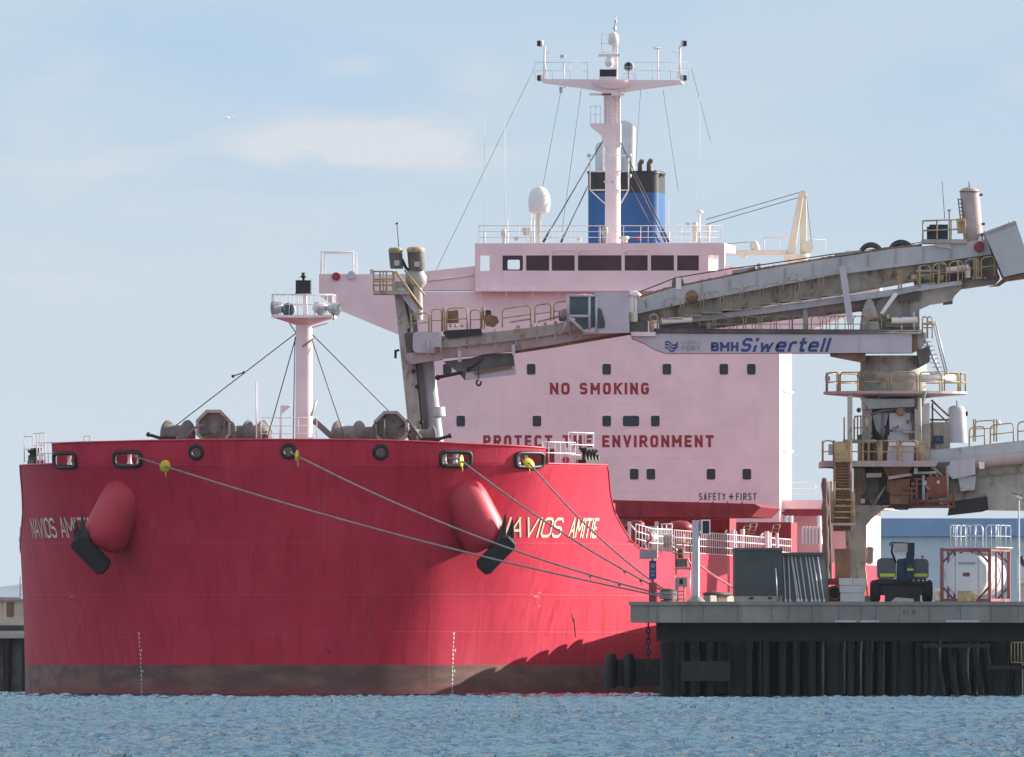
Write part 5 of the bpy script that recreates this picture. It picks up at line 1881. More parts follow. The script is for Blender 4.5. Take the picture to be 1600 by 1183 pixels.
k = MB().prism([(1.13 * math.cos(R(22.5 + 45 * i)) , tz / 2 + 1.17 * math.sin(R(22.5 + 45 * i))) for i in range(8)], .05, .115)
k.build('end_plate', 'tankwhite', b)
k = MB()
for x in (-.55, .62):
    k.box((x, .035, .35), (x + .02, .048, tz - .35))
k.build('plate_seam', 'greytext', b)
k = MB()
for i, x in enumerate(np.linspace(-.36, .42, 9)):
    k.box((x, .036, tz - .84), (x + .06, .047, tz - .72 + (i % 2) * .02))
k.build('stencil_marks', 'greytext', b)
k = MB().prism(rrect(-.16, .2, 1.28, 1.48, .06, 3), .034, .047); k.build('hazard_label', 'orange', b)
k = MB().box((-hw + .3, .4, tz + .01), (hw + .25, 5.8, tz + .06)); wk = k.build('walkway', 'galv', b)
k = MB()
for (xa, xb, y) in ((-hw + .35, -.5, .4), (-.45, .1, .9), (.15, .8, .4), (.85, hw + .2, 1.0), (-hw + .35, .0, 5.6), (.1, hw + .2, 5.6)):
    k.loops((xa, y, tz + .06), (xb, y, tz + .06), 1.12, 1, .03, .05)
    k.tube([((xa + xb) / 2, y, tz + .06), ((xa + xb) / 2, y, tz + 1.16)], .02)
for (x, ya, yb) in ((-hw + .35, .5, 5.5), (hw + .2, .5, 5.5)):
    k.loops((x, ya, tz + .06), (x, yb, tz + .06), 1.1, 3, .03, .1)
k.build('guard_rails', 'galv', b)
k = MB().box((-.35, -.5, .02), (.28, -.1, .5)); k.prism([(.2, .1), (.5, .0), (.55, .25), (.28, .45)], -.4, -.2); k.lathe((-.05, -.55, .3), (-.05, -.5, .3), [(.12, 0), (.12, 1)], 12)
o = k.build('hand_pump', 'ochre'); o.location = (X - .05, Y - .7, WTOP)
tag(o, 'small ochre pump box standing in front of the white tank', 'pump')

# lamp post and pipe stand at the right edge
Y = WY + 6
X = onwharf(1592, Y)
q = lambda px, py, d=0: LP(px, py, Y, X) + Vector((0, d, 0))
b = thing('lamp_post', 'thin lamp post with a white angled head at the right edge of the wharf', 'lamp post', (X, Y, WTOP))
MB().lathe((0, 0, 0), (0, 0, q(0, 780).z), [(.06, 0), (.05, .5), (.035, 1)], 10).build('pole', 'galv', b)
MB().obox(q(1593, 777), (.3, .5, .1), Matrix.Rotation(R(25), 3, 'Y')).build('lamp_head', 'white', b)
MB().obox(q(1587, 772), (.34, .4, .05), Matrix.Rotation(R(20), 3, 'Y')).build('solar_panel', 'cdark', b)
b = thing('pipe_stand', 'upright grey pipes and valves at the far right of the wharf', 'pipes', (onwharf(1598, Y), Y + .8, WTOP))
for (x, z0, z1, r) in ((.05, 0, 1.9, .1), (.3, 0, 2.7, .07)):
    MB().lathe((x, 0, z0), (x, 0, z1), [(r, 0), (r, .45), (r * 1.7, .46), (r * 1.7, .5), (r, .51), (r, 1)], 12).build('pipe', 'galv', b)
MB().tube([(-.3, 0, 2.62), (.5, 0, 2.62)], .05).build('cross_pipe', 'cpink', b)
MB().lathe((-.1, -.1, 2.1), (.1, -.1, 1.7), [(.14, 0), (.16, .5), (.12, 1)], 12).build('valve', 'mblue', b)
# heap of grey bulk and small clutter behind the lift
for (px, lb, cat, mname, hgt, wd) in ((1462, 'low pile of pale clutter right of the boom lift', 'clutter', 'beige', 1.1, .45),):
    k = MB()
    for i in range(10):
        a = random.uniform(-wd, wd)
        k.obox((a, random.uniform(-.3, .3), random.uniform(.1, hgt * .8 * (1 - abs(a)))), (random.uniform(.12, .3), .3, random.uniform(.15, .6)), Matrix.Rotation(random.uniform(-.5, .5), 3, 'Y'))
    o = k.build('scrap_heap', mname); o.location = (onwharf(px, WY + 60), WY + 60, WTOP)
    tag(o, lb, cat)

# ------------------------------------------------------------------ ship unloader
CY = 1065.0
CX = WP(1395, 940, CY).x
cr = thing('ship_unloader', 'huge grey ship unloader crane whose long arm reaches across the ship', 'crane', (CX, CY, WTOP))


def U(px, py, d=0.0):
    p = WP(px, py, CY + d)
    return Vector((p.x - CX, d, p.z - WTOP))


def UP(pts):
    return [(U(x, y).x, U(x, y).z) for x, y in pts]


def uprism(pts, d0, d1, name, m_, par=None):
    return MB().prism(UP(pts), d0, d1).build(name, m_, par or cr)


# portal legs (the pair to the right stands beyond the frame)
for (dd, dx) in ((-2.2, 0), (7.8, 0), (-2.2, 12.5), (7.8, 12.5)):
    k = MB()
    pts = UP([(1324, 790), (1390, 790), (1366, 805), (1352, 822), (1349, 950), (1329, 950)])
    pts = [(p[0] + dx, p[1]) for p in pts] if dx == 0 else [(12.5 + 2 * U(1340, 0).x - p[0], p[1]) for p in pts]
    k.prism(pts, dd, dd + 1.3)
    lg = k.build('portal_leg', 'colive', cr)
    x0 = min(p[0] for p in pts if p[1] < .5)
    MB().box((x0 - .5, dd - .1, .05), (x0 + 1.3, dd + 1.4, .55)).build('bogie', 'cdark', lg)
uprism([(1303, 858), (1327, 858), (1327, 910), (1304, 910)], -3.0, -1.8, 'drive_housing', 'brown')
uprism([(1303, 903), (1326, 903), (1326, 950), (1305, 950)], -3.3, -1.9, 'drive_cover', 'orange')
# portal frame under the lower platform
uprism([(1345, 729), (1452, 729), (1452, 780), (1430, 793), (1345, 793)], -1.0, 9, 'portal_beam', 'cdark')
uprism([(1351, 742), (1372, 741), (1372, 793), (1345, 800)], -1.6, -1.02, 'hopper_side', 'cdark')
uprism([(1352, 740), (1376, 740), (1376, 746), (1352, 747)], -2.6, -1.05, 'cable_tray', 'cpink')
uprism([(1386, 745), (1422, 740), (1423, 744), (1387, 750)], -2.6, -1.05, 'chute_lip', 'cpink')
uprism([(1386, 751), (1421, 748), (1419, 788), (1390, 788)], -2.0, -1.1, 'chute', 'brown')
uprism([(1378, 728), (1424, 728), (1418, 741), (1384, 744)], -2.2, -1.15, 'skirt_plate', 'brown')
uprism([(1420, 738), (1440, 738), (1440, 785), (1424, 785)], -1.8, -1.05, 'drive_box', 'black')
uprism([(1384, 784), (1424, 783), (1418, 797), (1398, 797)], -1.9, -.9, 'roller_box', 'black')
k = MB()
for (a, b2) in (((1424, 762), (1424, 794)), ((1490, 762), (1490, 794)), ((1424, 792), (1490, 792)), ((1424, 783), (1490, 783)), ((1448, 770), (1448, 792)), ((1432, 750), (1432, 792))):
    k.tube([U(*a, -2.6), U(*b2, -2.6)], .065)
k.build('maintenance_cage', 'orange', cr)
uprism([(1446, 746), (1478, 744), (1478, 776), (1447, 777)], -2.2, -1.4, 'gear_box', 'orange')
uprism([(1335, 730), (1530, 730), (1530, 770), (1520, 786), (1430, 794), (1382, 793), (1354, 818), (1335, 818)], .0, 2.2, 'machinery_bulkhead', 'cdark')
uprism([(1452, 748), (1500, 744), (1526, 760), (1522, 786), (1486, 790), (1456, 780)], -1.2, -.02, 'hopper', 'colive')
uprism([(1333, 732), (1350, 732), (1350, 768), (1338, 790), (1333, 790)], -1.9, -1.0, 'cable_locker', 'colive')
# lower platform
k = MB().box(U(1284, 729, -3.0), U(1456, 723, 8))
k.build('lower_platform', 'cpink', cr)
k = MB().prism(UP([(1284, 729), (1330, 729), (1330, 740), (1310, 736)]), -2.5, -1.9); k.build('platform_bracket', 'brown', cr)
k = MB()
for (a, b2, n) in ((1285, 1303, 1), (1328, 1372, 3), (1374, 1404, 1), (1406, 1436, 1)):
    k.loops(U(a, 723, -2.9), U(b2, 723, -2.9), 1.12, n, .05)
k.loops(U(1285, 723, -2.9), U(1285, 723, 4), 1.1, 4, .05)
for px in (1303, 1348, 1374, 1377, 1406, 1440, 1443):
    k.box(U(px - 1.6, 723, -2.95), U(px + 1.6, 688, -2.85))
k.build('platform_railing', 'ochre', cr)
uprism([(1293, 695), (1306, 695), (1306, 712), (1293, 712)], -2.95, -2.9, 'notice_board', 'clilac')
uprism([(1386, 698), (1426, 698), (1426, 722), (1384, 722)], -2.6, -1.6, 'control_cabinet', 'clilac')
uprism([(1388, 692), (1428, 692), (1428, 697.5), (1388, 697.5)], -2.7, -2.0, 'light_pipe', 'white')
# stair tower
k = MB()
for px in (1304, 1328):
    for d in (-4.2, -3.0):
        k.tube([U(px, 830, d), U(px, 690, d)], .07)
for i in range(30):
    y = 828 - i * 4.6
    k.tube([U(1304, y, -4.2), U(1328, y, -4.2)], .035)
for i in range(10):
    px = 1306 + i * 2.3
    k.tube([U(px, 726, -4.22), U(px, 692, -4.22)], .03)
for i in range(5):
    y0 = 826 - i * 27
    k.obox((U(1316, y0 - 13, -3.6)), (1.2, .7, .08), Matrix.Rotation(R(-48 if i % 2 else 48), 3, 'Y'))
k.build('stair_tower', 'brown', cr)
k = MB()
for (a, b2) in (((1298, 818), (1298, 752)), ((1334, 818), (1334, 772)), ((1304, 752), (1304, 790))):
    k.tube([U(*a, -4.4), U(*b2, -4.4)], .06)
k.loops(U(1299, 818, -4.4), U(1334, 818, -4.4), 1.75, 1, .06)
for y in (800, 790, 781, 809):
    k.tube([U(1299, y, -4.4), U(1334, y, -4.4)], .04)
k.build('landing_cage', 'ochre', cr)
k = MB().box(U(1298, 821, -4.6), U(1336, 817.5, -2.8)); k.build('landing', 'cpink', cr)
k = MB().box(U(1303, 830, -3.0), U(1329, 690, -2.9)); k.build('stair_back_screen', 'brown', cr)
k = MB().box(U(1303.5, 722, -4.3), U(1328, 691, -4.26)); k.build('stair_side_mesh', 'ochre', cr)
k = MB().tube([U(1328, 830, -3.1), U(1328, 618, -3.1)], .13, 10); k.build('cable_riser', 'cgrey', cr)
k = MB().tube([U(1402, 690, -2.4), U(1402, 620, -2.4)], .08, 8) if False else MB().tube([U(1438, 700, -2.2), U(1437, 622, -2.2)], .09, 8); k.build('cable_riser', 'cgrey', cr)
# second small landing
k = MB().box(U(1318, 692, -2.6), U(1366, 687.5, -.4)); k.build('mid_platform', 'colive', cr)
k = MB().loops(U(1333, 687, -2.5), U(1358, 687, -2.5), 1.2, 1, .05); k.loops(U(1335, 687, -1.2), U(1350, 687, -1.2), 1.2, 3, .04); k.loops(U(1319, 689, -2.5), U(1319, 689, -.6), 1.2, 2, .05)
k.build('mid_railing', 'ochre', cr)
# slewing column
k = MB().lathe(U(1396, 725, 1.2), U(1396, 556, 1.2), [(1.45, 0), (1.5, .12), (1.55, .55), (1.62, .6), (1.66, .62), (1.66, .78), (1.86, .80), (1.86, .845), (1.7, .865), (1.7, 1.0)], 36)
k.build('slewing_column', 'cgrey', cr)
uprism([(1346, 624), (1428, 624), (1428, 636), (1346, 640)], -1.4, .2, 'column_collar', 'cblue')
uprism([(1347, 640), (1362, 640), (1362, 690), (1347, 690)], -1.2, .2, 'pink_fin', 'cpink')
uprism([(1389, 646), (1424, 646), (1424, 692), (1389, 692)], -1.6, -.4, 'switch_house', 'clilac')
uprism([(1388, 692.5), (1426, 692.5), (1426, 700), (1388, 700)], -1.5, -.4, 'switch_house_base', 'brown')
uprism([(1362, 646), (1388, 646), (1380, 684), (1368, 672)], -1.0, -.3, 'gusset', 'cblue')
k = MB().lathe(U(1407, 643, -2.0), U(1407, 643, -1.0), [(.2, 0), (.24, .2), (.24, .8), (.2, 1)], 14); k.build('winch_drum', 'brown', cr)
k = MB()
for pts in (((1361, 648), (1380, 642), (1398, 640)), ((1378, 690), (1379, 645)), ((1424, 645), (1428, 670), (1424, 700)), ((1430, 610), (1434, 650), (1440, 668)), ((1372, 622), (1376, 618), (1390, 618))):
    k.tube([U(x, y, -1.75) for x, y in pts], .07)
k.build('hydraulic_hoses', 'cdark', cr)
uprism([(1438, 632), (1452, 630), (1452, 662), (1441, 690), (1438, 690)], -.8, 1.2, 'side_fin', 'white')
uprism([(1340, 680), (1362, 676), (1362, 720), (1340, 720)], -1.4, 0, 'lower_drive', 'cdark')
uprism([(1362, 690), (1386, 688), (1386, 722), (1362, 722)], -1.3, 0, 'pump_cover', 'contgrey')
# round platform
rc = U(1399, 614, 1.2)
rr = 112.5 / 30.5
k = MB().lathe((rc.x, 1.2, U(0, 622, 1.2).z), (rc.x, 1.2, U(0, 612, 1.2).z), [(rr * .45, 0), (rr * .97, .5), (rr, .6), (rr, 1)], 28, smooth=False)
k.build('ring_platform', 'cpink', cr)
k = MB()
N_ = 15
P = [Vector((rc.x + (rr - .08) * math.cos(2 * math.pi * i / N_), 1.2 + (rr - .08) * math.sin(2 * math.pi * i / N_), U(0, 612, 1.2).z)) for i in range(N_)]
for i in range(N_):
    k.loops(P[i], P[(i + 1) % N_], .95, 1, .05)
k.build('ring_railing', 'ochre', cr)
k = MB().tube([U(1440, 590, -2.0), U(1490, 590, -1)], .16, 10); k.build('light_pipe', 'white', cr)
uprism([(1289, 588), (1297, 588), (1297, 595), (1289, 595)], -.2, 0, 'notice_board', 'cpink')
k = MB().lathe(U(1338, 641, -1), U(1345, 641, -1), [(.03, 0), (.14, .4), (.1, 1)], 10); k.build('work_lamp', 'cdark', cr)
# the lettered girder
gd = uprism([(1020, 521), (1424, 524), (1424, 552), (1042, 553), (1026, 548), (1004, 536), (988, 530), (985, 522)], -1.7, 1.4, 'girder', 'clilac')


def ctext(s, xa, xb, ya, yb, m_, weight, shear, gap, par, d=-1.7):
    A, B = U(xa, yb, d), U(xb, ya, d)
    return flat_text(s, A.x, B.x, A.z, B.z, d, weight, shear, gap).build('lettering', m_, par)


ctext('BMH', 1111, 1154, 534.5, 549, 'navy', .27, 0, .14, gd)
ctext('Siwertell', 1157, 1300, 528, 550, 'navy', .205, .3, .19, gd)
ctext('PORT', 1065, 1094, 540.5, 547.5, 'greytext', .13, 0, .3, gd)
ctext('FREMANTLE', 1064, 1095, 533, 538, 'clilac_dark', .14, 0, .22, gd)
k = MB()
for j in range(3):
    pts = []
    for i in range(13):
        f = i / 12
        x = 1039 + 21 * f
        y = 541 - 7 * math.sin(f * math.pi * 2.0 + .5 + j * .35) * .55 + (j - 1) * 4.5 - 3 * (f - .5)
        pts.append(U(x, y, -1.715))
    V, Fc = [], []
    for p in pts:
        V += [p + Vector((0, 0, .045)), p - Vector((0, 0, .045))]
    Fc = [(2 * i, 2 * i + 1, 2 * i + 3, 2 * i + 2) for i in range(12)]
    k.add(V, Fc)
k.build('wave_emblem', 'navy', gd)
uprism([(1297, 553), (1352, 553), (1352, 565), (1345, 566), (1298, 557)], -1.4, 1.2, 'girder_bracket', 'brown')
uprism([(1424.5, 521), (1432, 521), (1434, 548), (1424.5, 552)], -1.5, 1.4, 'girder_end_plate', 'brown')
uprism([(1432, 520), (1446, 520), (1446, 536), (1440, 544), (1434, 548)], -1.2, 1.2, 'girder_end_box', 'clilac')
uprism([(1432, 548), (1452, 540), (1452, 566), (1436, 575)], -1.4, .2, 'slew_drive', 'cdark')
k = MB()
k.tube([U(1022, 518.5, -1.75), U(1440, 520.5, -1.75)], .08); k.tube([U(1022, 515, -1.7), U(1440, 517, -1.7)], .06)
k.box(U(1030, 521, -1.7), U(1440, 519.5, 1.4))
k.build('cable_rack', 'cdark', cr)
k = MB()
for i in range(12):
    xa = 1092 + i * 24
    k.loops(U(xa, 519, -1.6), U(xa + 23, 519.5, -1.6), .82, 1, .035)
k.build('girder_railing', 'ochre', cr)
k = MB()
for i in range(12):
    xa = 1092 + i * 29
    k.loops(U(xa, 519, 1.3), U(xa + 27, 519, 1.3), .82, 1, .03)
k.build('girder_railing', 'brown', cr)
# steep ladder at the right of the girder
k = MB()
for d in (-1.2, -.5):
    k.tube([U(1448, 540, d), U(1463, 590, d)], .07) if False else k.tube([U(1460 - 12, 535, d), U(1470, 588, d)], .07)
    k.tube([U(1451, 504, d), U(1461, 502, d), U(1482, 588, d)], .045)
    k.tube([U(1446, 508, d), U(1452, 502, d), U(1458, 506, d), U(1478, 588, d)], .035)
for i in range(9):
    f = i / 8
    p = U(1448 + 22 * f, 535 + 53 * f, 0)
    k.box((p.x - .28, -1.2, p.z), (p.x + .22, -.5, p.z + .04))
k.build('ladder', 'galv', cr)
k = MB().loops(U(1441, 529, -1.4), U(1457, 529, -1.4), 1.1, 2, .05); k.tube([U(1440, 506, -1.4), U(1462, 506, -1.4)], .05); k.build('ladder_railing', 'ochre', cr)

# upper boom
uprism([(985, 471), (1046, 452), (1100, 441), (1200, 420.5), (1300, 404), (1400, 389), (1480, 382), (1541, 374), (1548, 398), (1480, 408), (1400, 418), (1300, 431), (1200, 450), (1120, 465), (1060, 477), (990, 492)], -1.3, 1.5, 'boom_upper_box', 'cblue')
uprism([(990, 478), (1060, 463), (1120, 458), (1200, 446), (1300, 430), (1400, 417), (1480, 407), (1550, 397), (1560, 420), (1440, 438), (1330, 458), (1200, 477), (1060, 497), (990, 503)], -.9, 1.4, 'boom_web', 'colive')
uprism([(1030, 500), (1120, 491), (1200, 480), (1300, 466), (1400, 452), (1460, 441), (1462, 449), (1400, 462), (1300, 476), (1200, 490), (1120, 500), (1030, 509)], -1.4, 1.3, 'boom_lower_flange', 'cblue')
k = MB().cyl(U(1030, 511, -.2), U(1420, 466, -.2), .40, .40, 18); k.build('conveyor_tube', 'cpink', cr)
k = MB()
for px in (1045, 1085, 1130, 1180, 1235, 1290, 1345):
    f = (px - 1030) / 390
    y = 511 - 45 * f
    k.lathe(U(px - 1.3, y + .15, -.2), U(px + 1.3, y - .15, -.2), [(.44, 0), (.44, 1)], 18)
k.build('tube_clamps', 'cgrey', cr)
for px in (1107, 1258):
    f = (px - 1030) / 390
    uprism([(px - 7, 505 - 45 * f - 6), (px + 7, 505 - 45 * f - 7), (px + 4, 505 - 45 * f + 2), (px + 3, 519), (px - 3, 519), (px - 4, 505 - 45 * f + 2)], -.9, .3, 'tube_support', 'cblue')
k = MB().cyl(U(1034, 502, -1.6), U(1082, 499, -1.6), .17, .17, 10); k.build('light_pipe', 'white', cr)
# long walkway hoops along the boom
k = MB()
for i in range(9):
    xa, xb = 1036 + i * 31, 1036 + (i + 1) * 31 - 2
    fy = lambda x: 497 - (x - 1036) * .148
    k.loops(U(xa, fy(xa), -1.75), U(xb, fy(xb), -1.75), .95, 1, .035, mid=False)
k.build('boom_railing', 'ochre', cr)
k = MB()
for i in range(9):
    xa = 1036 + i * 31
    k.box(U(xa, 499 - i * 4.6, -1.8), U(xa + 30, 497 - i * 4.6, -.92))
k.build('boom_walkway', 'colive', cr)
k = MB()
for px in (1048, 1070, 1100, 1128, 1162, 1190, 1215, 1245, 1268):
    y = 482 - (px - 1036) * .15
    k.tube([U(px, y + 4, -1.35), U(px + 2, y - 6, -1.35)], .03)
k.build('web_brackets', 'cdark', cr)
k = MB().ball(U(1081, 464, -1.3), .33, (1, .8, 1.1)); k.tube([U(1084, 472, -1.3), U(1092, 478, -1.3), U(1096, 480, -1.3)], .07)
k.build('cable_reel', 'brown', cr)
# dark crest along the boom's top, rope and pulley
k = MB()
top = [(1000, 465), (1046, 451), (1100, 440), (1200, 419.5), (1300, 403), (1400, 388), (1440, 384)]
k.tube([U(x, y, -1.2) for x, y in top], .09)
for i in range(60):
    f = random.random()
    j = min(len(top) - 2, int(f * (len(top) - 1)))
    g = f * (len(top) - 1) - j
    x, y = top[j][0] + (top[j + 1][0] - top[j][0]) * g, top[j][1] + (top[j + 1][1] - top[j][1]) * g
    k.ball(U(x, y - .5, -1.2), random.uniform(.07, .13), n=6)
k.build('boom_crest', 'brown', cr)
P = U(1060, 443, -1.2)
k = MB().lathe(P - Vector((0, .1, 0)), P + Vector((0, .1, 0)), [(.22, 0), (.34, .1), (.30, .5), (.34, .9), (.22, 1)], 24); wl = k.build('pulley', 'cdark', cr)
k = MB().box(U(1056, 452, -1.35), U(1064.5, 434, -1.32)); k.build('pulley_plate', 'white', wl)
k = MB().tube([U(*p, -1.2) for p in ((992, 459), (1056, 434), (1062, 433), (1140, 420), (1196, 413), (1303, 397), (1345, 392))], .03); k.build('hoist_rope', 'wire', cr)
for (xa, ya, xb, yb) in ((1143, 424, 1180, 417), (1304, 398, 1346, 391)):
    k = MB().prism(UP([(xa, ya), (xb, yb), (xb, yb + 4), (xa, ya + 4)]), -1.4, -.4)
    for f in (.15, .85):
        x, y = xa + (xb - xa) * f, ya + (yb - ya) * f
        k.box(U(x - 1.5, y + 11, -1.1), U(x + 1.5, y + 3.9, -.9))
    k.build('rope_guide', 'colive', cr)
k = MB().box(U(1183, 422, -1.2), U(1188, 412, -.9)); k.build('rope_guide', 'cgrey', cr)
for (xc, yc, r) in ((1361, 397, 16), (1408, 393, 17)):
    k = MB()
    for e in (0, 2.5, -2):
        k.tube([U(xc + (r + e * .5) * math.cos(R(a)), yc - (14 + e) * math.sin(R(a)), -1.0 + e * .05) for a in range(0, 181, 15)], .07, 6)
    k.build('hose_loop', 'black', cr)
k = MB().tube([U(*p, -1.0) for p in ((1345, 392), (1392, 386), (1450, 377))], .02); k.build('guy_wire', 'wire', cr)
uprism([(1310, 418), (1320, 416), (1333, 506), (1323, 508)], -2.0, -1.6, 'luffing_cylinder', 'clilac')
uprism([(1396, 458), (1403, 460), (1379, 492), (1374, 490)], -1.9, -1.6, 'diagonal_brace', 'white')
# pivot stool between girder and boom
uprism([(1348, 520), (1372, 470), (1400, 452), (1436, 470), (1436, 520)], -.8, 1.2, 'boom_pivot', 'cgrey')
uprism([(1352, 472), (1358, 466), (1364, 472), (1370, 490), (1374, 518), (1342, 518), (1346, 488)], -1.5, -.82, 'pivot_lug', 'cgrey')
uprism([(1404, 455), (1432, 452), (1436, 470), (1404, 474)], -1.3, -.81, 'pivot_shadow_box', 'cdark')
k = MB().cyl(U(1393, 501, -1.5), U(1434, 500, -1.5), .17, .17, 12); k.build('light_pipe', 'white', cr)
uprism([(1376, 495), (1436, 495), (1436, 512), (1382, 512)], -1.2, -.83, 'pivot_cabinet', 'colive')
uprism([(1420, 500), (1436, 484), (1454, 476), (1487, 471), (1491, 463), (1501, 453), (1501, 440), (1424, 452)], -1.0, 1.4, 'boom_rear_web', 'cgrey')
uprism([(1474, 471), (1488, 469), (1488, 475), (1474, 476.5)], -.9, 1.0, 'roller_bracket', 'cdark')
uprism([(1430, 449), (1501, 439), (1502, 445), (1431, 456)], -1.6, 1.2, 'rear_walkway', 'cblue')
uprism([(1424, 420), (1552, 402), (1562, 436), (1556, 444), (1501, 452), (1430, 448)], -.7, 1.3, 'boom_rear_box', 'colive')
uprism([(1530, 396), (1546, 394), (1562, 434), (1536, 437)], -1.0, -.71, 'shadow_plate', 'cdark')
k = MB()
for i in range(5):
    xa = 1432 + i * 25
    MB().loops(U(xa, 447 - i * 3.4, -1.7), U(xa + 23, 444 - i * 3.4, -1.7), 1.0, 1, .045).build('rear_railing', 'ochre', cr)
for px in (1404, 1408, 1437, 1467, 1497, 1523, 1525):
    y = 450 - (px - 1430) * .136
    MB().box(U(px - 1.4, y, -1.75), U(px + 1.4, y - 32, -1.65)).build('rear_stanchion', 'ochre', cr)
k = MB().cyl(U(1478, 423, -1.4), U(1514, 418, -1.4), .17, .17, 10); k.box(U(1507, 434, -1.5), U(1516, 417, -1.2)); k.build('light_pipe', 'white', cr)
uprism([(1484, 430), (1508, 427), (1508, 437), (1484, 439)], -1.3, -.9, 'pump_motor', 'mblue')
for px in (1424, 1450, 1466):
    k = MB().cyl(U(px, 434, -1.5), U(px + 8, 433, -1.5), .16, .16, 10); k.build('rear_roller', 'ochre', cr)
uprism([(1556, 445), (1566, 436), (1571, 434), (1571, 441), (1562, 447), (1545, 448)], -1.2, 1.2, 'underside_plate', 'brown')
# top deck with blue box, tank and red drum
k = MB().box(U(1441, 380, -1.5), U(1509, 375.5, 1.2)); k.build('top_platform', 'cgrey', cr)
uprism([(1459, 386), (1461, 375), (1482, 375), (1487, 390)], -1.4, -.6, 'platform_stool', 'clilac')
k = MB().box(U(1449, 375, -1.2), U(1456, 355, .4)); k.box(U(1453, 375, -1.3), U(1480, 352, .6)); k.build('blue_cabinet', 'mblue', cr)
k = MB().rail([U(1442, 376, -1.5), U(1508, 373, -1.5)], 1.0, .75, (1., .5), .045); k.rail([U(1442, 376, 1.1), U(1508, 373, 1.1)], 1.0, .75, (1., .5), .04); k.rail([U(1442, 376, -1.5), U(1442, 376, 1.1)], 1.0, .9, (1., .5), .04)
k.build('top_railing', 'ochre', cr)
uprism([(1493, 343), (1507, 341), (1508, 366), (1495, 366)], -1.6, -1.5, 'yellow_panel', 'ochre')
T0, T1 = U(1522, 388, .2), U(1514.5, 293, .2)
k = MB().lathe(T0, T1, [(.52, 0), (.5, .08), (.5, .92), (.44, .97), (.22, 1.0)], 26); tk = k.build('air_tank', 'cpink', cr)
MB().lathe(T1.lerp(T0, .08), T1.lerp(T0, .06), [(.53, 0), (.53, 1)], 26).build('tank_band', 'brown', tk)
k = MB().tube([T1, T1 + Vector((-.01, 0, .3))], .03); k.box(T1.lerp(T0, .1) + Vector((.5, -.1, 0)), T1.lerp(T0, .14) + Vector((.65, .1, 0))); k.box(T1.lerp(T0, .58) + Vector((.5, -.1, 0)), T1.lerp(T0, .62) + Vector((.65, .1, 0)))
k.build('tank_fittings', 'cdark', tk)
k = MB()
for dx in (0, .18):
    k.tube([U(1497, 310, -.3) + Vector((dx, 0, 0)), U(1501, 345, -.3) + Vector((dx, 0, 0))], .03)
for i in range(6):
    k.tube([U(1497.5 + i * .7, 312 + i * 6, -.3), U(1503 + i * .7, 312 + i * 6, -.3)], .025)
k.build('tank_ladder', 'cdark', tk)
P = U(1530, 386, -1.6)
k = MB().lathe(P, P + Vector((0, .7, 0)), [(.2, 0), (.26, .1), (.26, 1)], 18); k.build('red_drum', 'signred', cr)
k = MB().prism(UP([(1527, 378), (1529, 370), (1532, 370), (1535, 378)]), -1.5, -1.2); k.build('drum_cap', 'white', cr)
k = MB().tube([U(1472, 283), U(1476, 342)], .018, 5); k.build('whip_antenna', 'wire', cr)
k = MB().tube([U(1483, 329), U(1483, 376)], .03, 5); k.tube([U(1480, 329), U(1486, 328)], .03, 5); k.build('anemometer', 'cdark', cr)
# counterweight
cw = uprism([(1537, 366), (1586, 348.5), (1600, 390), (1612, 424), (1567, 434)], -2.2, 2.4, 'counterweight', 'cblue')
k = MB().prism(UP([(1536, 364), (1585, 346), (1586.5, 349.5), (1537.5, 367.5)]), -2.3, 2.5); k.build('counterweight_cap', 'cgrey', cw)
for px, py in ((1577, 349), (1584, 347), (1539, 363)):
    k = MB().cyl(U(px, py, -1), U(px, py - 3.5, -1), .06, .05, 8); k.build('lifting_eye', 'white', cw)
k = MB().prism(UP([(1567, 435), (1612, 425), (1625, 432), (1590, 437), (1570, 440)]), -1.9, 2.0); k.build('counterweight_foot', 'brown', cw)

# driver's cabin and machine housing
uprism([(925, 458), (982, 457.5), (983, 521), (912, 523), (908, 517), (933, 512), (933, 462)], -2.6, .6, 'machine_housing', 'clilac')
gl = uprism([(890, 464.5), (931, 464.5), (931, 516), (915, 516), (890, 492)], -2.5, -.4, 'driver_cab', 'cabglass')
k = MB()
fr = [((887, 462), (887, 494)), ((887, 462), (932, 462)), ((932, 462), (932, 518)), ((921, 462), (921, 516)), ((887, 494), (912, 518)), ((887, 494), (921, 494)), ((912, 518), (933, 518))]
for a, b2 in fr:
    k.tube([U(*a, -2.6), U(*b2, -2.6)], .075); k.tube([U(*a, -.35), U(*b2, -.35)], .07)
k.tube([U(887, 462, -2.6), U(887, 462, -.35)], .08); k.tube([U(887, 494, -2.6), U(887, 494, -.35)], .08)
k.build('cab_frame', 'clilac', gl)
uprism([(890, 468), (897, 468), (902, 492), (890, 492)], -2.56, -2.52, 'cab_pillar_shade', 'clilac', gl) if False else None
k = MB().ball(U(902, 484, -1.6), .3, (1, 1, 1.3)); k.build('driver_seat', 'black', gl)
uprism([(934, 482), (939, 484), (945, 505), (944, 514), (933, 514)], -2.66, -2.61, 'side_window', 'cabglass')
k = MB().tube([U(888, 496, -2.5), U(876, 523, -2.5)], .05); k.tube([U(890, 496, -2.5), U(884, 510, -2.5), U(872, 525, -2.5)], .03); k.build('cab_brace', 'cgrey', cr)
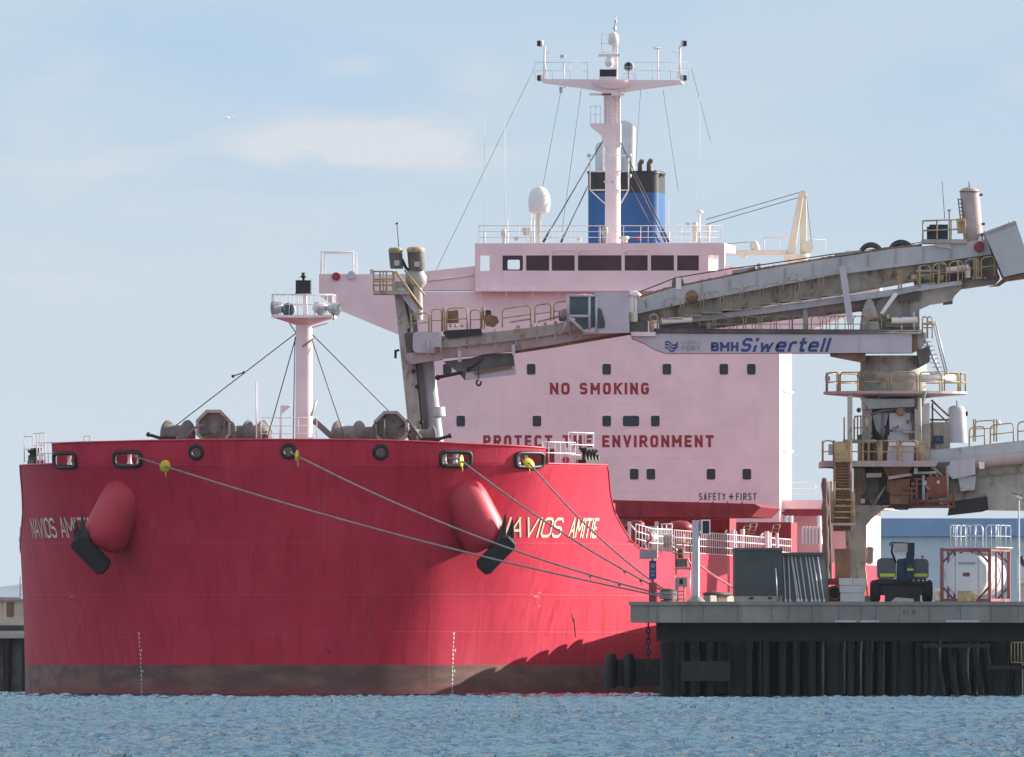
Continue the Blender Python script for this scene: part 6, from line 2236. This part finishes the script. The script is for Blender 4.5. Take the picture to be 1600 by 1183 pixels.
# bright vertical pipes and small deck right of the housing
k = MB()
for px in (984.5, 988, 993):
    k.tube([U(px, 520, -1.5), U(px, 462, -1.5)], .08, 8)
k.tube([U(983, 459, -1.5), U(994, 459, -1.5), U(999, 464, -1.5)], .16, 8)
k.build('vent_pipes', 'white', cr)
uprism([(984, 503), (1012, 503), (1012, 519), (984, 519)], -1.6, 1, 'gear_recess', 'cdark')
uprism([(985, 519.5), (1024, 519.5), (1024, 526), (987, 526)], -1.9, 1.2, 'small_deck', 'white')
k = MB().lathe(U(990, 503, -1.7), U(990, 488, -1.7), [(.2, 0), (.22, .6), (.2, 1)], 12); k.build('blower', 'palecream', cr)
k = MB().loops(U(1015, 516, -1.9), U(1028, 516, -1.9), .8, 1, .06); k.box(U(1015, 519, -1.9), U(1022, 500, -1.6)); k.build('gate_hoop', 'ochre', cr)

# front arm to the left of the cabin
uprism([(690, 526), (740, 522), (800, 516), (860, 508), (924, 496), (924, 512), (860, 524), (800, 533), (740, 540), (690, 545)], -1.2, 1.2, 'arm_upper_box', 'cgrey')
uprism([(690, 545), (740, 540), (800, 533), (860, 524), (924, 512), (985, 505), (985, 519), (925, 528), (860, 540), (800, 549), (740, 556), (690, 560)], -1.0, 1.1, 'arm_lower_tube', 'cpink')
uprism([(800, 549), (860, 540), (925, 528), (985, 519), (985, 523), (925, 533), (860, 544), (806, 552)], -.8, .9, 'arm_red_strip', 'brown')
for px in (716, 746, 772, 805, 838, 866, 890):
    y = 533 - (px - 690) * .1
    uprism([(px, y - 10), (px + 2, y - 10), (px + 2, y + 20), (px, y + 20)], -1.26, -1.21, 'arm_stiffener', 'cgrey')
for px in (718, 802):
    uprism([(px - 3, 549 - (px - 718) * .12), (px + 3, 549 - (px - 718) * .12), (px + 3, 566 - (px - 718) * .13), (px - 2, 566 - (px - 718) * .13)], -1.5, -1.05, 'arm_bracket', 'clilac')
uprism([(692, 521), (696, 517), (752, 514), (754, 524), (700, 530)], -1.4, -1.22, 'grease_pan', 'black')
k = MB()
fy = lambda x: 521 - (x - 640) * .06 - max(0, x - 780) * .08
for (a, b2, n, h) in ((640, 672, 1, 1.0), (673, 691, 1, 1.15), (692, 695, 1, 1.2), (696, 732, 1, 1.15), (734, 752, 1, 1.0), (753, 757, 1, 1.1), (782, 832, 1, .95), (834, 862, 1, .9), (864, 890, 1, .9)):
    MB().loops(U(a, fy(a), -1.5), U(b2, fy(b2), -1.5), h, n, .05).build('arm_railing', 'ochre', cr)
    MB().loops(U(a, fy(a), 1.2), U(b2, fy(b2), 1.2), h, n, .04).build('arm_railing', 'ochre', cr)
k = MB().prism(UP([(756, 498), (764, 492), (776, 495), (780, 504), (772, 512), (760, 510)]), -1.5, -.6); k.build('cable_drum', 'brown', cr)
uprism([(698, 487), (716, 485), (717, 505), (699, 506)], -1.3, -.8, 'brown_cabinet', 'brown')
k = MB()
for (a, b2) in (((840, 503), (875, 494)), ((800, 503), (830, 498)), ((796, 503), (800, 503))):
    k.tube([U(*a, -1.2), U(*b2, -1.2)], .05)
for px in (810, 830, 852, 868, 704, 712, 722):
    k.ball(U(px, 512 - (px - 800) * .12 if px > 780 else 509, -1.3), .09, n=6)
k.ball(U(882, 490, -1), .26, n=10)
k.build('arm_rollers', 'cgrey', cr)
# head of the arm and the vertical intake leg
hd = MB().prism([(p[0], p[1]) for p in rrect(U(645, 0).x, U(690, 0).x, U(0, 552).z, U(0, 519).z, .25)], -1.5, 1.3).build('arm_head', 'clilac', cr)
uprism([(636, 552.5), (692, 546), (692, 562), (642, 570), (634, 560)], -1.3, 1.2, 'head_lower', 'cpink')
uprism([(632, 522), (644.5, 519), (644.5, 560), (636, 556)], -1.2, 1.2, 'head_side', 'cdark')
k = MB().cyl(U(627, 440, -.3), U(656, 720, -.3), .42, .42, 20); k.build('intake_leg', 'cgrey', cr)
k = MB().cyl(U(664, 562, .4), U(683, 720, .4), .46, .46, 20); k.build('screw_casing', 'cblue', cr)
k = MB().prism(UP([(640, 450), (646, 450), (675, 720), (666, 720)]), -.5, .2); k.build('leg_web', 'cdark', cr)
k = MB().tube([U(634, 470, -.85), U(650, 560, -.85), U(662, 690, -.85)], .05)
for (x, y) in ((640, 516), (646, 580), (652, 604), (658, 660)):
    k.ball(U(x, y, -.8), .12, n=8)
k.tube([U(616, 549, -.6), U(624, 547, -.6)], .06); k.box(U(616, 560, -.7), U(620, 550, -.5))
k.build('leg_hose', 'black', cr)
k = MB().lathe(U(680, 636, .4) , U(681, 650, .4), [(.5, 0), (.5, 1)], 20); k.build('casing_flange', 'galv', cr)
for (px, yb, yt, wd) in ((618, 420, 387, 20), (649.5, 422, 386, 25)):
    x = px
    k = MB().lathe(U(x + 2, yb, -.5), U(x, yt + 8, -.5), [(wd / 61, 0), (wd / 58, .3), (wd / 58, 1)], 20); mo = k.build('drive_motor', 'cdark', cr)
    MB().lathe(U(x, yt + 8, -.5), U(x, yt, -.5), [(wd / 56, 0), (wd / 54, .4), (wd / 58, .8), (wd / 80, 1)], 20).build('motor_cap', 'ochre', mo)
    MB().box(U(x - 2, yb - 5, -1), U(x + 6, yb - 13, -.9)).build('motor_box', 'clilac', mo)
k = MB().lathe(U(651, 450, -.3), U(649, 420, -.3), [(.3, 0), (.52, .25), (.55, .6), (.35, 1)], 18); k.lathe(U(652, 500, -.3), U(651, 450, -.3), [(.3, 0), (.28, 1)], 14); k.build('gear_reducer', 'cgrey', cr)
k = MB().tube([U(628, 405, -.4), U(634, 418, -.4), U(640, 424, -.4)], .08); k.tube([U(620, 347, -.4), U(623, 386, -.4)], .02); k.tube([U(618, 350, -.4), U(622, 349, -.4)], .04); k.build('motor_cable', 'black', cr)
k = MB().box(U(583, 460, -1.6), U(640, 455.5, .8)); k.build('upper_platform', 'cgrey', cr)
k = MB().rail([U(584, 455, -1.5), U(614, 455, -1.5)], 1.0, .33, (1., .6, .3), .045); k.rail([U(584, 455, .7), U(614, 455, .7)], 1.0, .5, (1., .5), .04); k.rail([U(584, 455, -1.5), U(584, 455, .7)], 1.0, .7, (1., .5), .04)
k.box(U(613, 455, -1.55), U(617, 424, -1.45)); k.build('upper_railing', 'ochre', cr)
k = MB().box(U(578, 428, -1.5), U(584, 421, -1.2)); k.build('work_lamp', 'galv', cr)
k = MB()
for d in (-1.5, -.7):
    k.tube([U(618, 424, d), U(660, 484, d)], .07); k.tube([U(632, 422, d), U(664, 462, d)], .05)
k.build('stair_railing', 'ochre', cr)
k = MB().prism(UP([(619, 452), (632, 450), (660, 492), (652, 496)]), -1.3, -.7)
k.build('stair', 'cblue', cr)
# swinging kicker gear under the arm and the hook
uprism([(693, 565), (735, 560), (760, 553), (802, 552), (806, 584), (726, 594), (716, 582)], -.7, .7, 'kicker_frame', 'cdark')
uprism([(728, 583), (804, 572), (806, 586), (727, 594)], -1.0, -.72, 'kicker_beam', 'cblue')
uprism([(740, 582), (800, 571), (800, 576), (742, 586)], -1.1, -1.01, 'kicker_rust', 'brown')
k = MB().tube([U(683, 590, -.8), U(722, 582, -.8)], .09); k.tube([U(732, 578, -1.1), U(756, 560, -1.1)], .07); k.ball(U(732, 577, -1.1), .12); k.ball(U(684, 590, -.8), .14); k.build('kicker_ram', 'black', cr)
k = MB().tube([U(748, 572, -1.1), U(748, 592, -1.1)], .025)
k.tube([U(748 + 3.5 * math.cos(R(a)), 598 - 4.5 * math.sin(R(a)), -1.1) for a in range(90, 400, 30)], .05)
k.build('hook', 'black', cr)

# quay conveyor boom running off to the right
uprism([(1440, 705), (1476, 702), (1530, 696), (1600, 688), (1720, 674), (1720, 700), (1600, 712), (1524, 722), (1452, 729), (1440, 729)], -1.3, 1.2, 'conveyor_box', 'cblue')
uprism([(1446, 730), (1524, 723), (1600, 713), (1720, 701), (1720, 725), (1600, 738), (1520, 745), (1446, 752)], -1.0, 1.1, 'conveyor_lower', 'colive')
uprism([(1520, 745), (1600, 738), (1720, 728), (1720, 800), (1526, 797), (1522, 770)], -.8, 1.3, 'conveyor_shroud', 'cgrey')
k = MB().cyl(U(1520, 722, -1.2), U(1720, 704, -1.2), .32, .32, 16); k.build('conveyor_tube', 'cpink', cr)
uprism([(1484, 722), (1522, 715), (1523, 742), (1488, 749), (1476, 738)], -1.7, -.9, 'transfer_hood', 'clilac')
uprism([(1496, 746), (1524, 744), (1522, 766), (1500, 768)], -1.5, -.9, 'hood_lip', 'cblue')
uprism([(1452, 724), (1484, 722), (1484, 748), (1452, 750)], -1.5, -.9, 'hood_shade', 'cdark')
uprism([(1484, 784), (1541, 776), (1543, 797), (1534, 800), (1480, 806)], -2.0, -.6, 'rubber_curtain', 'tarp')
k = MB().lathe(U(1497, 692, -.6), U(1494.5, 634, -.6), [(.48, 0), (.46, .85), (.4, .95), (.2, 1)], 22); t2 = k.build('air_tank', 'clilac', cr)
MB().tube([U(1495, 634, -.6), U(1495, 626, -.6)], .03).build('tank_spike', 'cdark', t2)
MB().box(U(1508, 650, -.7), U(1512, 643, -.4)).build('tank_valve', 'black', t2)
uprism([(1453, 660), (1484, 660), (1484, 712), (1453, 716)], -.8, .3, 'pump_house', 'colive')
P = U(1466, 686, -.85)
k = MB().box(U(1459, 693, -.95), U(1474, 681, -.82)); fo = k.build('fan_box', 'mblue', cr)
MB().lathe(P - Vector((0, .14, 0)), P - Vector((0, .1, 0)), [(.15, 0), (.17, 1)], 16).build('fan_mouth', 'signblue', fo)
k = MB()
k.tube([U(1455, 625, -.8), U(1482, 650, -.8)], .05); k.tube([U(1455, 635, -.8), U(1480, 660, -.8)], .04); k.tube([U(1453, 656, -.8), U(1484, 656, -.8)], .05); k.tube([U(1457, 630, -.8), U(1457, 700, -.8)], .05)
k.build('stair_rail', 'brown', cr)
k = MB()
fy = lambda x: 698 - (x - 1512) * .115
for (a, b2, h) in ((1513, 1540, .95), (1545, 1586, .95), (1588, 1630, .95), (1632, 1675, .95)):
    k.loops(U(a, fy(a), -1.3), U(b2, fy(b2), -1.3), h, 1, .05)
MB().loops(U(1521, 683, .8), U(1556, 681, .8), .8, 1, .05).build('conveyor_railing', 'ochre', cr)
for px in (1521, 1524, 1553, 1557):
    k.box(U(px - 1, 690, -1.35), U(px + 1, 655, -1.25))
k.build('conveyor_railing', 'ochre', cr)
k = MB().ball(U(1560, 661, -1), .14, n=8); k.build('work_lamp', 'white', cr)
uprism([(1528, 722), (1537, 722), (1537, 733), (1529, 733)], -1.7, -1.6, 'notice_board', 'white')
# pipes, cables, lamps and junction boxes that crowd the machine
rc_ = random.Random(11)
for (x0, x1, y0, y1, d, n) in ((1346, 1440, 630, 720, -1.75, 16), (1345, 1480, 735, 785, -2.1, 18), (1345, 1440, 486, 516, -1.5, 7), (1430, 1550, 408, 436, -1.0, 12), (640, 690, 524, 560, -1.62, 3), (1446, 1482, 700, 760, -1.85, 6)):
    for i in range(n):
        x, y = rc_.uniform(x0, x1), rc_.uniform(y0, y1)
        q_ = rc_.random()
        mm_ = rc_.choice(('cdark', 'brown', 'cgrey', 'cpink', 'clilac', 'colive'))
        if q_ < .45:
            w_, h_ = rc_.uniform(3, 8), rc_.uniform(4, 10)
            MB().box(U(x - w_ / 2, y + h_ / 2, d - .12), U(x + w_ / 2, y - h_ / 2, d + .3)).build('junction_box', mm_, cr)
        elif q_ < .93:
            if rc_.random() < .5:
                P_ = [U(x, y, d), U(x, min(y1, y + rc_.uniform(15, 40)), d)]
            else:
                P_ = [U(x, y, d), U(min(x1, x + rc_.uniform(12, 45)), y + rc_.uniform(-2, 2), d)]
            MB().tube(P_, rc_.uniform(.04, .09), 7).build('pipe_run', mm_, cr)
        else:
            x2 = min(x1, x + rc_.uniform(15, 40))
            P_ = [U(x + (x2 - x) * f / 6, y + 8 * math.sin(math.pi * f / 6), d) for f in range(7)]
            MB().tube(P_, .04, 6).build('hanging_cable', 'black', cr)
for i in range(13):
    f = i / 12
    x = 1010 + 520 * f
    yt = float(np.interp(x, (985, 1046, 1100, 1200, 1300, 1400, 1480, 1541), (471, 452, 441, 420.5, 404, 389, 382, 374)))
    h_ = 19 + 4 * f
    MB().box(U(x - .8, yt + h_, -1.36), U(x + .8, yt + 1.5, -1.305)).build('boom_stiffener', 'cgrey', cr)
for i in range(8):
    x = 1060 + i * 47
    MB().box(U(x - .7, 550, -1.735), U(x + .7, 525, -1.702)).build('girder_stiffener', 'clilac', gd) if not (1100 < x < 1305) else None
for (pts, d0, d1, nm, m_) in (
        ([(1346, 655), (1360, 655), (1360, 688), (1346, 688)], -1.7, -1.2, 'valve_cabinet', 'colive'),
        ([(1428, 640), (1437, 640), (1437, 700), (1428, 700)], -1.9, -1.4, 'duct', 'cgrey'),
        ([(1363, 700), (1384, 698), (1384, 721), (1363, 721)], -2.0, -1.4, 'pump_skid', 'cdark'),
        ([(1430, 700), (1452, 698), (1452, 722), (1430, 722)], -1.9, -1.0, 'filter_house', 'colive'),
        ([(1341, 590), (1350, 590), (1350, 611), (1341, 611)], -2.0, -1.5, 'valve_cabinet', 'brown'),
        ([(1440, 664), (1452, 662), (1452, 698), (1440, 700)], -1.2, -.4, 'air_duct', 'cgrey'),
        ([(1478, 752), (1524, 748), (1523, 766), (1480, 772)], -1.35, -.9, 'belt_guard', 'cdark'),
        ([(1338, 740), (1346, 740), (1346, 800), (1338, 806)], -2.1, -1.3, 'hose_tray', 'brown')):
    uprism(pts, d0, d1, nm, m_)
for (a, b2) in (((1446, 612), (1438, 640)), ((1346, 622), (1356, 640)), ((1452, 725), (1476, 748)), ((1362, 792), (1384, 760)), ((1446, 760), (1490, 790)), ((1345, 700), (1362, 680))):
    MB().tube([U(*a, -2.2), U(*b2, -1.8)], .07, 6).build('brace', 'colive', cr)
# beams standing on the far wharf seen left of the leg
k = MB()
for (a, b2) in (((1355, 856), (1364, 856)), ((1364, 856), (1362, 880)), ((1355, 880), (1362, 880)), ((1355, 856), (1354, 880))):
    k.tube([U(*a, 12), U(*b2, 12)], .07)
k.box(U(1356, 879, 12.02), U(1363, 857, 12.1))
o = k.build('warning_board', 'cpink', None)
o.location = (CX, CY, WTOP)
tag(o, 'pinkish framed board behind the crane leg above the pink hull', 'board')
k = MB()
k.tube([U(1340, 945, 3), U(1342, 888, 3)], .06); k.tube([U(1357, 945, 3), U(1351, 886, 3)], .06); k.tube([U(1342, 888, 3), U(1351, 886, 3)], .06)
o = k.build('trestle', 'ochre', None)
o.location = (CX, CY, WTOP)
tag(o, 'pale ochre trestle standing between the blocks and the boom lift', 'trestle')

# ------------------------------------------------------------------ beyond: jetty, shed, hills, bird
Y = 1120.0
k = MB()
x0, x1 = WP(-260, 0, Y).x, WP(52, 0, Y).x
zd = WP(0, 990, Y).z
jt = thing('jetty', 'dark distant jetty at the left edge behind the ship', 'jetty', ((x0 + x1) / 2, Y, 0))
hw = (x1 - x0) / 2
MB().box((-hw, 0, zd - .25), (hw, 14, zd)).build('jetty_deck', 'beige', jt)
MB().box((-hw, .1, zd + .14), (hw, .5, zd + .45)).build('kerb', 'contdark', jt)
MB().box((-hw + .2, .6, -1.0), (hw - .2, 13, zd - .26)).build('jetty_face', 'cdark', jt)
for i in range(11):
    MB().cyl((-hw + .4 + i * (2 * hw - .8) / 10, .3, -1.5), (-hw + .4 + i * (2 * hw - .8) / 10, .3, zd - .26), .2, .2, 10).build('pile', 'pile', jt)
a, e = WP(-70, 0, Y), WP(37, 0, Y)
sh = thing('pale_hut', 'pale stained hut with a flat roof on the distant left jetty', 'hut', ((a.x + e.x) / 2, Y + 3, zd))
hh = WP(0, 938, Y).z - zd
hw = (e.x - a.x) / 2
MB().box((-hw, 0, 0), (hw, 4, hh)).build('wall', 'beige', sh)
MB().prism([(-hw - .1, hh), (hw + .1, hh), (hw - .3, hh + .16), (hw - 2.2, hh + .2), (-hw, hh + .1)], -.2, 4.2).build('roof', 'cpink', sh)
MB().box((hw - 1.0, -.03, .9), (hw - .6, -.002, 1.7)).build('door', 'brown', sh)
p = WP(26, 0, Y)
o = MB().lathe((0, 0, 0), (0, 0, WP(0, 900, Y).z - zd), [(.035, 0), (.02, 1)], 6).build('mast_pole', 'wire')
o.location = (p.x, Y + 8, zd)
tag(o, 'thin pole rising behind the pale hut on the left jetty', 'pole')

# long blue roofed shed far behind the wharf
Y = 2300.0
a, e = WP(1195, 0, Y).x, WP(1760, 0, Y).x
zb, z1, z2 = 0.0, WP(0, 838, Y).z, WP(0, 810, Y).z
sh = thing('long_shed', 'long blue roofed shed with pale walls hazy beyond the wharf', 'shed', ((a + e) / 2, Y, 0))
hw = (e - a) / 2
MB().box((-hw, 0, -1), (hw, 40, z1)).build('wall', 'shedwall', sh)
MB().box((-hw - .5, -.6, z1 + .002), (hw + .5, 41, z2)).build('roof', 'shedblue', sh)

# far low hills and scrub along the shore
def ridge(name, Y, x0, x1, hmax, seed, mname, depth=900):
    rng = np.random.default_rng(seed)
    n, mrows = 160, 14
    xs = np.linspace(x0, x1, n)
    ph = rng.uniform(0, 6.28, 8)
    prof = sum(np.sin(xs / (x1 - x0) * 6.28 * (i + 1.5) + ph[i]) / (i + 1) for i in range(8))
    prof = hmax * (.84 + .07 * prof)
    vs = []
    for j in range(mrows):
        f = j / (mrows - 1)
        sc = math.sin(math.pi * f) ** .8
        for i in range(n):
            vs.append((xs[i], Y + depth * f, -1.0 + (prof[i] + 1) * sc * (1 + .04 * math.sin(i * 1.7 + j))))
    fs = [(j * n + i, j * n + i + 1, (j + 1) * n + i + 1, (j + 1) * n + i) for j in range(mrows - 1) for i in range(n - 1)]
    o = MB().add(vs, fs, True).build(name, mname)
    return tag(o, kind='structure')


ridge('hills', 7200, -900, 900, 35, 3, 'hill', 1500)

# gull in flight
P = WP(356, 184, 880)
b = MB()
b.lathe((-.19, 0, 0), (.2, 0, .01), [(.01, 0), (.05, .25), (.06, .5), (.045, .75), (.03, .85), (.035, .93), (.005, 1)], 10)
for sd in (-1, 1):
    b.add([(-.06, 0, .03), (.08, 0, .03), (.07, sd * .28, .12), (-.03, sd * .3, .12), (.0, sd * .62, .05), (-.05, sd * .6, .05), (-.06, 0, .015), (.08, 0, .015), (.07, sd * .28, .105), (-.03, sd * .3, .105)],
          [(0, 1, 2, 3), (3, 2, 4, 5), (6, 9, 8, 7), (9, 5, 4, 8)])
b.add([(-.18, -.01, 0), (-.3, -.06, 0), (-.31, .06, 0), (-.18, .01, 0)], [(0, 1, 2, 3)])
o = b.build('gull', 'gull')
o.scale = (.6, .6, .6)
o.location = P
o.rotation_euler = (0, R(-10), R(50))
tag(o, 'tiny white gull flying in the sky left of the mast', 'bird')

# thin sea air round the whole scene
k = MB().box((-5000, -60, -3), (5000, 9500, 140))
hz_ = k.build('haze', 'white')
hz_.data.materials.clear()
hm = bpy.data.materials.new('sea_air')
hm.use_nodes = True
hm.node_tree.nodes.clear()
ht = NT(hm.node_tree)
pv = ht.n('ShaderNodeVolumePrincipled')
pv.inputs['Color'].default_value = (0.86, 0.92, 1.0, 1)
pv.inputs['Density'].default_value = 0.000010
ho = ht.n('ShaderNodeOutputMaterial')
ht.l(pv.outputs[0], ho.inputs['Volume'])
hz_.data.materials.append(hm)
tag(hz_, kind='stuff')
